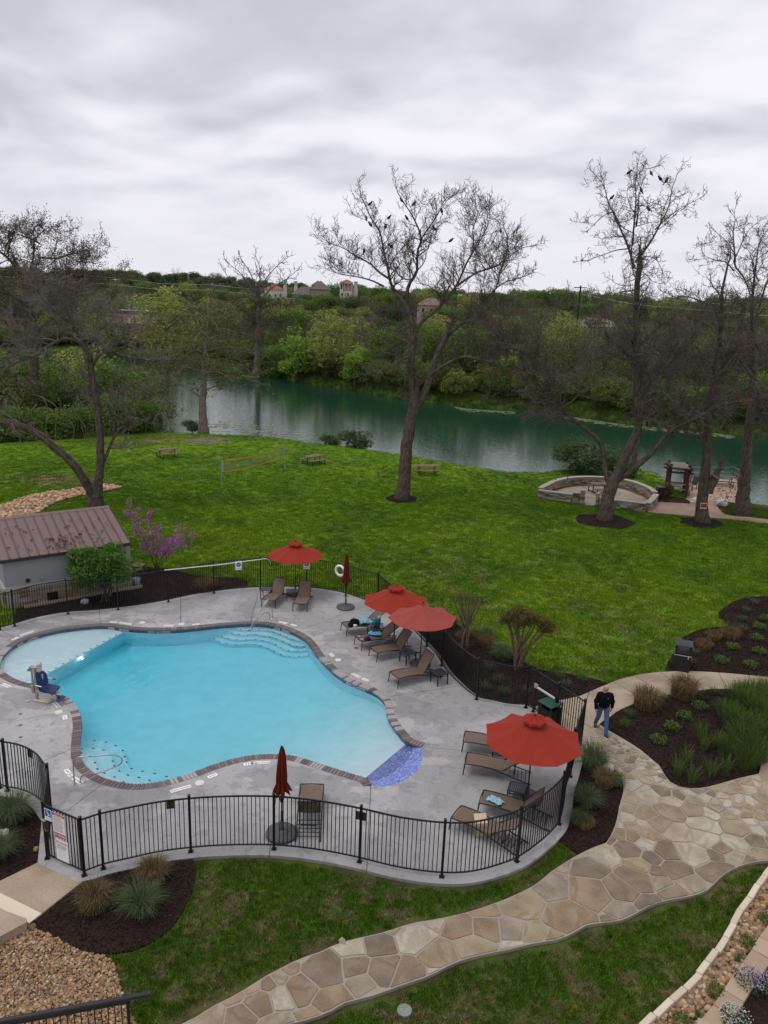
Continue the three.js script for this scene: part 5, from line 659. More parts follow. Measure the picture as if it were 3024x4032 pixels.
{
  const q = [-11.7,-23.89], t = thing('pool_lift', 'pool lift with navy plastic chair on a steel mast', 'pool lift', [q[0], 0, q[1]], -0.18), mNavy = mat(0.010, 0.022, 0.095, 0.4), mCream = mat(0.48, 0.42, 0.34, 0.5), mLiftSteel = mat(0.38, 0.36, 0.33, 0.35, { metalness: 0.6 }), mWhite = mat(0.75, 0.74, 0.7, 0.4);
  part(t, 'base_plate', geo((g) => { g.rbox(0.16, 0.025, -0.02, 0.6, 0.05, 0.3, 0.02); g.rbox(0.28, 0.06, -0.05, 0.34, 0.05, 0.2, 0.02); g.rbox(-0.3, 0.02, 0.18, 0.18, 0.035, 0.08, 0.017, 0.4); }), mCream);
  part(t, 'mast', geo((g) => { g.rbox(-0.05, 0.62, 0, 0.09, 1.2, 0.09, 0.015); g.rbox(-0.16, 0.78, 0.02, 0.05, 0.95, 0.05, 0.012); g.rbox(-0.16, 0.42, 0.02, 0.1, 0.28, 0.1, 0.015); g.rbox(-0.08, 1.24, 0, 0.3, 0.07, 0.14, 0.02); g.tube([[-0.24, 1.14, 0.08], [-0.24, 1.14, -0.1]], 0.05, 10); }), mLiftSteel);
  part(t, 'lift_arm', geo((g) => { g.rbox(0.06, 1.22, -0.1, 0.1, 0.3, 0.24, 0.02, 0.3); g.rbox(0.22, 0.36, 0.02, 0.5, 0.06, 0.07, 0.015); g.rbox(0.12, 0.6, -0.12, 0.06, 0.7, 0.06, 0.012); }), mCream);
  const shell = (pts, z0, z1) => geo((g) => { const n = 8; for (let k = 0; k < pts.length - 1; k++) for (let j = 0; j < n; j++) { const f = (i) => lerp(z0, z1, i / n), e = (i, p) => { const s = (i / n - 0.5) * 2; return [p[0] + p[2] * s * s, p[1] + p[3] * s * s, f(i) * p[4]]; }; g.quad(e(j, pts[k]), e(j + 1, pts[k]), e(j + 1, pts[k + 1]), e(j, pts[k + 1])); g.quad(...[e(j, pts[k]), e(j, pts[k + 1]), e(j + 1, pts[k + 1]), e(j + 1, pts[k])].map((v) => [v[0] - 0.012, v[1] - 0.03, v[2]])); } });
  const seat = part(t, 'seat', shell([[0.2, 0.52, 0, 0.05, 0.86], [0.32, 0.485, 0, 0.045, 1], [0.5, 0.48, 0, 0.035, 1], [0.66, 0.485, 0, 0.02, 0.98], [0.72, 0.455, -0.02, 0.01, 0.9]], -0.27, 0.27), mNavy);
  part(t, 'backrest', shell([[0.22, 0.5, 0.04, 0, 0.9], [0.15, 0.7, 0.08, 0, 1], [0.10, 0.92, 0.09, 0, 1], [0.06, 1.05, 0.07, -0.02, 0.8], [0.05, 1.1, 0.02, -0.03, 0.55]], -0.27, 0.27), mNavy);
  for (const s of [-1, 1]) { const a = part(t, 'armrest', geo((g) => g.tube([[0.15, 0.74, s * 0.3], [0.38, 0.72, s * 0.31]], 0.017, 8)), mWhite); part(a, 'grip', geo((g) => g.tube([[0.38, 0.72, s * 0.31], [0.5, 0.70, s * 0.315]], 0.021, 8)), mat(0.01, 0.015, 0.03, 0.5)); }
  part(t, 'footrest', geo((g) => { g.tube([[0.62, 0.42, 0.04], [0.78, 0.26, 0.04]], 0.018, 8); g.rbox(0.88, 0.2, 0.04, 0.16, 0.05, 0.4, 0.02, 0, -0.2); g.rbox(0.8, 0.26, 0.04, 0.1, 0.1, 0.1, 0.02); }), mNavy);
}
// ---------- small things on the deck ----------
function cloth(w, d, seed, amp) { const r = rng(seed), o = r() * 50; return geo((g) => { const n = 14, P = (i, j) => { const u = i / n - 0.5, v = j / n - 0.5, k = 1 - 0.25 * vnoise(u * 5 + o, v * 5); return [u * w * k, amp * (vnoise(u * 7 + o, v * 7) * 0.8 + vnoise(u * 15 + o, v * 13 + 3) * 0.4), v * d * k]; }; for (const s of [0, 1]) for (let i = 0; i < n; i++) for (let j = 0; j < n; j++) { const q = [P(i, j), P(i, j + 1), P(i + 1, j + 1), P(i + 1, j)].map((p) => [p[0], p[1] - s * 0.008, p[2]]); s ? g.quad(q[3], q[2], q[1], q[0]) : g.quad(...q); } }); }
const mTowel = mat(0.22, 0.47, 0.60, 0.95), onSeat = (q) => [q[0], 0.375, q[1]];
single('towel', cloth(0.62, 0.5, 3, 0.17), mTowel, 'pale blue towel heaped beside the black bag', 'towel', onSeat([-0.65,-30.75]), 0.4);
single('towel', cloth(0.6, 0.34, 4, 0.1), mat(0.11, 0.42, 0.55, 0.95), 'turquoise towel lying behind the purple bag', 'towel', onSeat([-0.2,-29.59]), -0.3);
single('towel', cloth(0.5, 0.3, 7, 0.11), mat(0.27, 0.52, 0.58, 0.95), 'light blue crumpled towel alone on the lounger by the front fence', 'towel', [[3.4,-18.63][0], 0.365, [3.4,-18.63][1]], -0.75);
{ // beige towel hanging over the side rail of the last lounger
  const a = [2.73,-17.62], b = [3.07,-17.68], s = part(scene, numbered('towel'), geo((g) => { const n = 6; for (let k = 0; k < n; k++) { const f = k / n, h = (k + 1) / n, P = (t, y, o) => [lerp(a[0], b[0], t), y + 0.008 * Math.sin(t * 19), lerp(a[1], b[1], t) + o]; for (const e of [0, 0.008]) { g.quad(P(f, 0.03, 0.05 + e), P(h, 0.03, 0.05 + e), P(h, 0.40, 0.03 + e), P(f, 0.40, 0.03 + e)); g.quad(P(f, 0.40 + e, 0.03), P(h, 0.40 + e, 0.03), P(h, 0.385 + e, -0.42), P(f, 0.385 + e, -0.42)); } } }), mat(0.50, 0.41, 0.29, 0.95)); tag(s, 'beige towel hanging over the side of the lounger behind the front fence', 'towel');
}
{
  const blob = (w, h, d, seed) => geo((g) => { const s = new THREE.SphereGeometry(1, 20, 14), P = s.attributes.position; for (let k = 0; k < P.count; k++) { const x = P.getX(k), y = P.getY(k), z = P.getZ(k), q = 0.78 + 0.44 * vnoise(x * 2.2 + seed, y * 2.2 + z * 2.9 + seed); P.setXYZ(k, x * q * w, Math.max(-0.55, y) * q * h + 0.5 * h, z * q * d); } s.computeVertexNormals(); g.add(s); });
  const p = [-1.09,-30.51], bag = thing('beach_bag', 'black slouching beach bag with a white cloth poking out', 'bag', [p[0], 0.365, p[1]], 0.3), mK = mat(0.006, 0.006, 0.008, 0.8); part(bag, 'bag_body', blob(0.2, 0.2, 0.16, 2), mK); part(bag, 'bag_flap', blob(0.13, 0.12, 0.15, 9), mK).position.set(-0.16, 0, 0.08); part(bag, 'white_cloth', blob(0.11, 0.08, 0.07, 4), mat(0.7, 0.68, 0.64, 0.9)).position.set(-0.02, 0, 0.17);
  const k = [-0.13,-30.3], pack = thing('backpack', 'turquoise backpack standing on a side table', 'backpack', [k[0], 0.465, k[1]], 0.2), mT = mat(0.03, 0.22, 0.27, 0.7), mD = mat(0.015, 0.09, 0.12, 0.7); part(pack, 'pack_body', geo((g) => { g.rbox(0, 0.19, 0, 0.33, 0.38, 0.2, 0.08); }), mT); part(pack, 'front_pocket', geo((g) => g.rbox(-0.02, 0.13, 0.12, 0.24, 0.2, 0.06, 0.025)), mD); part(pack, 'handle', geo((g) => g.tube([[-0.06, 0.37, 0], [-0.03, 0.43, 0], [0.03, 0.43, 0], [0.06, 0.37, 0]], 0.012, 6)), mD); part(pack, 'clear_pouch', blob(0.09, 0.06, 0.07, 6), mat(0.45, 0.45, 0.4, 0.3)).position.set(0.1, 0.36, 0);
  const u = [-0.36,-30.22], tum = thing('tumbler', 'grey insulated tumbler beside the turquoise backpack', 'cup', [u[0], 0.46, u[1]]); part(tum, 'cup', geo((g) => g.add(new THREE.LatheGeometry([[0, 0], [0.032, 0], [0.045, 0.2], [0, 0.2]].map((q) => new THREE.Vector2(...q)), 16))), mat(0.35, 0.37, 0.38, 0.3, { metalness: 0.6 })); part(tum, 'lid', geo((g) => g.cyl(0, 0.21, 0, 0.048, 0.045, 0.025, 16)), mat(0.5, 0.5, 0.5, 0.3));
  const v = [-0.48,-29.03]; single('swim_bag', blob(0.15, 0.11, 0.12, 12), mat(0.035, 0.012, 0.12, 0.85), 'small purple bag on the lounger with the swim rings', 'bag', [v[0], 0.36, v[1]], 0.5);
  const ring = (label, q, R, c, y = 0.39) => single('swim_ring', geo((g) => g.add(new THREE.TorusGeometry(R, R * 0.28, 8, 20), M4(0, R * 0.25, 0, Math.PI / 2))), mat(...c, 0.5), label, 'swim ring', [q[0], y, q[1]]);
  ring('lime green dive ring on the lounger with the purple bag', [-0.7,-29.02], 0.055, [0.4, 0.6, 0.06]); ring('red and white dive ring beside the lime green one', [-0.73,-29.23], 0.05, [0.55, 0.08, 0.07]); ring('pale blue dive ring at the lounger end beside the others', [-0.85,-29.31], 0.05, [0.3, 0.42, 0.7]); ring('orange red dive ring lying on the wet deck', [-0.94,-29.01], 0.075, [0.6, 0.07, 0.03], 0.0);
}
{ // green bin by the right gate
  const q = [5.88,-23.49], t = thing('litter_bin', 'square black bin with a dark green lid inside the right gate', 'bin', [q[0], 0, q[1]], 0.62), mG = mat(0.012, 0.06, 0.045, 0.4); part(t, 'lid', geo((g) => { g.rbox(0, 0.86, 0, 0.62, 0.07, 0.62, 0.025); }), mG);
  for (const [x, z] of [[-1, -1], [1, -1], [1, 1], [-1, 1]]) part(t, 'corner_post', geo((g) => g.box(x * 0.27, 0.42, z * 0.27, 0.04, 0.84, 0.04)), mBlack);
  for (let s = 0; s < 4; s++) for (let k = 0; k < 7; k++) part(t, 'slat', geo((g) => g.box(-0.22 + k * 0.073, 0.4, 0.28, 0.05, 0.6, 0.015)), mBlack).rotation.y = s * Math.PI / 2;
  part(t, 'liner', geo((g) => g.box(0, 0.38, 0, 0.46, 0.62, 0.46)), mat(0.004, 0.004, 0.004, 0.8));
}
{ // black litter bin in the mulch by the walk
  const q = [12.12,-28.25], t = thing('litter_bin', 'tall black plastic litter bin in the mulch beside the concrete walk', 'bin', [q[0], -0.035, q[1]], -0.35), m = mat(0.010, 0.010, 0.011, 0.5);
  part(t, 'body', geo((g) => { g.rbox(0, 0.36, 0, 0.6, 0.72, 0.6, 0.04); for (const s of [-1, 1]) { g.rbox(0, 0.36, s * 0.3, 0.46, 0.5, 0.02, 0.01); g.rbox(s * 0.3, 0.36, 0, 0.02, 0.5, 0.46, 0.01); } }), m);
  part(t, 'hood', geo((g) => { for (const [x, z] of [[-1, -1], [1, -1], [1, 1], [-1, 1]]) g.rbox(x * 0.27, 0.92, z * 0.27, 0.07, 0.36, 0.07, 0.01); g.rbox(0, 0.8, 0, 0.62, 0.09, 0.62, 0.02); }), m);
  part(t, 'lid', geo((g) => { g.rbox(0, 1.12, 0, 0.66, 0.06, 0.66, 0.02); g.add(new THREE.CylinderGeometry(0.2, 0.43, 0.07, 4), M4(0, 1.18, 0, 0, Math.PI / 4)); }), mat(0.03, 0.031, 0.033, 0.5));
  part(t, 'white_tie', geo((g) => { g.wall([[-0.315, -0.315], [0.315, -0.315], [0.315, 0.315], [-0.315, 0.315]], 0.71, 0.735, true); g.box(0.2, 0.66, 0.32, 0.03, 0.1, 0.01); }), mat(0.6, 0.6, 0.58, 0.6, { side: THREE.DoubleSide }));
}
// ---------- the railing of the terrace below the camera ----------
{
  const a = [-3.48,2.78,-9.9], b = [-5.53,2.92,-9.2], e = [-3.72,2.64,-9.9], t = thing('terrace_railing', 'dark metal terrace handrail in the bottom left corner', 'railing'), A = [a[0], a[1], a[2]], d = [b[0] - a[0], b[1] - a[1], b[2] - a[2]], l = Math.hypot(...d), m = mat(0.022, 0.022, 0.025, 0.4, { metalness: 0.3 });
  const at = (s) => [a[0] + d[0] * s / l, a[1] + d[1] * s / l, a[2] + d[2] * s / l], ry = Math.atan2(-d[2], d[0]), rz = Math.asin(d[1] / l);
  const c = at(2.5); part(t, 'handrail', geo((g) => { g.tube([at(-0.02), at(0.02), at(2.5), at(5)], [0.05, 0.055, 0.055, 0.055], 10, true, 0.6); }), m);
  part(t, 'top_rail', geo((g) => g.tube([at(0.3), at(5)].map((q) => [q[0], q[1] - 0.09, q[2]]), 0.018, 6)), mBlack); part(t, 'bottom_rail', geo((g) => g.tube([at(0.3), at(5)].map((q) => [q[0], q[1] - 0.92, q[2]]), 0.018, 6)), mBlack);
  for (const s of [0.34, 2.3, 4.3]) { const q = at(s); part(t, 'post', geo((g) => g.box(q[0], q[1] - 0.53, q[2], 0.05, 1.04, 0.05, ry)), mBlack); }
  for (let k = 1; k < 44; k++) { const q = at(0.34 + k * 0.1); part(t, 'baluster', geo((g) => g.box(q[0], q[1] - 0.5, q[2], 0.016, 0.84, 0.016, ry)), mBlack); }
  const q0 = at(0.1), q1 = at(5.2), fy = a[1] - 1.06; struct('terrace', geo((g) => g.prism([[q0[0] + 0.1, q0[2] - 0.12], [q1[0], q1[2] - 0.12], [q1[0], q1[2] + 3], [q0[0] + 0.1, q0[2] + 3]], -0.2, fy)), mWalk);
}

// ---------- plants ----------
function blades(seed, n, { r0 = 0.08, h = 0.5, spread = 0.45, w = 0.006, tip = [0.10, 0.14, 0.05], foot = [0.07, 0.09, 0.03], droop = 0.6, seg = 4 }) {
  const r = rng(seed); return geo((g) => { for (let k = 0; k < n; k++) { const a = r() * 6.283, d = r0 * Math.sqrt(r()), out = spread * (0.15 + 0.85 * r()), H = h * (0.55 + 0.5 * r()), b = a + (r() - 0.5) * 0.9, v = 0.75 + 0.5 * r(), W = w * (0.7 + 0.6 * r()), cx = -Math.sin(b) * W, cz = Math.cos(b) * W; let p = null; g.col = mix3(foot, tip, 0.3 + 0.7 * r()).map((e) => e * v);
    for (let i = 0; i <= seg; i++) { const t = i / seg, x = Math.cos(a) * d + Math.cos(b) * out * t * t, z = Math.sin(a) * d + Math.sin(b) * out * t * t, y = H * (t * (1 + droop) - droop * t * t * t), q = 1 - t * 0.85, m = [[x - cx * q, y, z - cz * q], [x + cx * q, y, z + cz * q]]; if (p) g.quad(p[0], p[1], m[1], m[0]); p = m; } } });
}
const mPlant = phys(1, 1, 1, 1.0, { vertexColors: true, side: THREE.DoubleSide, transmission: 0.35, thickness: 0, specularIntensity: 0.3 });
function leaves(seed, n, place, size, col, vary = 0.4) { // free leaves; place(r) gives a point and an outward direction
  const r = rng(seed); return geo((g) => { for (let k = 0; k < n; k++) { const [x, y, z, nx = 0, ny = 1, nz = 0] = place(r), s = size * (0.6 + 0.8 * r()), u = V3(r() - 0.5 + nx * 0.5, (r() - 0.5) * 0.75 + ny * 0.25, r() - 0.5 + nz * 0.5).normalize(), e = V3((r() - 0.5) * 0.7, r() - 0.5, (r() - 0.5) * 0.7).cross(u).normalize(), b = 1 - vary / 2 + vary * r(), c = Array.isArray(col[0]) ? col[Math.floor(r() * col.length)] : col; g.col = c.map((q) => q * b); const A = [x - e.x * s * 0.42, y - e.y * s * 0.42, z - e.z * s * 0.42], B = [x + u.x * s, y + u.y * s, z + u.z * s], C = [x + e.x * s * 0.42, y + e.y * s * 0.42, z + e.z * s * 0.42], D = [x - u.x * s * 0.7, y - u.y * s * 0.7, z - u.z * s * 0.7]; g.quad(A, B, C, D); } });
}
const clumpKinds = {
  green: [['leaf_blades', blades(1, 620, { r0: 0.2, h: 0.40, spread: 0.5, w: 0.0055, droop: 1.0, seg: 5, tip: [0.115, 0.16, 0.07], foot: [0.05, 0.08, 0.028] })]],
  brown: [['dead_core', blades(2, 700, { r0: 0.27, h: 0.40, spread: 0.24, w: 0.007, tip: [0.24, 0.155, 0.07], foot: [0.13, 0.085, 0.04], droop: 1.1 })], ['leaf_blades', blades(3, 170, { r0: 0.24, h: 0.38, spread: 0.55, w: 0.0055, droop: 1.0, seg: 5, tip: [0.10, 0.135, 0.06], foot: [0.05, 0.07, 0.025] })]],
  straw: [['dead_core', blades(4, 600, { r0: 0.32, h: 0.28, spread: 0.17, w: 0.007, tip: [0.27, 0.165, 0.065], foot: [0.15, 0.09, 0.04], droop: 1.3 })], ['leaf_blades', blades(5, 60, { r0: 0.2, h: 0.6, spread: 0.5, w: 0.006, tip: [0.08, 0.12, 0.05], foot: [0.05, 0.07, 0.03] })]],
  iris: [['leaf_blades', blades(6, 60, { r0: 0.12, h: 0.62, spread: 0.3, w: 0.012, tip: [0.10, 0.17, 0.03], foot: [0.06, 0.10, 0.02], droop: 0.15 })]],
  reed: [['leaf_blades', blades(7, 420, { r0: 0.5, h: 0.85, spread: 0.5, w: 0.013, tip: [0.085, 0.145, 0.022], foot: [0.035, 0.068, 0.012], droop: 0.3 })], ['dead_core', blades(8, 90, { r0: 0.42, h: 0.5, spread: 0.35, w: 0.01, tip: [0.2, 0.14, 0.05], foot: [0.1, 0.07, 0.03] })]],
  small: [['leaf_blades', blades(9, 110, { r0: 0.09, h: 0.26, spread: 0.26, w: 0.006, tip: [0.10, 0.14, 0.055], foot: [0.05, 0.075, 0.025] })]],
  leafy: [['foliage', leaves(10, 260, (r) => { const a = r() * 6.283, d = 0.26 * Math.sqrt(r()), y = 0.04 + 0.22 * r() * (1 - d * 1.6); return [Math.cos(a) * d, y, Math.sin(a) * d, Math.cos(a), 0.7, Math.sin(a)]; }, 0.04, [[0.085, 0.145, 0.022], [0.06, 0.115, 0.02], [0.12, 0.17, 0.03]])]],
};
function plant(kind, name, label, q, s = 1, turn = 0, group, y = -0.04) { const t = thing(name, label, 'plant', [q[0], y, q[1]], turn, group); for (const [n, g] of clumpKinds[kind]) part(t, n, g, mPlant); t.scale.setScalar(s); return t; }
let turn = 0; const T = () => (turn += 2.4);
plant('brown', 'ornamental_grass', 'brown centred grass clump against the front fence by the gate', [-5.27,-15.65], 1.15, T());
plant('brown', 'ornamental_grass', 'brown and green grass clump nearest the gate ramp', [-6.33,-14.73], 1.15, T());
plant('green', 'ornamental_grass', 'blue green grass clump right of the brown pair in the gate bed', [-5.25,-14.64], 1.25, T());
plant('green', 'ornamental_grass', 'large green grass clump behind the left fence bay', [-9.62,-17.68], 1.45, T());
plant('green', 'ornamental_grass', 'green grass clump cut by the left frame edge', [-9.34,-16.23], 1.2, T());
plant('green', 'ornamental_grass', 'tall green grass clump at the right fence corner, below the parasol', [6.78,-21.18], 1.5, T());
plant('brown', 'ornamental_grass', 'brown grass clump just below the pale boulder', [6.91,-20.24], 1.0, T());
plant('green', 'ornamental_grass', 'small green clump right of the brown one below the boulder', [7.22,-20.29], 0.8, T());
plant('green', 'ornamental_grass', 'green grass clump midway down the bed beside the flagstone path', [6.11,-19.22], 1.1, T());
plant('straw', 'ornamental_grass', 'orange brown grass clump at the lower end of the fence side bed', [5.84,-18.29], 0.75, T());
plant('green', 'ornamental_grass', 'thin green clump left of the orange brown one in the fence side bed', [5.65,-18.41], 0.7, T());
plant('brown', 'ornamental_grass', 'big brown grass mound at the bend of the concrete walk', [9.7,-25.08], 1.55, T());
plant('brown', 'ornamental_grass', 'big green and brown grass mound overhanging the concrete walk', [11.39,-26], 1.65, T());
plant('straw', 'ornamental_grass', 'tan grass mound nearest the tall black bin', [13.91,-30.45], 1.0, T());
plant('straw', 'ornamental_grass', 'middle tan grass mound of the three behind the black bin', [14.71,-31.43], 1.0, T());
plant('straw', 'ornamental_grass', 'largest tan grass mound of the three behind the black bin', [15.58,-31.68], 1.25, T());
plant('green', 'ornamental_grass', 'green grass clump between the two crape myrtles', [5.05,-28.58], 1.3, T());
plant('brown', 'ornamental_grass', 'brown grass clump right of the bare crape myrtle', [4.51,-29.77], 1.0, T());
plant('green', 'ornamental_grass', 'green clump at the lawn edge behind the brown myrtle clump', [4.62,-30.68], 1.0, T());
plant('straw', 'ornamental_grass', 'tan clump just right of the bare crape myrtle stems', [4.15,-30.72], 0.9, T());
plant('straw', 'ornamental_grass', 'tan clump at the left foot of the bare crape myrtle', [3.56,-30.41], 0.85, T());
plant('brown', 'ornamental_grass', 'low grass clump at the far tip of the myrtle bed', [3.16,-31.81], 1.0, T());
plant('brown', 'ornamental_grass', 'green and brown clump behind the far fence near the purple blossom tree', [-8.47,-35.02], 1.3, T());
const SP = 'small plants spaced out in the mulch';
for (const q of [[10.54,-25.65], [8.88,-24.32], [8.49,-23.57], [12.61,-26.24], [13.2,-29.65], [18.48,-35.73], [17.6,-34.67], [16.86,-33.53], [16.42,-32.33], [12.64,-28.72]]) plant('small', 'young_grass', 'small young grass tuft spaced out in the mulch right of the pool', q, 1.15, T(), SP);
for (const q of [[4.55,-26.52], [3.97,-25.9], [4.65,-25.58], [5.48,-25.69], [6.98,-27.01], [7.83,-26.83], [7.07,-26.33], [3.55,-29.4], [4.35,-27.52]]) plant('small', 'young_grass', 'small young grass tuft in the mulch behind the curved fence', q, 1.2, T(), SP + ' behind the fence');
for (const q of [[11.66,-25.14], [10.14,-23.61], [10.85,-24.37], [9.37,-22.73]]) plant('leafy', 'perennial', 'low leafy green perennial in the round mulch bed beside the man', q, 1.1, T(), SP + ' in the round bed');
for (const q of [[15.14,-30.43], [16.65,-31.47], [16.12,-30.08], [15.14,-28.7], [14.08,-29.05], [17.36,-32.77], [18.17,-33.8]]) plant('leafy', 'perennial', 'low leafy green perennial in the mulch behind the walk', q, 1.15, T(), SP + ' by the black bin');
for (const q of [[9.36,-20.91], [9.82,-21.45], [9.65,-20.54], [10.38,-20.91], [10.95,-23.18], [10.75,-22.4], [11.24,-22.55], [10.99,-21.21]]) plant('iris', 'iris_clump', 'upright narrow leaved iris clump at the edge of the round bed', q, 1.0, T(), 'iris clumps in the round bed');
for (const [x, z, s] of [[1330, 1090, 0.85], [1400, 1190, 1.0], [1500, 1040, 1.05], [1450, 1310, 1.05], [1550, 1400, 1.0], [1390, 940, 0.85], [1530, 900, 0.9], [1610, 1130, 1.1], [1610, 990, 1.0], [1480, 1440, 0.8], [1560, 1240, 1.1], [1340, 1360, 0.8], [1460, 960, 0.9], [1640, 870, 0.9], [1650, 1320, 1.0], [1440, 870, 0.7]]) { const q = [[12.24,-24.17], [14.68,-26.35]]; const a = q[0], b = q[1]; const w = reedSpot(x, z); plant('reed', 'reed_clump', 'tall reedy green clump in the dense stand at the right edge', w, s * 0.8, T(), 'reed stand at the right edge'); }
function reedSpot(x, y) { const A = [13.04,-26.42], B = [14.82,-26.55], C = [10.93,-21.35], D = [12.4,-21.44], u = (x - 1300) / 359, v0 = (y - 850) / 600, v = v0 * (0.82 + 0.18 * v0); return [lerp(lerp(A[0], B[0], u), lerp(C[0], D[0], u), v), lerp(lerp(A[1], B[1], u), lerp(C[1], D[1], u), v)]; }
{ // flowers and tufts along the planter wall
  const bush = (label, q, s, petals, y = 0.03) => { const t = thing('flowering_plant', label, 'plant', [q[0], y, q[1]], T()); t.scale.setScalar(s); part(t, 'foliage', leaves(20, 500, (r) => { const a = r() * 6.283, d = 0.32 * Math.sqrt(r()), y_ = 0.34 * r() * (1 - d); return [Math.cos(a) * d, y_, Math.sin(a) * d]; }, 0.03, [[0.045, 0.075, 0.022], [0.06, 0.095, 0.03]]), mPlant); part(t, 'blossoms', leaves(21, 300, (r) => { const a = r() * 6.283, d = 0.34 * Math.sqrt(r()); return [Math.cos(a) * d, 0.28 + 0.13 * r() - d * 0.35, Math.sin(a) * d, 0, 1, 0]; }, 0.022, petals), mPlant); };
  bush('purple aster spilling over the planter wall', [8.07,-13.14], 1.0, [[0.42, 0.25, 0.55], [0.5, 0.34, 0.6], [0.6, 0.6, 0.62]]); bush('white flowered plant at the bottom right corner', [7.35,-12.22], 0.95, [[0.72, 0.74, 0.72], [0.66, 0.7, 0.62]]); bush('white and purple flowered plant at the right frame edge', [8.39,-13.05], 0.9, [[0.5, 0.4, 0.6], [0.7, 0.7, 0.7]]);
  const tufts = [[8.55,-14.32], [7.3,-12.98], [9.32,-15.02], [6.69,-12.37], [6.31,-12.23], [8.11,-13.82]]; ['bright green tuft in the cobbles halfway up the planter wall', 'bright green tuft in the cobbles by the lower planter wall', 'dark green tuft in the cobbles at the right frame edge', 'thin green tuft in the cobbles near the bottom edge', 'yellow green tuft in the cobbles at the bottom edge', 'thin grassy tuft leaning on the middle of the planter wall'].forEach((l, k) => plant(k === 3 || k === 5 ? 'iris' : 'leafy', 'rock_garden_tuft', l, tufts[k], k === 3 || k === 5 ? 0.45 : 0.8, T(), undefined, -0.02));
}
// ---------- boulders ----------
function boulder(label, q, s, c, y = -0.05) { const g = geo((b) => { const k = new THREE.IcosahedronGeometry(1, 3), P = k.attributes.position; for (let i = 0; i < P.count; i++) { const x = P.getX(i), yy = P.getY(i), z = P.getZ(i), f = 0.75 + 0.45 * vnoise(x * 1.6 + s * 9 + 5, yy * 1.6 + z * 2.1 + 7); P.setXYZ(i, x * f * s, yy * f * s * 0.75 + s * 0.4, z * f * s * 0.85); } k.computeVertexNormals(); b.add(k); }); return single('boulder', g, mat(...c, 0.9, { bumpMap: concreteBump, bumpScale: 0.02 }), label, 'rock', [q[0], y, q[1]], s * 20); }
boulder('pale grey boulder in the bed between the fence and the flagstones', [7.2,-20.94], 0.24, [0.5, 0.49, 0.46]);
boulder('white boulder at the left frame edge in the mulch', [-9.6,-16.96], 0.2, [0.62, 0.61, 0.6]);
boulder('small tan rock in the mulch left of the gate', [-8.51,-16.54], 0.075, [0.42, 0.28, 0.13]);
boulder('small white rock in the mulch behind the far fence', [-13.54,-32.82], 0.2, [0.5, 0.49, 0.47]);
boulder('brown cobble where the ramp meets the gravel', [-7.46,-14.04], 0.09, [0.25, 0.18, 0.12]);
boulder('pale stone standing on the upper edge of the flagstone path', [-0.56,-13.95], 0.1, [0.45, 0.38, 0.28]);
boulder('white landscape boulder at the corner of the riverside patio', [23.5,-56.69], 0.42, [0.55, 0.53, 0.5]);
boulder('white landscape boulder beside the large trunk at the riverside patio', [25.42,-56.47], 0.5, [0.55, 0.53, 0.5]);
{ const q = [0.78,-12.32], t = single('valve_cover', geo((g) => { g.cyl(0, 0.01, 0, 0.15, 0.145, 0.04, 28); for (const [x, z] of [[0.06, 0.02], [-0.05, 0.05], [0.02, -0.06]]) g.cyl(x, 0.032, z, 0.01, 0.01, 0.004, 8); }), mat(0.20, 0.22, 0.19, 0.7), 'round grey green valve cover in the near lawn', 'cover', [q[0], -0.055, q[1]]); const p = [-17.83,-75.92]; single('concrete_pad', geo((g) => g.prism(curve(Array.from({ length: 12 }, (_, k) => [Math.cos(k / 12 * 6.283) * 2.3, Math.sin(k / 12 * 6.283) * 1.9]), 0.3, true), -0.1, 0.03)), mat(0.24, 0.2, 0.18, 0.9, { map: walkTex }), 'round weathered concrete pad on the far lawn', 'pad', [p[0], -0.06, p[1]]); }
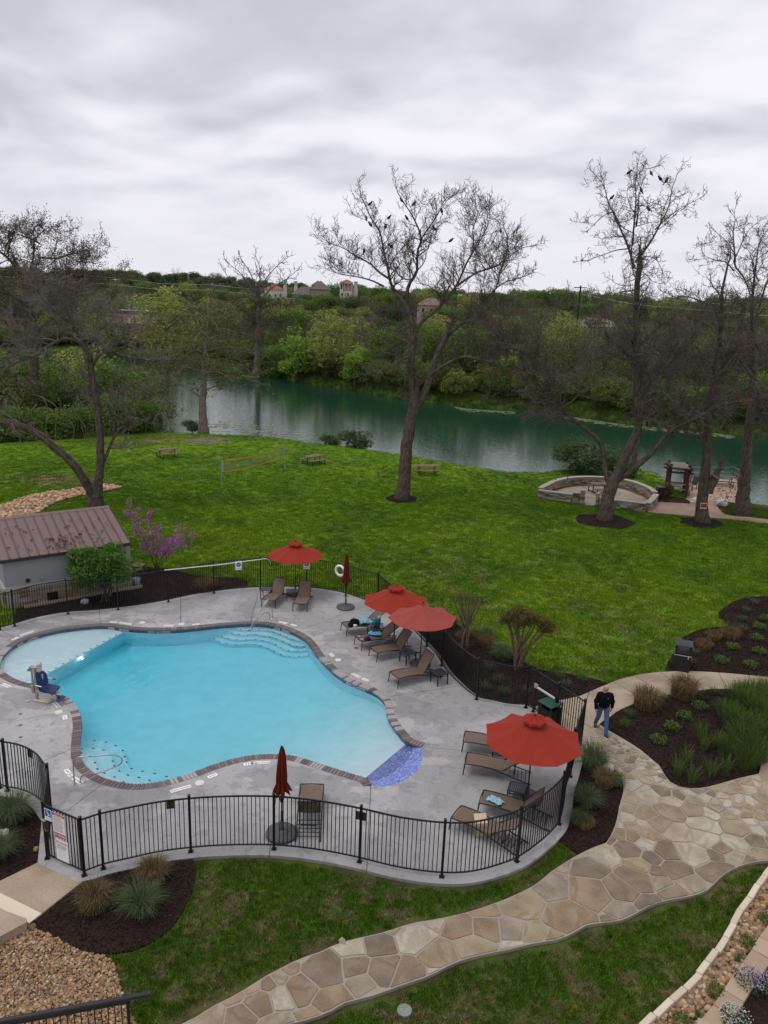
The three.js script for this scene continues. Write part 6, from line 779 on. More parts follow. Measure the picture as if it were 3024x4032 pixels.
// ---------- shed ----------
const stoneG = new RoundedBoxGeometry(1, 1, 1, 1, 0.06);
{
  const A = [-16.67,-31.88], w = [0.8186, -0.5744], b = [-0.5744, -0.8186], L = 5.55, D = 6.2, P = (s, d, y) => [A[0] + w[0] * s + b[0] * d, y, A[1] + w[1] * s + b[1] * d], t = thing('shed', 'grey stucco shed with a brown ribbed metal roof and stone base', 'shed');
  const eh = 2.36, rh = 3.28, mSt = mat(0.30, 0.30, 0.30, 0.9, { bumpMap: concreteBump, bumpScale: 0.01 });
  part(t, 'wall', geo((g) => { const box = [[0, 0], [L, 0], [L, D], [0, D]]; for (let k = 0; k < 4; k++) { const a = box[k], c = box[(k + 1) % 4]; g.quad(P(...a, -0.1), P(...c, -0.1), P(...c, eh), P(...a, eh)); } for (const s of [0, L]) g.tri(P(s, 0, eh), P(s, D, eh), P(s, D / 2, rh - 0.06)); }), mSt);
  part(t, 'sill_band', geo((g) => { for (const [a, c] of [[[-0.06, -0.06], [L + 0.06, -0.06]], [[-0.06, D], [-0.06, -0.06]]]) { const q = [P(...a, 0.78), P(...c, 0.78), P(...c, 0.9), P(...a, 0.9)]; g.quad(...q); const i = [a, c].map(([x, y]) => [Math.max(0, x), Math.max(0, y)]); g.quad(P(...a, 0.9), P(...c, 0.9), P(...i[1], 0.92), P(...i[0], 0.92)); } }), mat(0.36, 0.36, 0.35, 0.85));
  const r = rng(61), st = [[0.5, 0.46, 0.39], [0.42, 0.36, 0.28], [0.46, 0.27, 0.14], [0.55, 0.52, 0.47], [0.36, 0.24, 0.15], [0.5, 0.4, 0.28]].map((c) => mat(c[0] * 0.72, c[1] * 0.72, c[2] * 0.72, 0.9, { bumpMap: concreteBump, bumpScale: 0.02 })), ry = Math.atan2(-w[1], w[0]);
  for (const [len, s0, d0, along_] of [[L, 0, -0.05, true], [2.2, -0.05, 0, false]]) for (let row = 0, y = -0.08; y < 0.74; row++) { const h = 0.19 + 0.06 * r(); for (let s = 0; s < len - 0.05;) { const l = Math.min(len - s, 0.28 + 0.35 * r()), q = along_ ? P(s + l / 2, d0, y + h / 2) : P(s0, s + l / 2, y + h / 2), o = part(t, 'stone', stoneG, st[Math.floor(r() * 6)]); o.position.set(...q); o.scale.set(l - 0.012, Math.min(h, 0.78 - y) - 0.012, 0.11 + 0.03 * r()); o.rotation.y = along_ ? ry : ry + Math.PI / 2; s += l; } y += h; }
  const mRoof = mat(0.165, 0.108, 0.10, 0.42, { metalness: 0.25, bumpMap: concreteBump, bumpScale: 0.002 }), roof = new THREE.Group(); roof.name = 'roof'; t.add(roof);
  const E = 0.28, slope = (rh - eh) / (D / 2), Y = (d) => eh + 0.03 + slope * Math.min(d, D - d), pw = 0.405, n = Math.round((L + 0.3) / pw);
  for (let k = 0; k < n; k++) { const s0 = -0.2 + k * pw, s1 = s0 + pw; for (const [da, db] of [[-E, D / 2], [D + E, D / 2]]) part(roof, 'roof_panel', geo((g) => { for (const [o, y] of [[0, 0], [0, -0.03]]) { const q = [P(s0, da, Y(da) + y), P(s1, da, Y(da) + y), P(s1, db, Y(db) + y), P(s0, db, Y(db) + y)]; g.quad(...q); } for (const [c, wd, hh] of [[0.02, 0.035, 0.045], [0.07, 0.03, 0.035]]) { const a = s0 + c, q = [P(a, da, Y(da)), P(a + wd / 4, da, Y(da) + hh), P(a + wd * 0.75, da, Y(da) + hh), P(a + wd, da, Y(da))], z = [P(a, db, Y(db)), P(a + wd / 4, db, Y(db) + hh), P(a + wd * 0.75, db, Y(db) + hh), P(a + wd, db, Y(db))]; for (let i = 0; i < 3; i++) g.quad(q[i], q[i + 1], z[i + 1], z[i]); g.quad(...q); } }), mRoof); }
  part(roof, 'ridge_cap', geo((g) => { for (const s of [-1, 1]) g.quad(P(-0.22, D / 2 + s * 0.18, rh - 0.01), P(-0.2 + n * pw + 0.02, D / 2 + s * 0.18, rh - 0.01), P(-0.2 + n * pw + 0.02, D / 2, rh + 0.07), P(-0.22, D / 2, rh + 0.07)); }), mRoof);
  part(roof, 'fascia', geo((g) => { const q = Y(-E) - 0.03; g.quad(P(-0.2, -E + 0.01, q - 0.13), P(-0.2 + n * pw, -E + 0.01, q - 0.13), P(-0.2 + n * pw, -E + 0.01, q), P(-0.2, -E + 0.01, q)); g.quad(P(-0.2, -E + 0.01, q - 0.13), P(-0.2 + n * pw, -E + 0.01, q - 0.13), P(-0.2 + n * pw, 0, q - 0.13), P(-0.2, 0, q - 0.13)); for (const s of [-0.2, -0.2 + n * pw]) { g.quad(P(s, -E, q - 0.1), P(s, D / 2, rh - 0.12), P(s, D / 2, rh + 0.02), P(s, -E, q + 0.03)); } }), mat(0.03, 0.026, 0.025, 0.6));
  part(t, 'wall_vent', geo((g) => { const q = P(0.95, -0.03, 1.12); g.add(new THREE.CylinderGeometry(0.09, 0.09, 0.08, 14), M4(...q, Math.PI / 2, ry)); }), mat(0.015, 0.015, 0.015, 0.6));
  part(t, 'socket_box', geo((g) => { const q = P(1.55, -0.04, 1.12); g.rbox(...q, 0.14, 0.16, 0.08, 0.01, ry); g.tube([P(1.52, -0.03, 1.04), P(1.5, -0.05, 0.95)], 0.01, 5); }), mat(0.3, 0.29, 0.28, 0.5));
  part(t, 'crawl_hatch', geo((g) => { const q = P(1.9, -0.14, 0.24); g.box(...q, 0.45, 0.36, 0.1, ry); }), mat(0.01, 0.01, 0.01, 0.9));
  part(t, 'side_window', geo((g) => { const q = P(-0.02, 1.6, 1.65); g.box(...q, 0.6, 0.75, 0.06, ry + Math.PI / 2); }), mat(0.03, 0.035, 0.04, 0.2));
  // fallen twigs and leaves on the roof: loose litter
  const litter = new Geo(); for (let k = 0; k < 110; k++) { const core = k < 60, s = core ? 2.7 + (r() - 0.5) * 1.5 : 0.2 + r() * 5, d = core ? -0.05 + r() * 0.9 : r() * 2.3, l = 0.08 + 0.3 * r() * r(), a = r() * 6.28, p = P(s, d, Y(d) + 0.035 + 0.03 * r()), e = P(s + Math.cos(a) * l, Math.min(2.9, d + Math.sin(a) * l), 0); e[1] = Y(Math.min(2.9, d + Math.sin(a) * l)) + 0.03 + 0.06 * r(); litter.tube([p, [(p[0] + e[0]) / 2, (p[1] + e[1]) / 2 + 0.03, (p[2] + e[2]) / 2], e], 0.008 + 0.014 * r(), 4); } const lo = part(scene, 'roof_twigs', litter, mat(0.075, 0.05, 0.038, 0.95)); lo.userData = { kind: 'stuff', label: 'fallen twigs and dead leaves heaped on the shed roof' };
  // timber edging along the shed bed
  single('bed_edging', geo((g) => { const q = [[-15.91,-31.94],[-14.54,-32.95],[-13,-34.14],[-11.6,-35.01]]; for (let k = 0; k < 3; k++) { const a = q[k], c = q[k + 1], l = d2(a, c); g.rbox((a[0] + c[0]) / 2, 0.03, (a[1] + c[1]) / 2, l + 0.02, 0.14, 0.07, 0.01, Math.atan2(-(c[1] - a[1]), c[0] - a[0])); } }), mat(0.33, 0.28, 0.2, 0.9), 'pale timber edging along the mulch in front of the shed', 'edging');
  const bq = [-11.96,-35.29], bucket = thing('bucket', 'pale blue plastic bucket beside the shed corner', 'bucket', [bq[0], -0.03, bq[1]]); part(bucket, 'pail', geo((g) => g.add(new THREE.LatheGeometry([[0, 0], [0.13, 0], [0.165, 0.38], [0.18, 0.38], [0.18, 0.35], [0.15, 0.03], [0, 0.03]].map((q) => new THREE.Vector2(...q)), 20))), mat(0.30, 0.48, 0.50, 0.5)); part(bucket, 'handle', geo((g) => g.tube([[-0.175, 0.35, 0], [-0.12, 0.24, 0.14], [0, 0.2, 0.18], [0.12, 0.24, 0.14], [0.175, 0.35, 0]], 0.006, 5)), mat(0.4, 0.4, 0.4, 0.4));
  const sq = [-12.39,-36.92], stump = thing('tree_stump', 'old tree stump at the right end of the shed', 'stump', [sq[0], -0.05, sq[1]]); part(stump, 'bark', geo((g) => g.add(new THREE.CylinderGeometry(0.34, 0.42, 0.5, 18, 3), M4(0, 0.25, 0))), mat(0.075, 0.052, 0.04, 0.95, { bumpMap: mulchBump, bumpScale: 0.05 })); part(stump, 'cut_face', geo((g) => g.cyl(0, 0.508, 0, 0.33, 0.325, 0.014, 18)), mat(0.2, 0.15, 0.12, 0.95));
}

// ---------- the walking man ----------
function cap(a, b, ra, rb) { const dx = b[0] - a[0], dy = b[1] - a[1], dz = b[2] - a[2], L = dx * dx + dy * dy + dz * dz; return (x, y, z) => { const t = clamp(((x - a[0]) * dx + (y - a[1]) * dy + (z - a[2]) * dz) / (L || 1)); return Math.hypot(x - a[0] - dx * t, y - a[1] - dy * t, z - a[2] - dz * t) - (ra + (rb - ra) * t); }; }
function ell(c, s) { const m = Math.min(...s); return (x, y, z) => (Math.hypot((x - c[0]) / s[0], (y - c[1]) / s[1], (z - c[2]) / s[2]) - 1) * m; }
function flesh(g, list, c, half, N, k = 0.035, cut) { // smooth union of shapes, meshed
  const mc = new MarchingCubes(N, mPlant, false, false, 60000), f = mc.field; mc.isolation = 0; const hN = N / 2;
  for (let iz = 0; iz < N; iz++) for (let iy = 0; iy < N; iy++) for (let ix = 0; ix < N; ix++) { const x = c[0] + (ix - hN) / hN * half, y = c[1] + (iy - hN) / hN * half, z = c[2] + (iz - hN) / hN * half; let s = 0; for (const e of list) s += Math.exp(-e(x, y, z) / k * 2.2); let d = -Math.log(Math.max(s, 1e-30)) * k / 2.2; if (cut) d = Math.max(d, cut(x, y, z)); f[ix + iy * N + iz * N * N] = ix < 1 || iy < 1 || iz < 1 || ix > N - 2 || iy > N - 2 || iz > N - 2 ? -1 : -d; }
  mc.update(); const n = mc.count, P = mc.positionArray, Q = mc.normalArray, b = g.p.length / 3;
  for (let i = 0; i < n; i++) { const l = Math.hypot(Q[i * 3], Q[i * 3 + 1], Q[i * 3 + 2]) || 1; g.v(c[0] + P[i * 3] * half, c[1] + P[i * 3 + 1] * half, c[2] + P[i * 3 + 2] * half, Q[i * 3] / l, Q[i * 3 + 1] / l, Q[i * 3 + 2] / l); }
  for (let i = 0; i < n; i += 3) { const A = V3(...g.p.slice((b + i) * 3, (b + i) * 3 + 3)), B = V3(...g.p.slice((b + i + 1) * 3, (b + i + 1) * 3 + 3)), C = V3(...g.p.slice((b + i + 2) * 3, (b + i + 2) * 3 + 3)), nn = B.sub(A).cross(C.sub(A)), o = nn.x * g.n[(b + i) * 3] + nn.y * g.n[(b + i) * 3 + 1] + nn.z * g.n[(b + i) * 3 + 2]; o >= 0 ? g.i.push(b + i, b + i + 1, b + i + 2) : g.i.push(b + i, b + i + 2, b + i + 1); }
  return g;
}
{
  const f0 = [7.45,-23.49], f1 = [7.71,-22.86], mid = [(f0[0] + f1[0]) / 2, (f0[1] + f1[1]) / 2];
  const man = thing('person', 'bald bearded man in black jacket and blue jeans walking on the flagstones', 'person', [mid[0], 0.012, mid[1]], -0.12);
  const J = { pel: [0, 0.95, 0], hl: [0.095, 0.93, 0.02], hr: [-0.095, 0.93, -0.01], kl: [0.105, 0.52, 0.16], kr: [-0.125, 0.52, -0.08], al: [0.115, 0.09, 0.27], ar: [-0.15, 0.13, -0.33], ch: [0, 1.27, 0.03], nk: [0, 1.47, 0.03], hd: [-0.02, 1.625, 0.08], sl: [0.18, 1.385, 0.02], sr: [-0.18, 1.385, 0.02], el: [0.275, 1.14, -0.05], er: [-0.28, 1.14, 0.03], wl: [0.265, 0.91, -0.04], wr: [-0.275, 0.90, 0.12] };
  const skin = new Geo();
  flesh(skin, [cap(J.pel, J.ch, 0.12, 0.14), cap(J.ch, J.nk, 0.1, 0.05), cap(J.nk, J.hd, 0.052, 0.055), cap(J.sl, J.sr, 0.055, 0.055), cap(J.sl, J.el, 0.05, 0.038), cap(J.el, J.wl, 0.038, 0.026), cap(J.sr, J.er, 0.05, 0.038), cap(J.er, J.wr, 0.038, 0.026), cap(J.hl, J.kl, 0.075, 0.05), cap(J.kl, J.al, 0.048, 0.034), cap(J.hr, J.kr, 0.075, 0.05), cap(J.kr, J.ar, 0.048, 0.034), cap(J.al, [0.125, 0.035, 0.4], 0.035, 0.025), cap(J.ar, [-0.16, 0.04, -0.18], 0.035, 0.025)], [0, 0.82, 0.02], 0.95, 110, 0.03);
  // head: skull, jaw, nose, ears, eye sockets; tilted down and to his right
  const hx = J.hd[0], hy = J.hd[1], hz = J.hd[2], yaw = -0.5, F = (x, y, z) => [hx + x * Math.cos(yaw) + z * Math.sin(yaw), hy + y - z * 0.22, hz - x * Math.sin(yaw) + z * Math.cos(yaw) + y * 0.18];
  flesh(skin, [ell(F(0, 0.035, -0.01), [0.082, 0.094, 0.1]), ell(F(0, -0.05, 0.03), [0.058, 0.062, 0.062]), cap(F(0, 0.005, 0.085), F(0, -0.025, 0.108), 0.010, 0.015), cap(F(-0.035, 0.02, 0.078), F(0.035, 0.02, 0.078), 0.013, 0.013), ell(F(0.08, -0.005, -0.01), [0.012, 0.032, 0.02]), ell(F(-0.08, -0.005, -0.01), [0.012, 0.032, 0.02]), cap(F(-0.02, -0.058, 0.085), F(0.02, -0.058, 0.085), 0.009, 0.009), cap(F(0, -0.1, -0.02), [J.nk[0], J.nk[1], J.nk[2]], 0.055, 0.056)], [hx, hy, hz], 0.19, 84, 0.012);
  for (const [w, s, dir] of [[J.wr, -1, [0.0, -1, 0.25]], [J.wl, 1, [0.0, -1, -0.1]]]) { // hands hanging, fingers a little curled
    const at = (fx, fy, fz) => [w[0] + fx, w[1] + fy * 1, w[2] + fz + fy * -dir[2]], list = [cap(at(0, 0, 0), at(0, -0.05, 0), 0.026, 0.03), cap(at(0, -0.05, -0.022), at(0, -0.085, 0.022), 0.018, 0.018), cap(at(0, -0.05, 0.02), at(0, -0.09, 0.0), 0.018, 0.018)];
    [[0.028, 0.072], [0.010, 0.08], [-0.009, 0.075], [-0.027, 0.058]].forEach(([o, l]) => { const k = at(0, -0.088, o), m = at(-s * 0.012, -0.088 - l * 0.55, o), e = at(-s * 0.032, -0.088 - l * 0.95, o); list.push(cap(k, m, 0.0095, 0.0088), cap(m, e, 0.0088, 0.0075)); });
    list.push(cap(at(-s * 0.008, -0.02, 0.028), at(-s * 0.02, -0.06, 0.052), 0.013, 0.0105), cap(at(-s * 0.02, -0.06, 0.052), at(-s * 0.028, -0.09, 0.05), 0.0105, 0.009)); flesh(skin, list, at(0, -0.08, 0), 0.13, 66, 0.006);
  }
  const mSkin = mat(0.40, 0.20, 0.145, 0.55), body = part(man, 'body', skin, mSkin);
  const jk = new Geo(); flesh(jk, [ell([0, 1.0, 0.01], [0.185, 0.13, 0.135]), ell([0, 1.17, 0.03], [0.205, 0.2, 0.155]), ell([0, 1.31, 0.03], [0.2, 0.14, 0.14]), cap([0, 1.45, 0.02], J.sl, 0.06, 0.078), cap([0, 1.45, 0.02], J.sr, 0.06, 0.078), cap(J.ch, J.nk, 0.12, 0.068), cap(J.sl, J.el, 0.08, 0.07), cap(J.el, [J.wl[0], J.wl[1] + 0.02, J.wl[2]], 0.07, 0.055), cap(J.sr, J.er, 0.08, 0.07), cap(J.er, [J.wr[0], J.wr[1] + 0.02, J.wr[2]], 0.07, 0.055)], [0, 1.18, 0.02], 0.42, 100, 0.03, (x, y, z) => Math.max(0.865 + 0.02 * Math.sin(x * 30) - y, y - 1.515 - 0.02 * Math.cos(x * 20)));
  const P = jk.p; for (let k = 0; k < P.length; k += 3) { const f = (fbm(P[k] * 14 + 3, P[k + 1] * 9 + P[k + 2] * 6, 3) - 0.5) * 0.02; P[k] += jk.n[k] * f; P[k + 1] += jk.n[k + 1] * f; P[k + 2] += jk.n[k + 2] * f; }
  const mJ = mat(0.006, 0.006, 0.0075, 0.85), jacket = part(man, 'jacket', jk, mJ);
  part(jacket, 'chest_logo', geo((g) => { for (const [o, w] of [[0, 0.016], [0.022, 0.01], [0.038, 0.014]]) g.rbox(0.05 + o, 1.335, 0.188 - o * 0.25, w, 0.008, 0.004, 0.001); }), mat(0.45, 0.45, 0.45, 0.7));
  const jn = new Geo(); flesh(jn, [ell(J.pel, [0.165, 0.12, 0.125]), cap(J.hl, J.kl, 0.098, 0.073), cap(J.kl, [J.al[0], 0.1, J.al[2]], 0.072, 0.062), cap(J.hr, J.kr, 0.098, 0.073), cap(J.kr, [J.ar[0], 0.14, J.ar[2]], 0.072, 0.062)], [0, 0.55, 0], 0.62, 96, 0.022, (x, y, z) => 0.085 - y);
  for (let k = 0, Q = jn.p; k < Q.length; k += 3) { const f = (fbm(Q[k] * 10 + 9, Q[k + 1] * 22 + Q[k + 2] * 4, 3) - 0.5) * 0.018; Q[k] += jn.n[k] * f; Q[k + 1] += jn.n[k + 1] * f; Q[k + 2] += jn.n[k + 2] * f; }
  for (let k = 0; k < jn.p.length; k += 3) { jn.u[k / 3 * 2] = jn.p[k] * 1.3; jn.u[k / 3 * 2 + 1] = jn.p[k + 1] * 1.3; }
  part(man, 'jeans', jn, mat(0.075, 0.135, 0.27, 0.9, { map: colourMap(256, 256, (u, v) => { const t = 0.8 + 0.5 * (fbm(u * 8, v * 8, 4, 8) - 0.5) + 0.12 * vnoise(u * 120, v * 120, 120); return [t, t, t]; }) }));
  for (const [a, t, n] of [[J.al, [0.135, 0.045, 0.42], 0], [J.ar, [-0.165, 0.05, -0.16], 1]]) { const sh = new Geo(), c = [(a[0] + t[0]) / 2, 0.06, (a[2] + t[2]) / 2], hl = [a[0], 0.045 + n * 0.045, a[2] - 0.035]; flesh(sh, [cap(hl, t, 0.045, 0.036), cap([a[0], a[1] + 0.01, a[2]], [a[0], 0.06 + n * 0.04, a[2] + 0.02], 0.048, 0.05), cap(hl, [t[0], t[1], t[2] - 0.06], 0.046, 0.05)], [c[0], 0.07, c[2]], 0.22, 60, 0.012, (x, y, z) => Math.max(0.005 - y, y - 0.16)); const o = part(man, 'shoe', sh, mat(0.008, 0.008, 0.009, 0.6)); part(o, 'sole', geo((g) => g.rbox(c[0], 0.012 + n * 0.012, c[2], 0.085, 0.024, 0.3, 0.012, 0, 0, n * 0.12)), mat(0.5, 0.5, 0.48, 0.7)); }
  part(body, 'beard', geo((g) => flesh(g, [ell(F(0, -0.085, 0.058), [0.046, 0.03, 0.038]), cap(F(0.055, -0.05, 0.02), F(0.03, -0.085, 0.055), 0.016, 0.018), cap(F(-0.055, -0.05, 0.02), F(-0.03, -0.085, 0.055), 0.016, 0.018), cap(F(-0.022, -0.045, 0.095), F(0.022, -0.045, 0.095), 0.007, 0.007)], F(0, -0.07, 0.05), 0.1, 50, 0.01)), mat(0.42, 0.38, 0.34, 0.9));
  part(body, 'glasses', geo((g) => { for (const s of [-1, 1]) { g.add(new THREE.TorusGeometry(0.022, 0.003, 6, 16), M4(...F(s * 0.031, 0.005, 0.098), 0.2, yaw)); g.tube([F(s * 0.052, 0.008, 0.095), F(s * 0.08, 0.008, 0.0)], 0.003, 4); } g.tube([F(-0.01, 0.008, 0.1), F(0.01, 0.008, 0.1)], 0.003, 4); }), mat(0.02, 0.015, 0.012, 0.4));
  for (const s of [-1, 1]) part(body, 'eye', geo((g) => g.add(new THREE.SphereGeometry(0.011, 8, 6), M4(...F(s * 0.031, 0.004, 0.078)))), mat(0.2, 0.17, 0.15, 0.3));
}
// ---------- lawn furniture ----------
const mPlank = mat(0.19, 0.125, 0.095, 0.8, { bumpMap: greyMap(128, 128, (u, v) => fbm(u * 40, v * 3, 3, 40, 3)), bumpScale: 0.004 });
function picnic(label, q, turn, y = -0.08, top = mPlank, group = 'picnic tables') {
  const t = thing('picnic_table', label, 'table', [q[0], y, q[1]], turn, group);
  for (let k = 0; k < 5; k++) part(t, 'top_plank', tp, top).position.set(0, 0.75, -0.3 + k * 0.15);
  for (const s of [-1, 1]) { for (let k = 0; k < 2; k++) part(t, 'bench_plank', tp, top).position.set(0, 0.44, s * (0.62 + k * 0.15)); for (const x of [-0.68, 0.68]) part(t, 'bench_leg', geo((g) => { g.box(x, 0.21, s * 0.7, 0.05, 0.42, 0.05); g.box(x, 0.08, s * 0.4, 0.05, 0.05, 0.6); }), mBlack); }
  for (const x of [-0.68, 0.68]) part(t, 'leg', geo((g) => { g.box(x, 0.37, 0, 0.06, 0.72, 0.06); g.box(x, 0.7, 0, 0.05, 0.05, 0.6); }), mBlack);
  return t;
}
const tp = geo((g) => g.rbox(0, 0, 0, 1.85, 0.045, 0.138, 0.008));
const angOf = (a, b) => Math.atan2(-(b[1] - a[1]), b[0] - a[0]);
picnic('wooden picnic table on the lawn left of the volleyball net', [-19.43,-67.08], angOf([-19.25,-65.59], [-18.27,-66.4]));
picnic('wooden picnic table on the lawn right of the volleyball net', [-6.35,-66.5], angOf([-6.25,-64.91], [-5.37,-65.76]));
picnic('wooden picnic table just right of the big bare tree trunk', [3.52,-64.05], 0.12);
picnic('wooden picnic table inside the round stone wall', [17.02,-59.14], 0.25, 0.0);
{ // volleyball net
  const a = [-12.26,-56.19], b = [-8.49,-63.53], t = thing('volleyball_net', 'orange edged volleyball net on thin posts', 'net', [0, -0.08, 0]), H = 2.15, lo = 1.22;
  for (const q of [a, b]) { part(t, 'post', geo((g) => g.cyl(q[0], H / 2, q[1], 0.028, 0.028, H, 8)), mat(0.16, 0.33, 0.33, 0.4)); part(t, 'sleeve', geo((g) => g.box(q[0] + (q === a ? 0.09 : -0.09), 1.7, q[1], 0.09, 0.85, 0.02)), mat(0.2, 0.45, 0.6, 0.6)); }
  const P = (s, y) => [lerp(a[0], b[0], s), y - 0.22 * (1 - (2 * s - 1) ** 2), lerp(a[1], b[1], s)], N = 16;
  for (const y of [H - 0.05, lo + 0.05]) part(t, 'edge_tape', geo((g) => { for (let k = 0; k < N; k++) { const q = [P(k / N, y - 0.04), P((k + 1) / N, y - 0.04), P((k + 1) / N, y + 0.04), P(k / N, y + 0.04)]; g.quad(...q); g.quad(...q.map((e) => [e[0], e[1], e[2] + 0.006]).reverse()); } }), mat(0.62, 0.22, 0.025, 0.7));
  part(t, 'netting', geo((g) => { for (let k = 1; k < 100; k++) g.tube([P(k / 100, lo + 0.08), P(k / 100, H - 0.08)], 0.008, 3, false); for (let r = 1; r < 8; r++) g.tube(Array.from({ length: 17 }, (_, k) => P(k / 16, lerp(lo, H, r / 8))), 0.008, 3, false); }), mat(0.26, 0.3, 0.14, 0.8));
  part(t, 'guy_line', geo((g) => { const q = [-14.72,-57.87], e = [-17.15,-59.09]; for (const c of [q, e]) g.tube([[a[0], H, a[1]], [c[0], 0.03, c[1]]], 0.008, 4); }), mat(0.15, 0.3, 0.3, 0.7));
}
// ---------- round stone seating wall ----------
{
  const ring = thing('stone_wall', 'round dry stacked stone wall around a paved circle by the river', 'wall'), r = rng(71), ms = [[0.32, 0.27, 0.215], [0.22, 0.185, 0.15], [0.42, 0.375, 0.32], [0.15, 0.13, 0.11], [0.36, 0.28, 0.19]].map((c) => mat(...c, 0.9, { bumpMap: concreteBump, bumpScale: 0.02 }));
  let n = 0; const rest = new Geo();
  const lay = (line, h, th) => { const L = lengthOf(line); for (let y = -0.08; y < h - 0.03;) { const c = 0.085 + 0.05 * r(); for (let s = 0; s < L - 0.04;) { const l = Math.min(L - s, 0.28 + 0.4 * r()), q = along(line, s + l / 2), sc = [l - 0.025, c - 0.022, th * (0.9 + 0.18 * r())], a = Math.atan2(-q.dz, q.dx); if (n++ < 300) { const o = part(ring, 'stone', stoneG, ms[Math.floor(r() * 5)]); o.position.set(q.x, y + c / 2, q.z); o.scale.set(...sc); o.rotation.y = a; } else rest.add(stoneG, M4(q.x, y + c / 2, q.z, 0, a, 0, sc)); s += l; } y += c; } for (let s = 0; s < L - 0.05;) { const l = Math.min(L - s, 0.5 + 0.3 * r()), q = along(line, s + l / 2), o = part(ring, 'cap_stone', stoneG, ms[2]); o.position.set(q.x, h + 0.02, q.z); o.scale.set(l - 0.01, 0.07, th + 0.06); o.rotation.y = Math.atan2(-q.dz, q.dx); s += l; } };
  lay([[11.68,-56.95], [13.29,-56.28], [14.04,-55.94]], 0.50, 0.36); lay([[14.08,-55.94], [14.55,-55.73]], 0.66, 0.36); lay([[14.57,-55.68], [14.85,-55.53]], 0.92, 0.4); lay([[15.6,-55.15], [15.81,-55.04]], 0.85, 0.4); lay([[15.84,-55.05], [17.33,-54.46], [18.88,-53.85]], 0.52, 0.36); lay([[19.01,-53.92], [19.81,-55.36], [20.62,-56.93]], 0.52, 0.36); lay(curve([[20.61,-57.16],[20.65,-58.49],[20.33,-59.98],[19.68,-61.26],[18.73,-61.9],[17.56,-62.08],[15.99,-61.85],[14.62,-61.09],[13.46,-59.83],[12.6,-58.44],[11.82,-57.12]], 0.4), 0.62, 0.36);
  part(ring, 'lower_courses', rest, ms[0], { kind: 'stuff' });
  struct('ring_paving', geo((g) => g.prism(curve([[12.15,-57.17],[12.75,-58.47],[13.99,-60.24],[15.96,-61.71],[17.52,-61.9],[18.69,-61.76],[19.61,-61.05],[20.28,-59.81],[20.53,-58.32],[20.13,-56.24],[19.06,-54.19],[17.37,-54.6],[15.62,-55.23],[15.49,-54.99],[14.81,-55.11],[14.89,-55.67],[13.32,-56.39]], 0.4, true), -0.12, -0.03)), mat(0.36, 0.325, 0.27, 0.9, { map: walkTex }));
  struct('leaf_litter', geo((g) => { const o = curve([[20.4,-56.84],[20.45,-58.31],[20.12,-59.79],[19.56,-61.1],[18.69,-61.76],[17.54,-61.97],[15.97,-61.75],[14.59,-60.95],[13.43,-59.66],[12.51,-58.12]], 0.4), i = curve([[20.12,-56.86],[20.17,-58.08],[19.79,-59.42],[19.34,-60.61],[18.57,-61.34],[17.43,-61.55],[15.86,-61.29],[14.56,-60.49],[13.68,-59.45],[13.03,-58.42]], 0.4); const m = Math.min(o.length, i.length); for (let k = 0; k < m - 1; k++) { const A = (L, e, y) => { const q = L[Math.round(e / (m - 1) * (L.length - 1))]; return [q[0], y, q[1]]; }; g.quad(A(i, k, -0.012), A(i, k + 1, -0.012), A(o, k + 1, 0.02), A(o, k, 0.02)); } }), mat(0.13, 0.075, 0.045, 0.95, { bumpMap: mulchBump, bumpScale: 0.04 }));
}
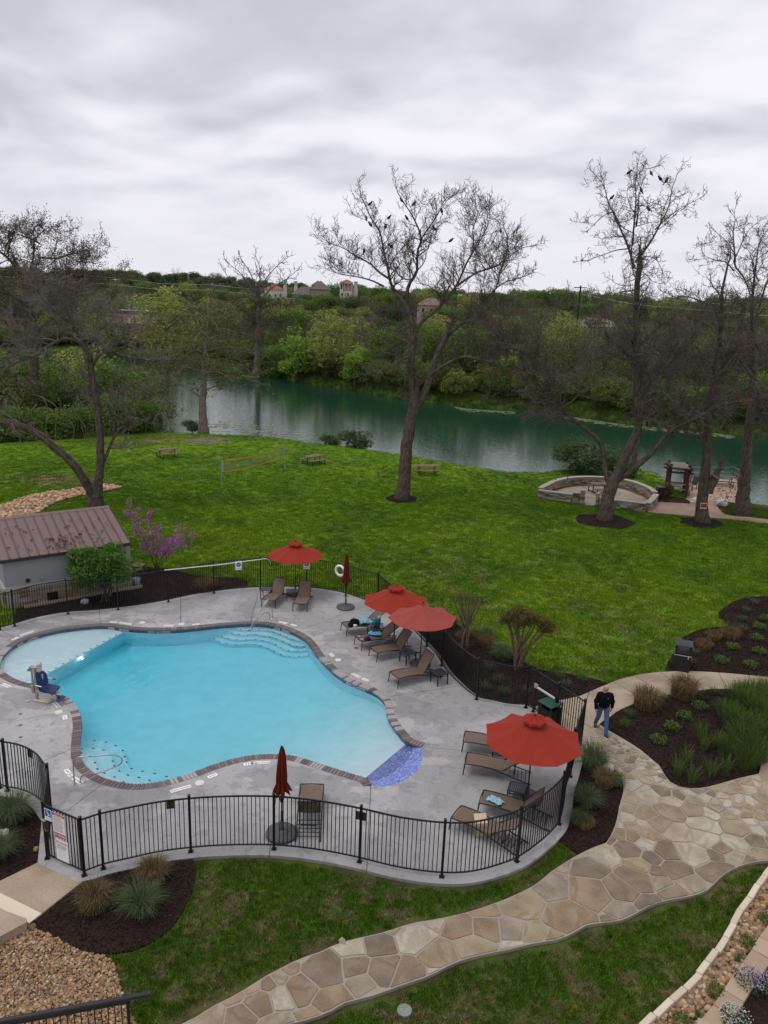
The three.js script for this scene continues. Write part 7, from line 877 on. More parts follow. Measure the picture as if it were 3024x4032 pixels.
// ---------- riverside patio ----------
struct('riverside_patio', geo((g) => g.prism(patioPoly, -3.0, -0.03)), mPink);
struct('patio_planting', geo((g) => g.prism([[20.75,-57.02],[21.31,-58.54],[22.5,-58.61],[23.36,-58.34],[23.31,-57],[23.27,-56.72]], -0.1, 0.0)), mMulch);
{
  const mLog = mat(0.085, 0.055, 0.04, 0.9, { bumpMap: mulchBump, bumpScale: 0.03 }), mGrey = mat(0.24, 0.205, 0.185, 0.9), a = [22.21,-58.92], b = [23.53,-58.6], t = thing('pergola', 'rustic log pergola with a grey pole roof beside the river', 'pergola', [0, -0.03, 0]), n = [b[1] - a[1], -(b[0] - a[0])].map((v) => v / d2(a, b)), s = n[1] < 0 ? 1 : -1, dp = 1.5, Q = (u, d, y) => [lerp(a[0], b[0], u) + n[0] * s * d, y, lerp(a[1], b[1], u) + n[1] * s * d];
  for (const u of [0, 1]) for (const d of [0, dp]) part(t, 'post', geo((g) => g.tube([Q(u, d, 0), Q(u, d, 1.3), Q(u, d, 2.55)], [0.14, 0.125, 0.12], 8)), mLog);
  for (const d of [-0.12, dp + 0.12]) for (const y of [1.95, 2.25]) part(t, 'beam', geo((g) => g.tube([Q(-0.25, d, y), Q(1.25, d, y)], 0.075, 7)), mLog);
  for (const u of [-0.06, 1.06]) for (const y of [2.1, 2.4]) part(t, 'cross_beam', geo((g) => g.tube([Q(u, -0.4, y), Q(u, dp + 0.4, y)], 0.075, 7)), mLog);
  for (let k = 0; k < 13; k++) part(t, 'roof_pole', geo((g) => g.tube([Q(0.02 + k * 0.08, -0.45, 2.36 + (k % 2) * 0.02), Q(0.02 + k * 0.08 + 0.02, dp + 0.45, 2.38)], 0.045, 6)), mGrey);
  part(t, 'seat_rail', geo((g) => { g.tube([Q(-0.2, dp, 0.85), Q(1.2, dp, 0.85)], 0.06, 6); }), mGrey);
  picnic('long table under the log pergola', [23.55,-60.11], angOf(a, b), -0.03, mGrey, undefined); const mGreen = mat(0.015, 0.05, 0.04, 0.5);
  picnic('dark green picnic table at the river end of the patio', [26.64,-64.86], angOf([26.04,-65.76], [27.58,-65.82]), -0.03, mGreen, undefined); picnic('dark green picnic table behind the trunk with the red notice', [28.57,-63.78], angOf([28.72,-65.21], [29.54,-65.06]), -0.03, mGreen, undefined);
  const c = [25.23,-61.77], ch = thing('deck_chair', 'dark folding chair on the riverside patio beside the pergola', 'chair', [c[0], -0.03, c[1]], 0.5); part(ch, 'seat', geo((g) => g.rbox(0, 0.4, 0, 0.55, 0.05, 0.5, 0.01)), mFrame); part(ch, 'backrest', geo((g) => g.rbox(0.32, 0.68, 0, 0.06, 0.65, 0.5, 0.01, 0, -0.4)), mFrame); for (const [x, z] of [[-0.24, -0.22], [-0.24, 0.22], [0.24, -0.22], [0.24, 0.22]]) part(ch, 'leg', geo((g) => g.box(x, 0.2, z, 0.04, 0.4, 0.04)), mFrame);
  const bq = [21.24,-57.83], bn = thing('litter_bin', 'black litter bin between the stone wall and the pergola', 'bin', [bq[0], -0.02, bq[1]]); part(bn, 'body', geo((g) => g.rbox(0, 0.45, 0, 0.55, 0.9, 0.55, 0.04)), mBlack); part(bn, 'lid', geo((g) => g.rbox(0, 0.93, 0, 0.6, 0.07, 0.6, 0.03)), mBlack);
  const pq = [22.07,-58.66], pl = thing('potted_shrub', 'yellow green shrub in the mulch by the pergola post', 'shrub', [pq[0], 0, pq[1]]); part(pl, 'foliage', leaves(31, 380, (r) => { const q = r() * 6.283, d = 0.5 * Math.sqrt(r()); return [Math.cos(q) * d, 0.15 + 0.95 * r() * (1 - d * 0.6), Math.sin(q) * d, Math.cos(q), 0.3, Math.sin(q)]; }, 0.14, [[0.16, 0.12, 0.03], [0.11, 0.10, 0.025], [0.2, 0.14, 0.05], [0.05, 0.05, 0.02]]), mPlant);
  const rl = thing('dock_railing', 'grey green railing along the water edge of the patio', 'railing', [0, -0.03, 0]), P0 = [30.82,-66.88], P1 = [30.49,-64.38], P2 = [28.91,-60.95], mR = mat(0.16, 0.2, 0.19, 0.5, { metalness: 0.4 }); for (const [p, q] of [[P0, P1], [P1, P2], [[25.94,-65.84], P0]]) { for (const y of [0.55, 1.0]) part(rl, 'rail', geo((g) => g.tube([[p[0], y, p[1]], [q[0], y, q[1]]], 0.025, 6)), mR); const m = Math.max(1, Math.round(d2(p, q) / 1.6)); for (let k = 0; k <= m; k++) part(rl, 'post', geo((g) => g.cyl(lerp(p[0], q[0], k / m), 0.5, lerp(p[1], q[1], k / m), 0.025, 0.025, 1.0, 6)), mR); const w = Math.round(d2(p, q) / 0.2); for (let k = 1; k < w; k++) part(rl, 'baluster', geo((g) => g.cyl(lerp(p[0], q[0], k / w), 0.5, lerp(p[1], q[1], k / w), 0.008, 0.008, 0.96, 4)), mR); }
  const nq = [24.03,-56.11], tr = [21.91,-51.13]; 
}

// ---------- trees ----------
const barkTex = colourMap(256, 512, (u, v) => { const a = fbm(u * 14, v * 10, 4, 14, 10), b = fbm(u * 30 + 3, v * 12, 3, 30, 12), t = 0.5 + 1.1 * (a - 0.5) + 0.8 * b * b; return [t, t * 0.95, t * 0.9]; }, 1.2, 0.5);
const barkBump = greyMap(256, 512, (u, v) => fbm(u * 22, v * 9, 4, 22, 9), 1.2, 0.5);
const mBark = mat(0.185, 0.15, 0.13, 0.95, { map: barkTex, bumpMap: barkBump, bumpScale: 0.12 }), mTwig = mat(0.12, 0.098, 0.087, 0.95), mPaleTwig = mat(0.17, 0.145, 0.13, 0.95);
class Tree {
  constructor(seed, o = {}) { this.r = rng(seed); this.trunk = new Geo(); this.fine = new Geo(); this.leaf = []; this.tips = []; this.o = { child: 0.6, len: 2.6, curl: 0.5, up: 0.35, drop: 0, min: 0.0105, levels: 3, wig: 0.35, depth: 0.9, ...o }; }
  // a main limb along measured points; drift moves it nearer or farther as it grows
  limb(pts, r0, r1, { from = 0.3, drift = 0, dens = 1, len = 1, trunk = false } = {}) {
    const n0 = pts.length, P = curve(pts.map((q, k) => [q[0], q[1], q[2] + drift * (k / (n0 - 1))]), 0.45), n = P.length - 1, R = P.map((_, k) => (r0 > 0.3 ? 0.86 : 0.7) * lerp(r0, r1, Math.pow(k / n, 0.8)) * (trunk && k < 3 ? 1 + 0.28 * (3 - k) / 3 : 1));
    for (let k = 1; k < n; k++) { const w = R[k] * 0.25; P[k][0] += (this.r() - 0.5) * w; P[k][2] += (this.r() - 0.5) * w; }
    this.trunk.tube(P, R, r0 > 0.15 ? 10 : 7);
    const L = n * 0.45, m = Math.round(L * (1 - from) / this.o.child * dens);
    for (let i = 0; i < m; i++) { const t = from + (1 - from) * (i + this.r()) / m, k = Math.min(n - 1, Math.floor(t * n)), a = P[k], b = P[k + 1], f = t * n - k, p = [0, 1, 2].map((e) => lerp(a[e], b[e], f)), d = V3(b[0] - a[0], b[1] - a[1], b[2] - a[2]).normalize(), rad = Math.min(R[k] * 0.5, 0.07); this.twig(p, this.fork(d, 0.9), this.o.len * len * (0.45 + 0.75 * this.r()) * (1 - 0.35 * t), rad, 1); }
    this.twig(P[n], V3(P[n][0] - P[n - 1][0], P[n][1] - P[n - 1][1], P[n][2] - P[n - 1][2]).normalize(), this.o.len * 0.6 * len, r1 * 0.9, 1);
    return this;
  }
  fork(d, amount) { const r = this.r, q = V3(r() - 0.5, r() - 0.5, (r() - 0.5) * this.o.depth).normalize(); return d.clone().multiplyScalar(0.55).addScaledVector(q, amount).add(V3(0, this.o.up, 0)).normalize(); }
  twig(p, d, len, rad, level) {
    const r = this.r, n = level === 1 ? 6 : level === 2 ? 4 : 3, pts = [p], R = [Math.max(rad, this.o.min)], dir = d.clone();
    for (let k = 1; k <= n; k++) { dir.add(V3((r() - 0.5) * this.o.wig * 2, (r() - 0.5) * this.o.wig * 2 + this.o.curl * 0.12 - this.o.drop * 0.2, (r() - 0.5) * this.o.wig * 2)).normalize(); const q = pts[k - 1]; pts.push([q[0] + dir.x * len / n, q[1] + dir.y * len / n, q[2] + dir.z * len / n]); R.push(Math.max(this.o.min, lerp(rad, this.o.min, k / n))); }
    this.fine.tube(pts, R, level === 1 ? 5 : 3, false);
    if (level >= this.o.levels) { this.tips.push(pts[n], pts[1]); return; }
    const m = Math.round(len / (level === 1 ? this.o.gap1 ?? 0.18 : this.o.gap2 ?? 0.15));
    for (let i = 0; i < m; i++) { const t = 0.15 + 0.85 * (i + r()) / m, k = Math.min(n - 1, Math.floor(t * n)), a = pts[k], b = pts[k + 1], q = [0, 1, 2].map((e) => lerp(a[e], b[e], t * n - k)); this.twig(q, this.fork(V3(b[0] - a[0], b[1] - a[1], b[2] - a[2]).normalize(), 0.85), len * (level === 1 ? 0.42 : 0.5) * (0.6 + 0.6 * r()), R[k] * 0.55, level + 1); }
  }
  place(name, label, group, bark = mBark, fine = mTwig) { const t = thing(name, label, 'tree', [0, 0, 0], 0, group); part(t, 'trunk', this.trunk, bark); part(t, 'crown', this.fine, fine); return t; }
}
{ // the big bare pecan in the middle
  const T_ = new Tree(101, { child: 0.3, len: 2.6 });
  const base = [1.3,-0.2,-55], sp = [[1.9,7.2,-55]];
  T_.limb([base, [1.4,1.2,-55], ...[[1.5,4,-55],[1.7,5.6,-55]], ...sp], 0.58, 0.44, { from: 0.95, trunk: true });
  T_.limb([...[[1.9,7,-55],[1.6,9,-55],[1.5,10.1,-55],[1.6,11.2,-55],[1.4,12.8,-55],[0.9,13.8,-55]]], 0.34, 0.24, { from: 0.2, dens: 0.4 });
  T_.limb([[2,6.7,-55],[2.6,7.8,-55],[3,9.2,-55],[3.4,10.6,-55],[3.9,11.7,-55]], 0.32, 0.24, { from: 0.5, dens: 0.3 });
  T_.limb([[0.9,13.8,-55],[0.2,14.5,-55],[-0.2,15.4,-55],[-0.4,16.3,-55],[-0.7,17.3,-55],[-1,18.5,-55],[-1.7,19.5,-55],[-2.2,20.5,-55]], 0.2, 0.035, { drift: -1.5, from: 0.15 });
  T_.limb([[1,13.9,-55],[1.1,15,-55],[1.6,15.9,-55],[1.6,17.2,-55],[1.8,18,-55],[1.2,19.3,-55],[0.6,20.1,-55],[0.3,20.5,-55]], 0.2, 0.035, { drift: 1.5, from: 0.15 });
  T_.limb([[1.8,18,-55],[2.3,18.8,-55],[2.8,19.5,-55],[3.1,20.2,-55]], 0.09, 0.03, { drift: 1 });
  T_.limb([[1.6,16.9,-55],[2.1,17.3,-55],[2.5,17.7,-55],[2.2,18,-55],[2,18,-55]], 0.07, 0.05, { from: 0.3 });
  T_.limb([[-0.2,15.4,-55],[-0.9,15.8,-55],[-1.6,16.4,-55],[-2.7,16.9,-55],[-3.5,17.4,-55],[-4.5,17.7,-55]], 0.13, 0.03, { drift: -2 });
  T_.limb([[-0.6,14.9,-55],[-1.3,15.2,-55],[-2.2,15.4,-55],[-3.2,15.5,-55],[-3.8,15.6,-55]], 0.1, 0.03, { drift: 2 });
  T_.limb([[1.5,11.1,-55],[1,11.3,-55],[0.3,11.9,-55],[-0.6,12.1,-55],[-1.2,12.3,-55]], 0.16, 0.05, { drift: -2, dens: 0.7 });
  T_.limb([[1.5,10.2,-55],[0.8,10,-55],[-0,9.5,-55],[-1.3,9.2,-55]], 0.11, 0.03, { drift: 2, dens: 0.7 });
  T_.limb([[1.7,12,-55],[2.3,12.8,-55],[3.3,13.6,-55],[3.9,14.3,-55],[4.5,15.2,-55],[5.2,16.9,-55],[5.8,17.9,-55],[6.4,19.1,-55],[6.6,19.9,-55]], 0.22, 0.03, { drift: -2, from: 0.2 });
  T_.limb([[4.4,15.1,-55],[5.7,16,-55],[6.8,16.4,-55],[7.6,17,-55],[8.4,17.6,-55]], 0.13, 0.03, { drift: 1.5 });
  T_.limb([[5.2,16.9,-55],[5.4,17.9,-55],[5.2,18.8,-55],[5.5,19.7,-55],[5.3,20.1,-55]], 0.07, 0.025, { drift: 1 });
  T_.limb([[3,9,-55],[3.9,9.8,-55],[5,10.4,-55],[6.2,10.3,-55],[7.3,10,-55],[9,9.4,-55]], 0.22, 0.06, { drift: 2.5, from: 0.25, len: 1.1 });
  T_.limb([[3.3,13.3,-55],[4.5,13,-55],[5.4,12.6,-55],[6.3,12.6,-55],[7.3,12.4,-55]], 0.12, 0.03, { drift: -2 });
  T_.limb([[3.9,11.7,-55],[5,12.7,-55],[6.2,13.8,-55],[7.3,15.1,-55],[8.1,15.6,-55],[8.9,15.8,-55]], 0.2, 0.03, { drift: -2, from: 0.2 });
  T_.limb([[5,12.7,-55],[6,13,-55],[7.1,13.4,-55],[8.3,13.3,-55]], 0.1, 0.03, { drift: 2 });
  T_.limb([[6.2,13.8,-55],[6.9,14.7,-55],[7.2,16,-55],[7.5,17.5,-55],[7.3,18.4,-55]], 0.1, 0.03, { drift: 2 });
  T_.limb([[3.6,11.2,-55],[2.7,11.4,-55],[1.9,10.8,-55],[1.5,10.2,-55],[1.1,9.8,-55]], 0.08, 0.03, { dens: 0.6 });
  T_.place('bare_pecan_tree', 'large bare forked tree in the middle of the lawn');
}
{ // the leaning bare tree on the right with the tall central stem
  const T_ = new Tree(102, { child: 0.32, len: 2.6, up: 0.1 });
  T_.limb([[15.2,-0.3,-51.2], ...[[15.2,1.2,-51.2],[15.4,2.1,-51.2],[15.5,2.7,-51.2]]], 0.56, 0.5, { from: 0.99, trunk: true });
  T_.limb([...[[15.4,2.2,-51.2],[15,3.1,-51.2],[14.8,4.1,-51.2],[14.5,5.2,-51.2]], ...[[13.5,6,-51.2],[12.2,6.9,-51.2],[10.9,7.8,-51.2],[10.1,8.6,-51.2],[9.8,9.3,-51.2],[9.7,10.2,-51.2],[9.2,10.9,-51.2],[8.3,11.1,-51.2],[7.3,11.9,-51.2]]], 0.3, 0.07, { from: 0.4, drift: -2, len: 1.3, dens: 1.5 });
  T_.limb([...[[15.6,2.6,-51.2],[15.9,3.7,-51.2],[16.3,5.1,-51.2]], ...[[16.6,6.2,-51.2],[16.4,8,-51.2],[16.1,10,-51.2],[15.8,12,-51.2],[15.5,14,-51.2],[15.3,15.4,-51.2],[15.3,16.5,-51.2]]], 0.4, 0.2, { from: 0.3, drift: 1, dens: 1.0, len: 1.2 });
  T_.limb([[15.6,16.5,-52.2],[15.1,17.8,-52.2],[14.7,18.6,-52.2],[14.1,19.7,-52.2],[13.6,20.6,-52.2],[13.3,21.5,-52.2],[12.9,22,-52.2]], 0.14, 0.025, { drift: -1, from: 0.1, len: 0.75 });
  T_.limb([[15.3,17.9,-52.2],[15.2,19,-52.2],[15.1,19.9,-52.2],[15,20.7,-52.2],[14.8,21.6,-52.2],[14.8,22.2,-52.2]], 0.11, 0.02, { drift: 1, from: 0.1, len: 0.7 });
  T_.limb([[15.6,16.9,-52.2],[15.9,17.4,-52.2],[16.3,18.1,-52.2],[16.7,19.1,-52.2],[17.1,20.3,-52.2],[17.1,21.3,-52.2],[17.2,21.8,-52.2]], 0.13, 0.025, { drift: 1, from: 0.1, len: 0.75 });
  T_.limb([[15.4,19.1,-52.2],[15.5,19.9,-52.2],[15.5,20.9,-52.2],[15.7,21.8,-52.2],[15.9,22.2,-52.2]], 0.08, 0.02, { drift: -1, from: 0.1, len: 0.7 });
  T_.limb([[16.6,18.9,-52.2],[17.2,19.6,-52.2],[17.9,20.2,-52.2],[18.6,20.6,-52.2]], 0.06, 0.02, { drift: 1, len: 0.6 });
  T_.limb([[15,17.7,-52.2],[14.3,17.6,-52.2],[13.6,17.3,-52.2],[12.8,17,-52.2]], 0.06, 0.02, { drift: -1, len: 0.65 });
  T_.limb([[14,19.8,-52.2],[13.5,19.8,-52.2],[12.8,19.3,-52.2],[12.2,18.7,-52.2]], 0.05, 0.02, { drift: 1, len: 0.6 });
  T_.limb([[15.8,17.1,-52.2],[16.3,17.3,-52.2],[17.1,17.2,-52.2],[17.8,16.4,-52.2]], 0.06, 0.02, { drift: -1, len: 0.65 });
  T_.limb([[15.6,15.5,-52.2],[15,15.4,-52.2],[14.4,15.6,-52.2]], 0.05, 0.02, { len: 0.6 });
  T_.limb([[15.7,16.2,-52.2],[16.2,16.3,-52.2],[16.5,15.8,-52.2],[17,15.6,-52.2]], 0.05, 0.02, { drift: 1, len: 0.6 });
  T_.limb([...[[15.9,2.8,-51.2],[16.9,3.8,-51.2],[17.8,4.9,-51.2]], ...[[18.5,6.2,-51.2],[20,7.2,-51.2],[21.3,8.1,-51.2],[22.8,8.5,-51.2],[25.2,8.9,-51.2],[26.5,8.8,-51.2]]], 0.3, 0.1, { from: 0.3, drift: 2, len: 1.3, dens: 1.4 });
  T_.limb([[16.6,7.4,-51.5],[17,8.4,-51.5],[17.8,9.6,-51.5],[19.1,10.8,-51.5],[20.4,12.1,-51.5],[21,13,-51.5]], 0.2, 0.05, { drift: -2, from: 0.25, len: 1.2, dens: 1.4 });
  T_.limb([[17.4,6.5,-51.5],[17.8,7.3,-51.5],[18.3,7.9,-51.5],[19.1,8.4,-51.5],[19.9,8.3,-51.5]], 0.12, 0.04, { drift: -3, len: 1.0 });
  T_.limb([[10,8.9,-51.5],[11,9.6,-51.5],[11.8,9.9,-51.5],[12.7,9.7,-51.5]], 0.1, 0.03, { drift: -2 });
  T_.limb([[9.5,10.8,-51.5],[9.5,12,-51.5],[9.8,13,-51.5],[10.2,13.8,-51.5]], 0.1, 0.03, { drift: 1 });
  T_.limb([[11.4,7.3,-51.5],[12.3,8.2,-51.5],[12.6,9.3,-51.5],[12.7,10.4,-51.5]], 0.1, 0.03, { drift: 2 });
  T_.limb([[16.1,10.5,-51.5],[14.9,11.5,-51.5],[14,12.1,-51.5],[13.3,12.6,-51.5]], 0.1, 0.03, { drift: 2 });
  T_.limb([[15.8,12.5,-51.5],[14.9,13.4,-51.5],[14.2,13.4,-51.5],[13.6,12.9,-51.5]], 0.08, 0.03, { drift: -2 });
  T_.limb([[16,11.5,-51.5],[16.8,12.5,-51.5],[17.3,13.3,-51.5],[18.2,13.7,-51.5]], 0.08, 0.03, { drift: 2 });
  T_.limb([[21.4,8.1,-51.5],[21.9,9.4,-51.5],[22.7,10.4,-51.5],[23.8,11,-51.5]], 0.12, 0.03, { drift: -2 });
  T_.limb([[20.1,7.2,-51.5],[20.9,8.7,-51.5],[21.3,10,-51.5],[22.1,11.2,-51.5]], 0.1, 0.03, { drift: -3 });
  T_.place('bare_pecan_tree', 'bare leaning tree with a tall straight central stem, right of the round wall');
}
{ // second trunk from the right, with the broken limb and red notice
  const T_ = new Tree(103, { child: 0.36, len: 2.4, up: 0.15 });
  T_.limb([[22.1,-0.2,-51.5], ...[[21.9,1.5,-51.5],[21.9,3.1,-51.5],[21.8,4.7,-51.5],[21.7,6,-51.5]], ...[[21.6,8.1,-51.5],[21.7,10.2,-51.5],[21.7,12.7,-51.5],[21.6,14.2,-51.5],[21.5,15.2,-51.5],[21.6,16.3,-51.5],[21.7,17.1,-51.5]]], 0.52, 0.07, { from: 0.5, drift: -1, dens: 0.9, trunk: true });
  T_.limb([[21.3,17,-50.5],[21.1,17.9,-50.5],[20.9,18.8,-50.5],[20.9,19.6,-50.5],[20.8,19.9,-50.5]], 0.1, 0.02, { from: 0.1, len: 0.7 }); T_.limb([[21.2,17.1,-50.5],[21.5,18,-50.5],[21.7,18.7,-50.5],[22,19.1,-50.5]], 0.07, 0.02, { len: 0.7 });
  T_.limb([[22.5,15.2,-50.5],[22,16.1,-50.5],[21.4,16.7,-50.5],[21.2,17.1,-50.5]].reverse(), 0.09, 0.06, { len: 0.8 }); T_.limb([[21.3,16.5,-50.5],[20.7,17,-50.5],[20,17.1,-50.5],[19.4,17.3,-50.5]], 0.07, 0.02, { len: 0.7 }); T_.limb([[21.1,17.6,-50.5],[20.5,18.3,-50.5],[20,18.6,-50.5]], 0.05, 0.02, { len: 0.7 }); T_.limb([[22.2,15.9,-50.5],[22.6,16.2,-50.5],[23.2,16.5,-50.5]], 0.06, 0.02, { len: 0.7 });
  T_.limb([[21.5,11.7,-51],[20.7,12.7,-51],[19.6,13.3,-51],[18.7,13.5,-51]], 0.12, 0.03, { drift: 2 }); T_.limb([[21.4,13.7,-51],[21.9,14.4,-51],[22.7,14.8,-51],[23.8,14.8,-51]], 0.1, 0.03, { drift: -2 }); T_.limb([[21.5,9.9,-51],[22.1,11.3,-51],[22.8,12.1,-51],[23.9,12.5,-51]], 0.12, 0.03, { drift: 2 }); T_.limb([[21.4,12.9,-51],[20.8,14.2,-51],[19.8,14.8,-51],[19.1,14.9,-51]], 0.1, 0.03, { drift: -2 });
  T_.limb([[22.2,2,-51.5],[22.3,2.6,-51.5],[22.5,3.1,-51.5]], 0.36, 0.34, { from: 0.99 });
  const t = T_.place('bare_pecan_tree', 'bare tree with a broken stub and a red notice on its trunk');
  part(t, 'broken_face', geo((g) => { const q = [22.4,3.2,-51.2]; g.add(new THREE.CylinderGeometry(0.31, 0.33, 0.06, 12), M4(q[0], q[1] + 0.05, q[2], 0.3, 0, -0.5)); }), mat(0.19, 0.15, 0.12, 0.95));
  part(t, 'hanging_dead_leaves', leaves(33, 160, (r) => { const q = r() < 0.5 ? [23,2.1,-51.2] : [23.6,2.2,-51.2]; return [q[0] + (r() - 0.5) * 1.4, q[1] + (r() - 0.6) * 0.9, q[2] + (r() - 0.5) * 0.8]; }, 0.07, [0.10, 0.06, 0.045]), mPlant);
  const n = [21.8,1.2,-51]; single('notice', geo((g) => { g.box(0, 0, 0, 0.46, 0.4, 0.015); }), mat(0.55, 0.52, 0.5, 0.7), 'small white notice board nailed to the trunk behind the red one', 'sign', [n[0], n[1], n[2] - 0.012], 0); single('notice', geo((g) => g.box(0, 0, 0, 0.42, 0.26, 0.012)), mat(0.35, 0.012, 0.012, 0.6), 'red notice nailed to the trunk of the right hand tree', 'sign', [n[0], n[1] + 0.02, n[2] + 0.004], 0);
}
{
  const T_ = new Tree(104, { child: 0.36, len: 2.5, up: 0.15 });
  T_.limb([[25.9,0,-54], ...[[25.8,2.1,-54],[25.7,4.3,-54],[25.6,6,-54]], ...[[25.6,8,-54],[25.3,11.2,-54],[24.7,14.3,-54],[24.6,16.3,-54],[24.6,18.3,-54]]], 0.6, 0.04, { from: 0.5, drift: -1, trunk: true });
  T_.limb([[24.6,14.3,-53.5],[24.8,15.8,-53.5],[25.1,17.3,-53.5],[24.8,18.7,-53.5]], 0.12, 0.03, { len: 0.8 }); T_.limb([[25,11.7,-53.5],[23.7,13,-53.5],[22.8,13.6,-53.5],[21.9,13.8,-53.5]], 0.12, 0.03, { drift: 2 }); T_.limb([[25.2,9.6,-53.5],[23.9,10.5,-53.5],[23,11.2,-53.5],[21.6,11.5,-53.5]], 0.14, 0.03, { drift: 2 }); T_.limb([[24.3,16.1,-53.5],[23.7,17.1,-53.5],[23.8,17.9,-53.5],[24.3,18.7,-53.5]], 0.07, 0.02, { len: 0.7 }); T_.limb([[25.5,8,-53.5],[26.2,7.8,-53.5],[27.2,7.7,-53.5]], 0.12, 0.03);
  T_.place('bare_pecan_tree', 'thick trunked bare tree at the right edge, in the mulch by the patio');
}
{ // the forked tree behind the shed
  const T_ = new Tree(105, { child: 0.26, len: 2.4, up: 0.25, wig: 0.4 });
  T_.limb([[-19.4,-0.5,-50], ...[[-19.4,-0,-50],[-19.4,0.6,-50]]], 0.6, 0.52, { from: 0.99, trunk: true });
  T_.limb([...[[-19.5,0.5,-50],[-19.8,1.3,-50],[-20.2,2.2,-50],[-20.7,3.1,-50],[-21.5,3.9,-50],[-22.4,4.8,-50],[-23.6,5.4,-50],[-24.8,5.7,-50],[-26,5.9,-50],[-27.4,5.7,-50]]], 0.36, 0.2, { from: 0.4, dens: 0.3, drift: 2 });
  T_.limb([...[[-19.3,0.6,-50],[-19.1,1.7,-50],[-19,2.5,-50],[-18.9,3.6,-50],[-18.9,5.1,-50],[-18.9,6.4,-50]], ...[[-18.8,6.1,-50],[-19.1,7.8,-50],[-19.2,9.3,-50],[-19.3,10.1,-50],[-19.8,10.7,-50]]], 0.36, 0.2, { from: 0.6, dens: 0.5 });
  T_.limb([[-19.8,10.7,-50],[-20.6,10.9,-50],[-21.7,10.3,-50],[-22.4,9.8,-50],[-23.7,9.2,-50],[-25.1,8.9,-50],[-26.4,8.6,-50]], 0.18, 0.04, { from: 0.15, drift: 2 });
  T_.limb([[-19.7,10.6,-50],[-20.1,11.3,-50],[-20.5,12,-50],[-21.3,12,-50],[-22.1,11.7,-50],[-23.2,11.5,-50]], 0.14, 0.03, { from: 0.1, drift: -2 }); T_.limb([[-20.1,11.3,-50],[-20.3,12.5,-50],[-20.6,13.4,-50],[-20.3,14.5,-50]], 0.09, 0.02, { from: 0.1, drift: 1 }); T_.limb([[-20.5,11.9,-50],[-21.3,12.8,-50],[-21.6,13.6,-50],[-21.3,14.4,-50]], 0.09, 0.02, { from: 0.1, drift: 2 }); T_.limb([[-21.3,12,-50],[-22.2,12.5,-50],[-22.4,13.3,-50],[-22.1,14.2,-50]], 0.08, 0.02, { from: 0.1 }); T_.limb([[-22.4,9.8,-50],[-22.8,10.6,-50],[-23.6,11.2,-50],[-24.4,11.4,-50]], 0.08, 0.02, { from: 0.1 });
  T_.limb([[-19.1,9.2,-50],[-18.5,9.9,-50],[-17.6,10.2,-50],[-16.8,10,-50],[-15.3,9.8,-50]], 0.16, 0.04, { from: 0.2, drift: 1 }); T_.limb([[-18.1,10.1,-50],[-17.4,11,-50],[-16.5,11.7,-50],[-15.8,11.9,-50]], 0.07, 0.02, { from: 0.1 }); T_.limb([[-19.5,10.4,-50],[-18.8,11.4,-50],[-18.2,12,-50],[-17.9,12.9,-50]], 0.08, 0.02, { from: 0.1, drift: -2 });
  T_.limb([...[[-19.1,2.2,-50],[-18.6,3.4,-50],[-18.2,4.4,-50],[-17.8,5.1,-50],[-17.3,5.6,-50]]], 0.22, 0.07, { from: 0.4, drift: -1, len: 0.8 }); T_.limb([[-17.4,5.3,-50],[-16.9,6.4,-50],[-16.5,7.3,-50],[-16.6,8.1,-50]], 0.07, 0.02, { from: 0.1, len: 0.8 }); T_.limb([[-18.8,5.6,-50],[-17.8,6.7,-50],[-17.5,7.6,-50],[-17.6,8.5,-50]], 0.07, 0.02, { from: 0.1, len: 0.8 });
  T_.place('bare_pecan_tree', 'bare forked tree behind the shed, one limb leaving the left edge', undefined, mat(0.165, 0.132, 0.115, 0.95, { map: barkTex, bumpMap: barkBump, bumpScale: 0.06 }), mPaleTwig);
}
const sprays = (seed, tips, n, size, spread, col, flat = 0.4) => leaves(seed, n, (r) => { const p = tips[Math.floor(r() * tips.length)]; return [p[0] + (r() - 0.5) * spread, p[1] + (r() - 0.5) * spread * flat, p[2] + (r() - 0.5) * spread]; }, size, col, 0.6);
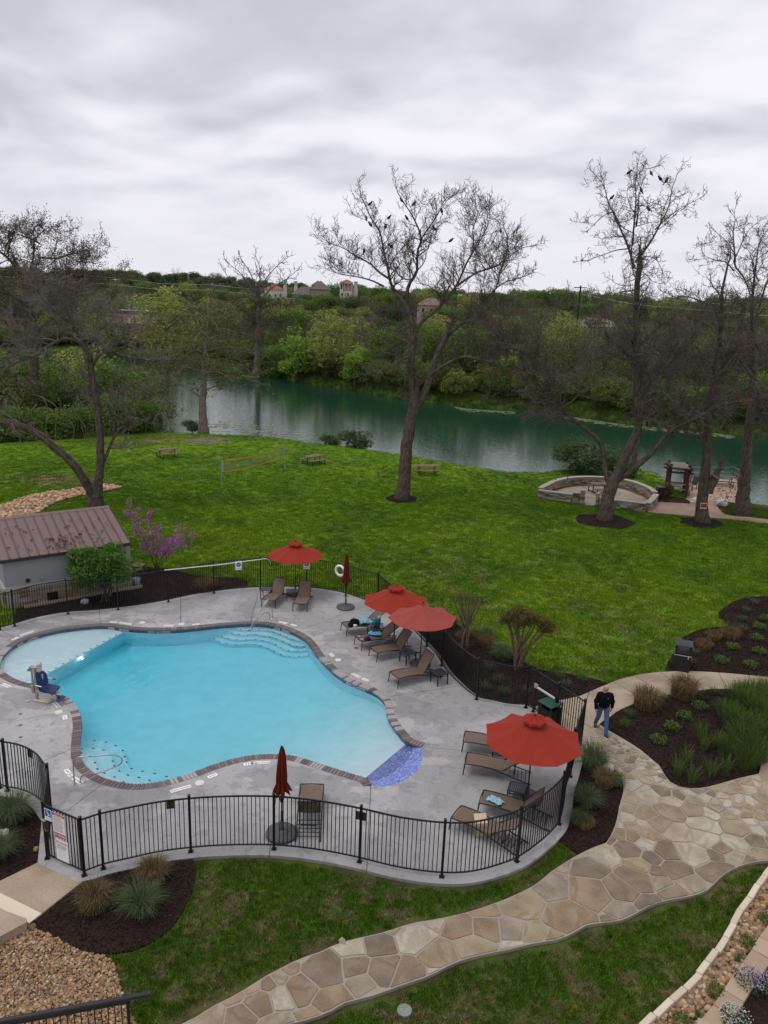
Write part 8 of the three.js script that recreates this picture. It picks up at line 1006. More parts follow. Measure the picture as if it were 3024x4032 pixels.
{ // brown crowned big tree at the far left
  const T_ = new Tree(106, { child: 0.32, len: 3.4, up: 0.2, min: 0.015, levels: 3, gap1: 0.32, gap2: 0.28 });
  T_.limb([[-38.8,-0.9,-84], ...[[-38.4,5.4,-84],[-38.3,9.3,-84],[-38.3,12.1,-84],[-38.7,14.1,-84],[-39.2,15.8,-84]]], 0.75, 0.35, { from: 0.5, dens: 0.6, trunk: true });
  T_.limb([[-39.2,15.8,-84],[-40.2,17,-84],[-41,17.6,-84],[-42.3,18.2,-84],[-43.7,18.5,-84]], 0.3, 0.05, { from: 0.2 }); T_.limb([[-38.4,12.4,-84],[-38.3,14.5,-84],[-37.2,17.1,-84],[-36.8,18.7,-84],[-35.8,19.6,-84],[-34.7,20.1,-84]], 0.3, 0.04, { from: 0.3, drift: 2 }); T_.limb([[-37.1,17.2,-84],[-35.2,17.2,-84],[-33.4,17.7,-84],[-31.5,18.3,-84]], 0.16, 0.04, { from: 0.2 }); T_.limb([[-36.8,18.6,-84],[-38.2,19.2,-84],[-39.8,19.6,-84],[-40.8,20.1,-84]], 0.13, 0.04, { from: 0.2 }); T_.limb([[-38.3,10.4,-84],[-36.1,13.2,-84],[-33.8,15.2,-84],[-31.3,15.8,-84],[-29.7,15.6,-84]], 0.24, 0.04, { from: 0.25, drift: -2 }); T_.limb([[-38.3,9.3,-84],[-35.9,11,-84],[-33.5,12.3,-84],[-30.8,12.5,-84],[-29.1,12.8,-84]], 0.22, 0.04, { from: 0.25, drift: 2 }); T_.limb([[-38.3,8.1,-84],[-39.5,10.7,-84],[-41,11.6,-84],[-43,11.9,-84]], 0.2, 0.04, { from: 0.25 }); T_.limb([[-38.3,12.1,-84],[-40.3,13.4,-84],[-41.7,13.7,-84],[-43.4,14.3,-84]], 0.2, 0.04, { from: 0.25, drift: 2 }); T_.limb([[-36.2,13.2,-84],[-35.4,14.8,-84],[-34.1,16.2,-84],[-32.6,16.9,-84]], 0.12, 0.04, { from: 0.2 });
  const t = T_.place('brown_crowned_tree', 'large tree with russet budding crown at the far left'); part(t, 'foliage', sprays(41, T_.tips, 22000, 0.1, 0.8, [[0.13, 0.088, 0.055], [0.10, 0.08, 0.045], [0.15, 0.098, 0.06], [0.11, 0.105, 0.04]], 0.8), mPlant);
}
function cypress(seed, trunkPts, r0, limbs, label, leafN, D, col) {
  const T_ = new Tree(seed, { child: 0.8, len: 2.4, up: 0.0, drop: 0.05, min: 0.012, levels: 3, gap1: 0.5, gap2: 0.4, wig: 0.22 }); T_.limb(trunkPts, r0, 0.06, { from: 0.9, trunk: true }); for (const [p, r, e] of limbs) T_.limb(p, r, 0.03, { from: 0.15, len: e ?? 1 });
  const t = T_.place('cypress_tree', label, undefined, mat(0.34, 0.28, 0.24, 0.95, { map: barkTex, bumpMap: barkBump, bumpScale: 0.05 })); if (leafN) part(t, 'foliage', sprays(seed + 1, T_.tips, leafN, 0.15, 1.2, col, 0.22), mPlant); return t;
}
{
  const r = rng(9), limbs = [[[[-19.9,3.6,-81.7],[-21.1,4.4,-81.7],[-22.5,5.1,-81.7],[-23.9,5.9,-81.7]], 0.2], [[[-19.4,4.3,-81.7],[-17.9,4.9,-81.7],[-16.1,4.8,-81.7],[-14.9,5.2,-81.7]], 0.12]], base = [-19.6,6.3,-81.7], C = [-18.7,13.8,-81.7];
  for (let k = 0; k < 34; k++) { const t = k / 34, y = lerp(base[1] - 1, C[1] - 0.5, t), x = lerp(base[0], C[0], t), a = k * 2.4, l = lerp(7.2, 2.2, Math.pow(t, 0.7)) * (0.8 + 0.35 * r()), dx = Math.cos(a) * l, dz = Math.sin(a) * l; limbs.push([[[x, y, -81.7], [x + dx * 0.4, y + 0.5, -81.7 + dz * 0.4], [x + dx * 0.8, y + 0.3, -81.7 + dz * 0.8], [x + dx, y - 0.1, -81.7 + dz]], 0.09]); }
  cypress(111, [[-19.7,-0.3,-81.7], ...[[-19.7,0.9,-81.7],[-19.7,2.7,-81.7],[-19.6,4.3,-81.7],[-19.4,7.1,-81.7],[-19.1,9.7,-81.7],[-18.7,12.3,-81.7],[-18.6,14.1,-81.7]]], 0.62, limbs, 'cypress with a pale trunk on the near river bank', 5600, 81.7, [[0.13, 0.15, 0.038], [0.11, 0.105, 0.045], [0.15, 0.175, 0.04], [0.12, 0.085, 0.05]]);
}
{
  const D = 172, limbs = [[[-29.2,13,-172],[-30.4,16.4,-172],[-32.9,19.5,-172],[-35.6,21.4,-172]], [[-29.1,13.7,-172],[-30,18.2,-172],[-31.5,20.9,-172],[-32.5,22.2,-172]], [[-28.9,13.7,-172],[-28.4,18.2,-172],[-28.6,21,-172],[-29.3,22.7,-172]], [[-28.8,14,-172],[-27.1,18.3,-172],[-25,20.8,-172],[-22.8,22.6,-172]], [[-28.8,13.3,-172],[-25.7,16.6,-172],[-22.8,18.4,-172],[-20.6,20.2,-172]], [[-29.2,14.4,-172],[-32.2,16.4,-172],[-34.7,17.7,-172],[-36.2,19.7,-172]], [[-29,11.6,-172],[-25.7,13.5,-172],[-22.8,13.6,-172]], [[-29.2,10.2,-172],[-32.7,11.4,-172],[-34.5,11,-172]], [[-29,7.3,-172],[-25,9.6,-172],[-22.1,10.4,-172]], [[-29,5.9,-172],[-33.1,6.8,-172],[-35.7,6,-172]], [[-29.1,3,-172],[-24.6,4.2,-172],[-21.3,4.7,-172]], [[-29.1,2.2,-172],[-32.8,2.8,-172],[-35.4,2,-172]]].map((p) => [p, 0.28, 1.5]);
  const T_ = new Tree(121, { child: 0.7, len: 3.4, up: 0.15, min: 0.04, levels: 3, gap1: 0.7, gap2: 0.7, wig: 0.3 }); T_.limb([[-29.1,-2,-172], ...[[-29.1,4.1,-172],[-29.1,9.4,-172],[-29,14.4,-172]]], 1.1, 0.35, { from: 0.6, trunk: true }); for (const [p, r_, e] of limbs) T_.limb(p, r_, 0.06, { from: 0.15, len: 1 });
  const t = T_.place('cypress_tree', 'tall flat topped bare cypress on the far river bank', undefined, mat(0.15, 0.125, 0.11, 0.95)); part(t, 'foliage', sprays(122, T_.tips.filter((e) => e[1] < 14), 2200, 0.25, 2.0, [[0.07, 0.075, 0.03], [0.075, 0.06, 0.04]], 0.5), mPlant);
}
// ---------- shrubs near the pool ----------
function clumpy(seed, n, size, col, { cx = 0, cy = 1, cz = 0, rx = 0.8, ry = 0.9, rz = 0.7, blobs = 22, blob = 0.35, low = 0.2, vary = 0.6 }) { const r = rng(seed), B = []; for (let k = 0; k < blobs; k++) { const u = V3(r() - 0.5, r() - 0.5, r() - 0.5).normalize(), f = 0.5 + 0.5 * r(); B.push([cx + u.x * rx * f, Math.max(low, cy + u.y * ry * f), cz + u.z * rz * f, blob * (0.6 + 0.7 * r()), 0.75 + 0.5 * r()]); } let b = B[0]; const q = leaves(seed + 5, n, (r2) => { b = B[Math.floor(r2() * B.length)]; const u = V3(r2() - 0.5, r2() - 0.5, r2() - 0.5).normalize(), f = Math.cbrt(0.25 + 0.75 * r2()) * b[3]; return [b[0] + u.x * f, b[1] + u.y * f * 0.8, b[2] + u.z * f, u.x, u.y, u.z]; }, size, col, vary); return q; }
{
  const q = [-12.71,-33.13], t = thing('laurel_shrub', 'dense round green shrub in front of the shed', 'shrub', [q[0], -0.04, q[1]]); for (const [sd, cx, cy, rx, ry] of [[51, -0.62, 1.55, 0.68, 0.8], [53, 0.6, 1.75, 0.7, 0.85], [57, 0, 1.35, 1.0, 0.6]]) part(t, 'foliage', clumpy(sd, 6500, 0.062, [[0.10, 0.21, 0.03], [0.075, 0.165, 0.026], [0.135, 0.25, 0.042]], { cx, cy, rx, ry, rz: 0.7, blobs: 30, blob: 0.34, low: 0.7 }), mPlant); t.scale.setScalar(1.12);
  const st = rng(4); for (let k = 0; k < 6; k++) part(t, 'stem', geo((g) => g.tube([[(st() - 0.5) * 0.35, 0, (st() - 0.5) * 0.3], [(st() - 0.5) * 0.7, 0.6, (st() - 0.5) * 0.5], [(st() - 0.5) * 1.5, 1.6, (st() - 0.5) * 1.2]], [0.04, 0.03, 0.015], 5)), mBark);
  const p = [-11.62,-37.36], T_ = new Tree(131, { child: 0.22, len: 0.75, min: 0.004, levels: 2, gap1: 0.16, up: 0.4, curl: 0.6 }); for (const [x, y, z] of [[-0.9, 2.2, 0.2], [-0.3, 2.7, -0.3], [0.4, 2.2, 0.2], [1.1, 2.0, -0.2], [1.9, 1.9, 0.3], [-1.2, 3.2, 0.1], [0.9, 1.5, 0.5]]) T_.limb([[p[0], 0, p[1]], [p[0] + x * 0.25, y * 0.35, p[1] + z * 0.3], [p[0] + x * 0.7, y * 0.75, p[1] + z * 0.8], [p[0] + x, y, p[1] + z]], 0.035, 0.008, { from: 0.3 });
  const rb = T_.place('redbud_tree', 'small redbud tree with magenta pink blossom behind the far fence', undefined, mBark, mTwig); part(rb, 'blossom', sprays(132, T_.tips.filter((e) => e[1] > 0.9), 2600, 0.05, 0.22, [[0.46, 0.10, 0.38], [0.36, 0.07, 0.32], [0.52, 0.17, 0.46]], 1), mPlant);
}
{
  const M = (seed, q, tops, label, leafy) => { const T_ = new Tree(seed, { child: 5, len: 0.3, min: 0.006, levels: 2, gap1: 0.1, up: 0.5 }), r = rng(seed); for (const [x, y, z] of tops) { const o = [(r() - 0.5) * 0.3, (r() - 0.5) * 0.25]; T_.limb([[q[0] + o[0], -0.04, q[1] + o[1]], [q[0] + o[0] * 1.2 + x * 0.2, y * 0.35, q[1] + o[1] + z * 0.2], [q[0] + x * 0.6, y * 0.7, q[1] + z * 0.6], [q[0] + x, y, q[1] + z]], 0.075, 0.04, { from: 0.9 }); } const t = T_.place('crape_myrtle', label, undefined, mat(0.16, 0.105, 0.085, 0.85), mTwig); const tips = T_.tips; part(t, 'leaf_buds', leafy ? sprays(seed + 3, tips, 6500, 0.042, 0.44, [[0.11, 0.105, 0.025], [0.13, 0.08, 0.03], [0.075, 0.09, 0.02], [0.15, 0.12, 0.03]], 0.9) : sprays(seed + 3, tips, 700, 0.03, 0.2, [[0.13, 0.07, 0.05], [0.1, 0.06, 0.04]], 0.9), mPlant); };
  const a = [3.6,-29.53], b = [5.5,-27.79], r = rng(66);
  M(141, a, [[-0.62, 2.1, 0], [-0.4, 2.12, 0.1], [-0.3, 2.15, -0.1], [-0.12, 2.1, 0.05], [0.05, 2.15, -0.1], [0.16, 2.0, 0.1], [0.34, 2.12, 0], [0.5, 2.0, 0.1], [0.3, 1.9, -0.15]], 'bare pruned crape myrtle behind the curved fence', false);
  M(151, b, [[-0.6, 2.0, 0.1], [-0.5, 1.95, -0.2], [-0.3, 2.1, 0.1], [-0.1, 2.15, -0.15], [0.1, 2.0, 0.15], [0.2, 2.1, -0.1], [0.4, 2.0, 0.1], [0.6, 1.9, -0.1], [0.8, 1.85, 0.1], [1.05, 1.75, 0], [0.9, 1.65, 0.2], [-0.2, 1.9, 0.2]], 'leafing pruned crape myrtle near the right gate', true);
}

// ---------- river banks and the far side ----------
const bushProto = (seed, col, o, n, size) => clumpy(seed, n, size, col, o);
const G1 = [[0.117, 0.199, 0.033], [0.0963, 0.165, 0.0275], [0.158, 0.248, 0.0413]], G2 = [[0.21, 0.352, 0.042], [0.173, 0.3, 0.039], [0.255, 0.39, 0.06]], G3 = [[0.285, 0.315, 0.075], [0.24, 0.27, 0.0675], [0.33, 0.352, 0.09]], G4 = [[0.0575, 0.103, 0.0276], [0.0483, 0.0862, 0.023], [0.0782, 0.124, 0.0345]], G5 = [[0.132, 0.136, 0.0575], [0.115, 0.106, 0.0529], [0.155, 0.161, 0.0598]];
function stemGeo(seed, h, r0, n = 4) { const r = rng(seed); return geo((g) => { g.tube([[0, -0.6, 0], [0.1, h * 0.3, 0], [-0.05, h * 0.6, 0.1], [0.1, h * 0.9, 0]], [r0, r0 * 0.8, r0 * 0.5, r0 * 0.2], 6); for (let k = 0; k < n; k++) { const a = r() * 6.28, y = h * (0.3 + 0.4 * r()); g.tube([[0.05, y, 0], [Math.cos(a) * h * 0.14, y + h * 0.14, Math.sin(a) * h * 0.14], [Math.cos(a) * h * 0.25, y + h * 0.3, Math.sin(a) * h * 0.25]], [r0 * 0.45, r0 * 0.3, r0 * 0.12], 5); } }); }
function bareGeo(seed, h, w) { const T_ = new Tree(seed, { child: 0.75, len: h * 0.24, min: 0.02, levels: 2, gap1: 0.4, up: 0.3, wig: 0.35, depth: 1 }), r = rng(seed); T_.limb([[0, -0.6, 0], [0.15, h * 0.25, 0], [0, h * 0.5, 0.1]], h * 0.022, h * 0.014, { from: 0.5 }); for (let k = 0; k < 6; k++) { const a = k * 1.05 + r(), d = w * (0.5 + 0.5 * r()); T_.limb([[0, h * (0.25 + 0.05 * k), 0], [Math.cos(a) * d * 0.45, h * (0.5 + 0.04 * k), Math.sin(a) * d * 0.45], [Math.cos(a) * d, h * (0.72 + 0.05 * r()), Math.sin(a) * d], [Math.cos(a) * d * 1.1, h * (0.85 + 0.15 * r()), Math.sin(a) * d * 1.1]], h * 0.01, 0.025, { from: 0.15 }); } return [T_.trunk.build(), T_.fine.build()]; }
const mGreyBark = mat(0.12, 0.10, 0.09, 0.95), mHaze = mat(0.105, 0.088, 0.078, 0.95);
const kinds = { // crowns about 10 m tall
  green: [['trunk', stemGeo(201, 8, 0.22), mGreyBark], ['crown', bushProto(202, G1, { cy: 5.8, rx: 3.4, ry: 3.8, rz: 3.2, blobs: 38, blob: 1.5, low: 1.6 }, 4600, 0.24), mPlant]],
  bright: [['trunk', stemGeo(203, 8, 0.2), mGreyBark], ['crown', bushProto(204, G2, { cy: 5.4, rx: 2.6, ry: 4.0, rz: 2.6, blobs: 34, blob: 1.35, low: 1.0 }, 4400, 0.23), mPlant]],
  yellow: [['trunk', stemGeo(205, 8, 0.24), mGreyBark], ['crown', bushProto(206, G3, { cy: 5.6, rx: 4.0, ry: 3.9, rz: 3.4, blobs: 44, blob: 1.4, low: 1.2 }, 4600, 0.2), mPlant]],
  dark: [['trunk', stemGeo(207, 7, 0.26), mGreyBark], ['crown', bushProto(208, G4, { cy: 5.6, rx: 3.9, ry: 3.2, rz: 3.4, blobs: 36, blob: 1.6, low: 2.0 }, 4600, 0.26), mPlant]],
  olive: [['trunk', stemGeo(209, 8.5, 0.22, 7), mGreyBark], ['crown', bushProto(210, G5, { cy: 5.6, rx: 3.4, ry: 4.0, rz: 3.2, blobs: 40, blob: 1.3, low: 1.2 }, 3000, 0.19), mPlant]],
  bare: (() => { const [a, b] = bareGeo(211, 10, 3.2); return [['trunk', a, mGreyBark], ['crown', b, mHaze]]; })(),
  bareB: (() => { const [a, b] = bareGeo(212, 10, 2.6); return [['trunk', a, mGreyBark], ['crown', b, mHaze]]; })(),
  thicket: [['trunk', stemGeo(215, 7, 0.2, 7), mGreyBark], ['crown', bushProto(216, G1, { cy: 4.6, rx: 3.6, ry: 4.4, rz: 2.8, blobs: 70, blob: 1.15, low: 0.5 }, 15000, 0.15), mPlant]],
  darkbush: [['stems', stemGeo(217, 2.6, 0.08, 6), mGreyBark], ['crown', bushProto(218, G4, { cy: 1.4, rx: 1.8, ry: 1.4, rz: 1.6, blobs: 40, blob: 0.6, low: 0.25 }, 7000, 0.09), mPlant]],
  shrub: [['stems', stemGeo(213, 2.6, 0.08, 6), mGreyBark], ['crown', bushProto(214, G1, { cy: 1.5, rx: 1.9, ry: 1.5, rz: 1.7, blobs: 34, blob: 0.65, low: 0.25 }, 6000, 0.10), mPlant]],
};
const KNAME = { green: ['leafy_tree', 'mid green leafy tree'], bright: ['leafy_tree', 'bright spring green tree'], yellow: ['willow_tree', 'pale yellow green tree'], dark: ['evergreen_oak', 'dark evergreen oak'], olive: ['budding_tree', 'olive budding tree'], bare: ['bare_tree', 'leafless grey tree'], bareB: ['bare_tree', 'slender leafless grey tree'], thicket: ['leafy_tree', 'dense dark green tree'], shrub: ['bank_shrub', 'low green shrub'] };
function tree(kind, x, z, h, label, group, wide = 1, sink = 0.3) { const t = thing(KNAME[kind][0], label, kind === 'shrub' ? 'shrub' : 'tree', [x, groundY(x, z) - sink, z], (x * 7.3 + z * 3.1) % 6.28, group), s = h / (kind === 'shrub' ? 3 : 10); for (const [n, g, m] of kinds[kind]) part(t, n, g, m); t.scale.set(s * wide, s, s * wide); return t; }
// single trees that stand out
const spot = (p, dBack) => p; // [x, z]
tree('bright', -19.6, -160.5, 12.2, 'brightest green tall tree on the far bank, left of the paler round one', undefined, 0.95);
tree('yellow', -11.8, -156, 13.2, 'round yellow green tree with the fullest crown on the far bank', undefined, 0.95);
tree('bright', -6.5, -148, 8.6, 'small bright green tree at the water, left of the big pecan');
tree('green', -24.5, -168, 8.8, 'green tree just right of the tall flat topped cypress');
tree('yellow', -52, -182, 20, 'wide yellow green willow behind the pale trunk cypress', undefined, 1.15);
tree('yellow', -83, -225, 18, 'yellow green tree left of the roof glimpsed upstream', undefined, 1.0);
tree('bright', 20.5, -133, 7.2, 'bright green tree seen through the right tree branches');
tree('green', 5.5, -146, 7.5, 'small green tree behind the big pecan fork');
// rows along the far bank
{
  const r = rng(301), rows = [[3.5, 8, 4.6, ['shrub', 'shrub', 'green', 'olive', 'bright', 'bareB', 'shrub'], [3.0, 6.0], 'in the row of growth at the far waterline', 'growth along the far waterline'], [10, 22, 4.4, ['olive', 'bare', 'green', 'olive', 'bareB', 'olive', 'yellow', 'bare', 'bareB'], [8.0, 11.5], 'in the first rank of woods across the river', 'first rank of woods across the river'], [26, 50, 6.0, ['olive', 'bare', 'green', 'bareB', 'olive', 'yellow', 'bare', 'dark'], [9, 12], 'deeper in the woods across the river', 'deeper woods across the river']];
  for (const [d0, d1, step, list, [h0, h1], where, group] of rows) for (let x = -150 - d1; x < 112 + d1; x += step * (0.7 + 0.6 * r())) { const d = lerp(d0, d1, r()), z = farZ(x) - d; if (Math.abs(x) > -z * 0.53 + 6) { r(); r(); continue; } let k = list[Math.floor(r() * list.length)], h = lerp(h0, h1, r()); if (d0 < 5 && k !== 'shrub') h *= 1.15; else if (k === 'shrub') h = 2 + 2.2 * r(); if (x > 18 && r() < 0.5 && d0 > 5) k = r() < 0.5 ? 'bare' : 'olive'; tree(k, x, z, h, KNAME[k][1] + ' ' + where, group, 0.9 + 0.35 * r()); }
}
// undergrowth filling the far woods
{ const r = rng(305), list = []; for (let k = 0; k < 2300; k++) { const x = lerp(-150, 110, r()), d = 4 + 62 * r() * r(), z = farZ(x) - d; if (Math.abs(x) > -z * 0.53 + 5) continue; const s = 0.6 + 0.7 * r(), b = 0.55 + 0.75 * r(), u = r(); list.push({ m: M4(x, groundY(x, z) - 0.3, z, 0, r() * 6.28, 0, [s * 1.2, s * (0.8 + 0.6 * r()), s * 1.2]), c: u < 0.45 ? [b, b, b] : u < 0.8 ? [b * 1.1, b * 0.8, b * 1.1] : [b * 1.25, b * 0.72, b * 1.3] }); } scatter(scene, 'undergrowth', kinds.shrub[1][1], mPlant, list, 'tangled undergrowth beneath the woods across the river'); }
// the wooded hillside beyond: one mass
{
  const r = rng(311), lists = { dark: [], green: [], olive: [], bare: [], yellow: [] };
  const put = (k, x, z, h, w) => { const s = h / 10; lists[k].push({ m: M4(x, groundY(x, z) - 0.6, z, 0, r() * 6.28, 0, [s * w, s, s * w]) }); };
  for (let n = 0; n < 2600; n++) { const d = 55 + 470 * Math.pow(r(), 1.25), x = (r() * 2 - 1) * (150 + d), z = farZ(x) - d; if (Math.abs(x) > -z * 0.53 + 10) continue; if (Math.hypot((x + 25) / 22, (z + 294) / 7) < 1) continue; const left = x < -20, u = r(); const k = d > 170 ? (u < (left ? 0.62 : 0.3) ? 'dark' : u < 0.7 ? 'green' : u < 0.86 ? 'olive' : 'bare') : (u < 0.16 ? 'dark' : u < 0.32 ? 'green' : u < 0.62 ? 'olive' : u < 0.9 ? 'bare' : 'yellow'); put(k, x, z, lerp(6, 10.5, r()) * (k === 'dark' ? 0.85 : 1), 1 + 0.35 * r()); }
  for (let k = 0; k < 26; k++) { const x = -50 + k * 1.9, z = -274 - 6 * r(); put(['olive', 'bare', 'green', 'dark'][k % 4], x, z, 17.9 + 0.03 * x - groundY(x, z) + 1.4 * (r() - 0.5), 1.1); }
  for (const [k, list] of Object.entries(lists)) { const gs = kinds[k]; const g = gs[1][1]; scatter(scene, 'far_woods', g, gs[1][2], list, 'wooded hillside of mixed trees beyond the river'); }
}
// dense thicket on the near bank at the left
{
  const r = rng(321); const L = [[-46, -77.5, 7.2, 'thicket'], [-42, -77, 6.6, 'thicket'], [-38.5, -78, 7.6, 'thicket'], [-36, -76.5, 5.6, 'thicket'], [-33.4, -78.5, 7.4, 'thicket'], [-30.2, -79, 7.6, 'thicket'], [-27.6, -80, 6.8, 'thicket'], [-25.4, -81.5, 5.0, 'thicket'], [-49.5, -76.5, 6.6, 'thicket'], [-40, -83, 10, 'olive'], [-33, -84, 9.5, 'bare'], [-45, -84, 10.5, 'bareB'], [-28.6, -85, 9.0, 'olive'], [-36.5, -86, 10.5, 'thicket'], [-52, -83, 11, 'olive'], [-47.5, -87, 12.5, 'green'], [-42, -90, 12, 'thicket'], [-37, -94, 11.5, 'yellow'], [-31.5, -90, 10.5, 'green'], [-56, -88, 13, 'bare'], [-50, -94, 13, 'olive'], [-30, -97, 9, 'olive']];
  const where = ['at the far left edge', 'second from the left edge', 'third from the left edge', 'left of the shed tree', 'directly behind the shed tree', 'right of the shed tree', 'beside the fallen log', 'nearest the pale cypress', 'cut by the left frame edge', 'rising behind the thicket left', 'rising behind the shed tree', 'rising at the left edge', 'nearest the river behind the thicket', 'tallest behind the thicket', 'behind the brown crowned tree', 'behind and left of the russet crown', 'behind and right of the russet crown', 'furthest behind the shed tree', 'full one left of the pale cypress', 'grey one at the left frame edge', 'back row left of the brown crowned tree', 'back row nearest the pale cypress'];
  L.forEach(([x, z, h, k], i) => tree(k, x, z, h, KNAME[k][1] + ' in the left thicket, ' + where[i], 'near bank thicket', 1.15));
  for (let k = 0; k < 26; k++) { const x = -47 + k * 0.95 + r(), z = bankZ(x) + 0.2 - r() * 1.2; const pts = [[0, -0.2, 0], [(r() - 0.5) * 0.8, 1.2, (r() - 0.5) * 0.5], [(r() - 0.5) * 1.8, 2.6 + r(), (r() - 0.5)], [(r() - 0.5) * 2.6, 3.4 + 1.4 * r(), (r() - 0.5)]]; single('vine_stem', geo((g) => g.tube(curve(pts, 0.3), 0.025 + 0.02 * r(), 5)), mPaleTwig, 'thin bare stem along the front of the left thicket', 'stem', [x, groundY(x, z), z], 0, 'bare stems in front of the thicket'); }
  const a = [-29,-83.07], b = [-26.11,-80.02]; single('fallen_log', geo((g) => g.tube([[a[0] - 2.5, 0.8, a[1] - 1.5], [a[0], 0.55, a[1]], [b[0], 0.15, b[1]]], [0.5, 0.45, 0.38], 10)), mat(0.24, 0.15, 0.095, 0.9, { map: barkTex }), 'pale fallen log lying at the end of the thicket', 'log');
  const nz = [-27.22,-81.82]; single('notice', geo((g) => g.box(0, 0, 0, 0.7, 0.5, 0.03)), mat(0.5, 0.5, 0.5, 0.6), 'small white sign board at the thicket above the fallen log', 'sign', [-29.6, 1.5, -79.6], 0.3);
  // reeds and bushes on the near bank
  for (const [q, s, l] of [[[-3.1,-75.12], 2.1, 'wide dark bush at the lawn edge in front of the river'], [[-5.74,-76.68], 1.3, 'small dark bush left of the wide one at the river edge'], [[17.48,-65.37], 3.3, 'big round evergreen bush behind the stone seating wall'], [[20.41,-65.5], 2.2, 'evergreen bush behind the stone wall near the slim trunk'], [[-21.46,-82.95], 1.3, 'scrubby growth at the foot of the pale cypress']]) { const t = thing('bank_bush', l, 'bush', [q[0], -0.6, q[1] - 1.0]); part(t, 'foliage', kinds.darkbush[1][1], mPlant); part(t, 'stems', kinds.darkbush[0][1], mGreyBark); t.scale.set(s / 2.2, s / 2.6, s / 2.2); }
  const sl = [21.51,-63.86]; const T_ = new Tree(331, { child: 0.8, len: 1.8, levels: 2 }); T_.limb([[sl[0], -0.5, sl[1] - 2], [sl[0] + 0.1, 4, sl[1] - 2], [sl[0] + 0.5, 9, sl[1] - 2.5]], 0.34, 0.1, { from: 0.5 }); T_.place('bare_tree', 'slim reddish trunk behind the stone seating wall');
}
{ // festoon bulbs strung above the lawn edge
  const L = curve([[9,1.5,-57],[10,1.4,-57],[10.8,1.3,-57],[11.7,1.3,-57],[12.8,1.5,-57],[14.1,1.7,-57]], 0.3), t = thing('string_lights', 'dark cable of festoon bulbs strung above the lawn edge by the stone wall', 'string lights'); part(t, 'cable', geo((g) => g.tube(L, 0.018, 4)), mBlack); for (let k = 1; k < L.length; k += 3) part(t, 'bulb', geo((g) => { g.cyl(L[k][0], L[k][1] - 0.07, L[k][2], 0.03, 0.03, 0.08, 6); g.add(new THREE.SphereGeometry(0.055, 8, 6), M4(L[k][0], L[k][1] - 0.15, L[k][2])); }), mat(0.12, 0.12, 0.11, 0.3));
}
// lily pads and reed litter along the far shore
{
  const r = rng(341), list = [], pad = geo((g) => g.add(new THREE.CircleGeometry(0.5, 8), M4(0, 0, 0, -Math.PI / 2)));
  for (let k = 0; k < 1500; k++) { const x = lerp(-32, 56, r()), band = fbm(x * 0.12, 3, 3); if (band < 0.47) continue; const z = farZ(x) + 1.2 + 4.5 * r() * r() + 3 * (band - 0.5); list.push({ m: M4(x, WATER + 0.015, z, 0, r() * 6, 0, 0.35 + 0.5 * r()), c: mix3([0.10, 0.13, 0.05], [0.2, 0.19, 0.09], r()) }); }
  for (const [px, n] of [[[-19.9,-97.58], 60], [[-13.4,-93.58], 110], [[-22.42,-100.97], 60]]) for (let k = 0; k < n; k++) list.push({ m: M4(px[0] + (r() - 0.5) * 9, WATER + 0.015, px[1] + (r() - 0.5) * 7, 0, 0, 0, 0.3 + 0.4 * r()), c: mix3([0.10, 0.12, 0.05], [0.2, 0.2, 0.12], r()) });
  scatter(scene, 'lily_pads', pad, mat(1, 1, 1, 0.6), list, 'lily pads floating along the river edges');
  const bl = blades(35, 26, { r0: 0.6, h: 1.0, spread: 0.5, w: 0.03, tip: [0.10, 0.16, 0.03], foot: [0.06, 0.10, 0.02] }), reeds = []; for (let k = 0; k < 1500; k++) { const x = lerp(-34, 60, r()), z = farZ(x) - 0.3 - 3.2 * r(); reeds.push({ m: M4(x, groundY(x, z) - 0.1, z, 0, r() * 6, 0, 0.4 + 0.6 * r()) }); } scatter(scene, 'bank_grass', bl, mPlant, reeds, 'bright grass along the far river bank');
}
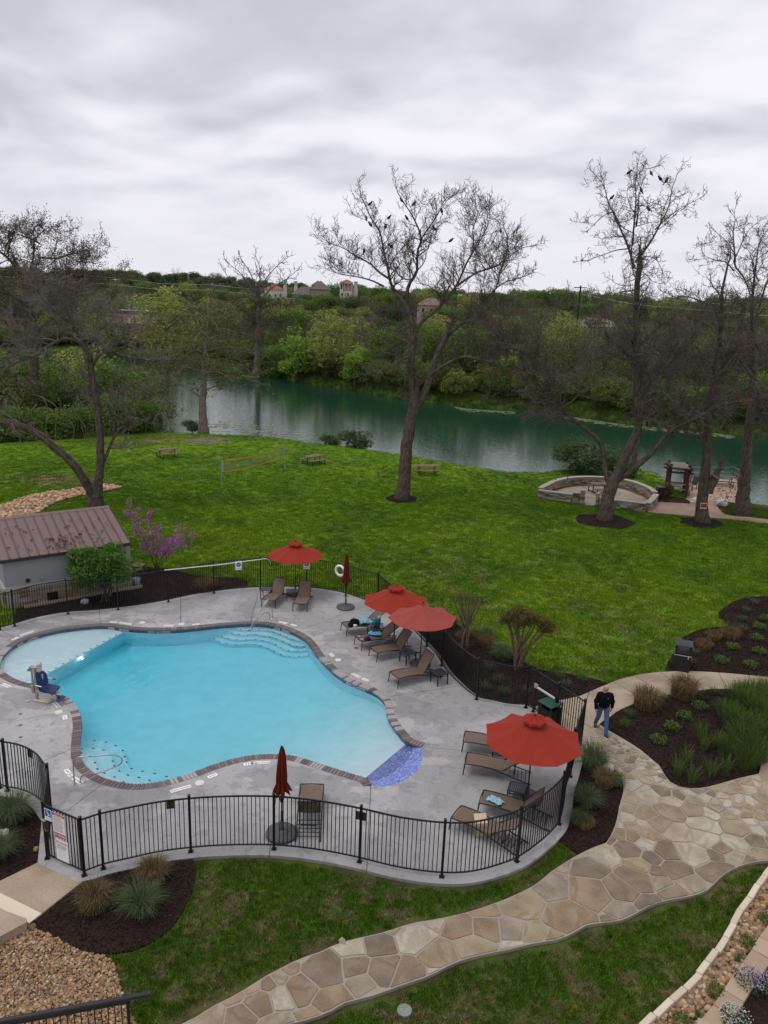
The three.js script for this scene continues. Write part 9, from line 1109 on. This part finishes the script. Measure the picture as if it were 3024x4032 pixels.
// ---------- houses on the hill ----------
{
  const mW = mat(0.55, 0.51, 0.44, 0.9), mTan = mat(0.36, 0.28, 0.2, 0.9), mGrey = mat(0.135, 0.12, 0.115, 0.9), mTile = mat(0.30, 0.12, 0.065, 0.9), mGlass = mat(0.02, 0.022, 0.025, 0.2), mStone = mat(0.30, 0.25, 0.19, 0.9);
  const house = (name, label, p, turn, f) => { const y0 = groundY(p[0], p[2]), t = thing(name, label, 'house', [p[0], y0 - 0.5, p[2]], turn); f(t, p[1] - y0 + 0.5); t.scale.set(0.85, 1, 0.85); return t; };
  const hip = (w, d, h, o = 0.5) => geo((g) => { const a = w / 2 + o, b = d / 2 + o, r = Math.max(0.2, w / 2 - d / 2); g.quad([-a, 0, b], [a, 0, b], [r, h, 0], [-r, h, 0]); g.quad([a, 0, -b], [-a, 0, -b], [-r, h, 0], [r, h, 0]); g.tri([a, 0, b], [a, 0, -b], [r, h, 0]); g.tri([-a, 0, -b], [-a, 0, b], [-r, h, 0]); });
  const win = (t, x, y, z, w = 1.1, h = 1.5) => { const o = part(t, 'window', geo((g) => g.box(x, y, z, w, h, 0.12)), mGlass); part(o, 'frame', geo((g) => { for (const s of [-1, 1]) { g.box(x + s * w / 2, y, z + 0.04, 0.12, h + 0.2, 0.12); g.box(x, y + s * h / 2, z + 0.04, w, 0.12, 0.12); } }), mW); };
  house('house', 'grey roofed villa on the hill across the river', [-29,16.5,-290], 0.12, (t, e) => { part(t, 'wall', geo((g) => { g.box(0, e / 2, 0, 17, e, 8); g.box(3.5, e / 2 + 1, 1.5, 8, e + 2, 8); }), mStone); const r1 = part(t, 'roof', hip(17, 8, 2.8), mGrey); r1.position.y = e; const r2 = part(t, 'roof', hip(8, 8, 3.0), mGrey); r2.position.set(3.5, e + 2, 1.5); const r3 = part(t, 'roof', hip(5, 5, 1.7), mGrey); r3.position.set(2.4, e + 3.4, -1.5); part(t, 'turret', geo((g) => g.box(2.4, e + 2, -1.5, 5, 3, 5)), mTan); for (const x of [-6, -3.6, -1.2]) win(t, x, e - 1.6, 4.05); for (const x of [2, 5]) win(t, x, e - 0.6, 5.55); for (const [x, s] of [[-11.5, 0], [-7, 0.2]]) { const c = part(t, 'chimney', geo((g) => { g.box(x, e + 0.6, -0.5, 1.5, 5.0, 1.5); }), mW); part(c, 'chimney_cap', geo((g) => { g.box(x, e + 3.8, -0.5, 1.0, 1.2, 1.0); g.box(x, e + 4.5, -0.5, 1.8, 0.25, 1.8); }), mW); } });
  house('house', 'small tower villa with red tile roof and arched porch on the hill', [-16.3,18.2,-286], -0.1, (t, e) => { part(t, 'wall', geo((g) => { g.box(0, e / 2, 0, 5.2, e, 4); g.box(-1.9, e + 1.5, 0, 1.4, 3, 3.6); g.box(0.6, e + 1.4, -1.4, 3.6, 2.8, 0.8); g.box(3.8, e / 2 + 0.6, -0.4, 1.5, e + 1.2, 1.5); }), mW); const r1 = part(t, 'roof', hip(5.0, 4, 1.1, 0.35), mTile); r1.position.y = e + 2.9; for (const x of [-0.6, 0.9, 2.2]) part(t, 'porch_post', geo((g) => g.box(x, e + 1.4, 1.7, 0.28, 2.8, 0.28)), mW); part(t, 'porch_wall', geo((g) => g.box(0.8, e + 0.4, 1.8, 3.2, 0.8, 0.15)), mTan); part(t, 'arch_window', geo((g) => { g.box(-1.9, e + 1.4, 1.78, 0.8, 1.5, 0.1); g.add(new THREE.CylinderGeometry(0.4, 0.4, 0.1, 16), M4(-1.9, e + 2.15, 1.78, Math.PI / 2)); }), mGlass); win(t, -1.5, e - 1.2, 2.05, 0.8, 1.1); win(t, 1.0, e - 1.2, 2.05, 0.8, 1.1); const c = part(t, 'chimney', geo((g) => g.box(3.8, e + 2.2, -0.4, 1.2, 2.0, 1.2)), mW); part(c, 'chimney_cap', geo((g) => g.box(3.8, e + 3.3, -0.4, 1.6, 0.25, 1.6)), mTile); });
  house('house', 'white villa with red tile roof behind the flat topped cypress', [-43.1,16.1,-292], 0.15, (t, e) => { part(t, 'wall', geo((g) => { g.box(0, e / 2, 0, 8, e + 3.5, 7); g.box(-5, e / 2 - 1, 1, 5, e, 6); }), mat(0.62, 0.61, 0.6, 0.9)); const r1 = part(t, 'roof', hip(8, 7, 2.0), mTile); r1.position.y = e + 1.75; const r2 = part(t, 'roof', hip(5, 6, 1.4), mTile); r2.position.set(-5, e - 1, 1); for (const x of [-2, 0.5, 2.6]) win(t, x, e - 0.4, 3.6, 0.9, 1.2); });
  house('house', 'pale gabled house half hidden behind the big pecan crown', [12.4,13.3,-250], 0.0, (t, e) => { part(t, 'wall', geo((g) => g.box(0, e / 2, 0, 10, e + 2, 7)), mat(0.4, 0.31, 0.26, 0.9)); const r1 = part(t, 'roof', hip(10, 7, 2.2), mat(0.2, 0.14, 0.12, 0.9)); r1.position.y = e + 1; for (const x of [-3, 0, 3]) win(t, x, e - 0.6, 3.6); });
  house('house', 'low building with a pale metal roof upstream at the left', [-76.8,6,-235], 0.1, (t, e) => { part(t, 'wall', geo((g) => g.box(0, e / 2, 0, 14, e, 8)), mat(0.12, 0.09, 0.08, 0.9)); part(t, 'roof', geo((g) => { g.quad([-9, e, 5.5], [9, e, 5.5], [8, e + 2.6, 0], [-8, e + 2.6, 0]); g.quad([9, e, -5.5], [-9, e, -5.5], [-8, e + 2.6, 0], [8, e + 2.6, 0]); }), mat(0.22, 0.15, 0.13, 0.8)); part(t, 'clerestory', geo((g) => g.box(0, e + 3.6, -3, 12, 0.25, 6)), mat(0.55, 0.57, 0.6, 0.5)); });
  house('house', 'low tan roofed building in the woods behind the right trees', [49.1,10.7,-190], -0.05, (t, e) => { part(t, 'wall', geo((g) => g.box(0, e / 2, 0, 12, e, 7)), mTan); const r1 = part(t, 'roof', hip(12, 7, 2.0), mat(0.25, 0.2, 0.17, 0.9)); r1.position.y = e; });
}
{ // utility pole and wires
  const p = [38.7,14.7,-165], q = [38.6,19.1,-165], t = thing('utility_pole', 'dark utility pole with a crossarm above the right hand woods', 'utility pole', [p[0], 0, p[2]]), y0 = groundY(p[0], p[2]); part(t, 'pole', geo((g) => g.tube([[0, y0 - 0.5, 0], [0, q[1], 0]], [0.22, 0.16], 8)), mat(0.03, 0.024, 0.02, 0.9)); part(t, 'crossarm', geo((g) => g.box(0, q[1] - 0.4, 0, 2.6, 0.18, 0.15)), mat(0.03, 0.024, 0.02, 0.9));
  const e = [57,16.4,-150], mWire = mat(0.35, 0.35, 0.36, 0.6); for (const [dy, l] of [[0, 'upper power line running right from the utility pole'], [-1.4, 'lower power line running right from the utility pole']]) single('power_line', geo((g) => g.tube([[p[0], q[1] - 0.3 + dy, p[2]], [(p[0] + e[0]) / 2, (q[1] + e[1]) / 2 - 0.7 + dy, (p[2] + e[2]) / 2], [e[0] + 0.0, e[1] + dy, e[2]], [e[0] + 60, e[1] - 3 + dy, e[2] + 8]], 0.045, 4)), mWire, l, 'wire');
  for (const [a, b, l] of [[[-92.5,19.4,-260], [-58.6,18.2,-260], 'highest power line crossing the woods at the left'], [[-92.6,17.3,-260], [-59.2,16.6,-260], 'lowest power line crossing the woods at the left']]) single('power_line', geo((g) => g.tube([[a[0] - 60, a[1] + 2, a[2]], a, [(a[0] + b[0]) / 2, (a[1] + b[1]) / 2 - 0.8, a[2]], b, [b[0] + 30, b[1] - 2, b[2]]], 0.05, 4)), mWire, l, 'wire');
}
{ // birds in the bare crowns
  const bird = geo((g) => { g.add(new THREE.SphereGeometry(1, 10, 8), M4(0, 0, 0, 0, 0, 0.7, [0.17, 0.09, 0.09])); g.add(new THREE.SphereGeometry(0.06, 8, 6), M4(0.13, 0.13, 0)); g.add(new THREE.ConeGeometry(0.02, 0.08, 5), M4(0.2, 0.13, 0, 0, 0, -1.57)); g.box(-0.2, -0.14, 0, 0.22, 0.02, 0.06, 0, 0.7); }), mb = mat(0.01, 0.01, 0.012, 0.6);
  const A = [...[[-1.7,20.1,-54.5],[-1.9,19.2,-54.5],[-1.6,18.8,-54.5],[-0.6,18.7,-54.5],[-0.4,19.3,-54.5],[0.4,20.4,-54.5],[0.8,19.3,-54.5],[1.2,20.2,-54.5],[1.7,18.4,-54.5],[2.7,18.7,-54.5],[3.1,19.8,-54.5],[3.8,18,-54.5],[7.1,18.7,-54.5],[-0.2,17.5,-54.5],[-2,17.1,-54.5]]], B = [...[[14.5,22.2,-52],[15.9,22.2,-52],[16.5,21.9,-52],[16.9,21.8,-52],[13.6,20.7,-52],[16,20.1,-52],[15.4,21.2,-52]]];
  A.forEach((p, k) => single('perched_bird', bird, mb, 'black bird perched in the big middle pecan crown', 'bird', p, k * 1.7, 'birds in the middle pecan')); B.forEach((p, k) => single('perched_bird', bird, mb, 'black bird perched at the top of the tall right tree', 'bird', p, k * 1.7, 'birds in the right tree'));
}

// look-alikes of one group are told apart by their order in the view, counted from the left
{
  const words = ['first', 'second', 'third', 'fourth', 'fifth', 'sixth', 'seventh', 'eighth', 'ninth', 'tenth', 'eleventh', 'twelfth', 'thirteenth', 'fourteenth', 'fifteenth', 'sixteenth', 'seventeenth', 'eighteenth', 'nineteenth', 'twentieth', 'twenty-first', 'twenty-second', 'twenty-third', 'twenty-fourth', 'twenty-fifth', 'twenty-sixth', 'twenty-seventh', 'twenty-eighth', 'twenty-ninth', 'thirtieth'], same = new Map();
  for (const o of scene.children) if (o.userData.group) { const k = o.userData.label; if (!same.has(k)) same.set(k, []); same.get(k).push(o); }
  for (const [label, list] of same) if (list.length > 1) list.sort((a, b) => a.position.x / -a.position.z - b.position.x / -b.position.z).forEach((o, k) => { o.userData.label = label + ', ' + words[k] + ' from left'; });
}

renderer.render(scene, camera);
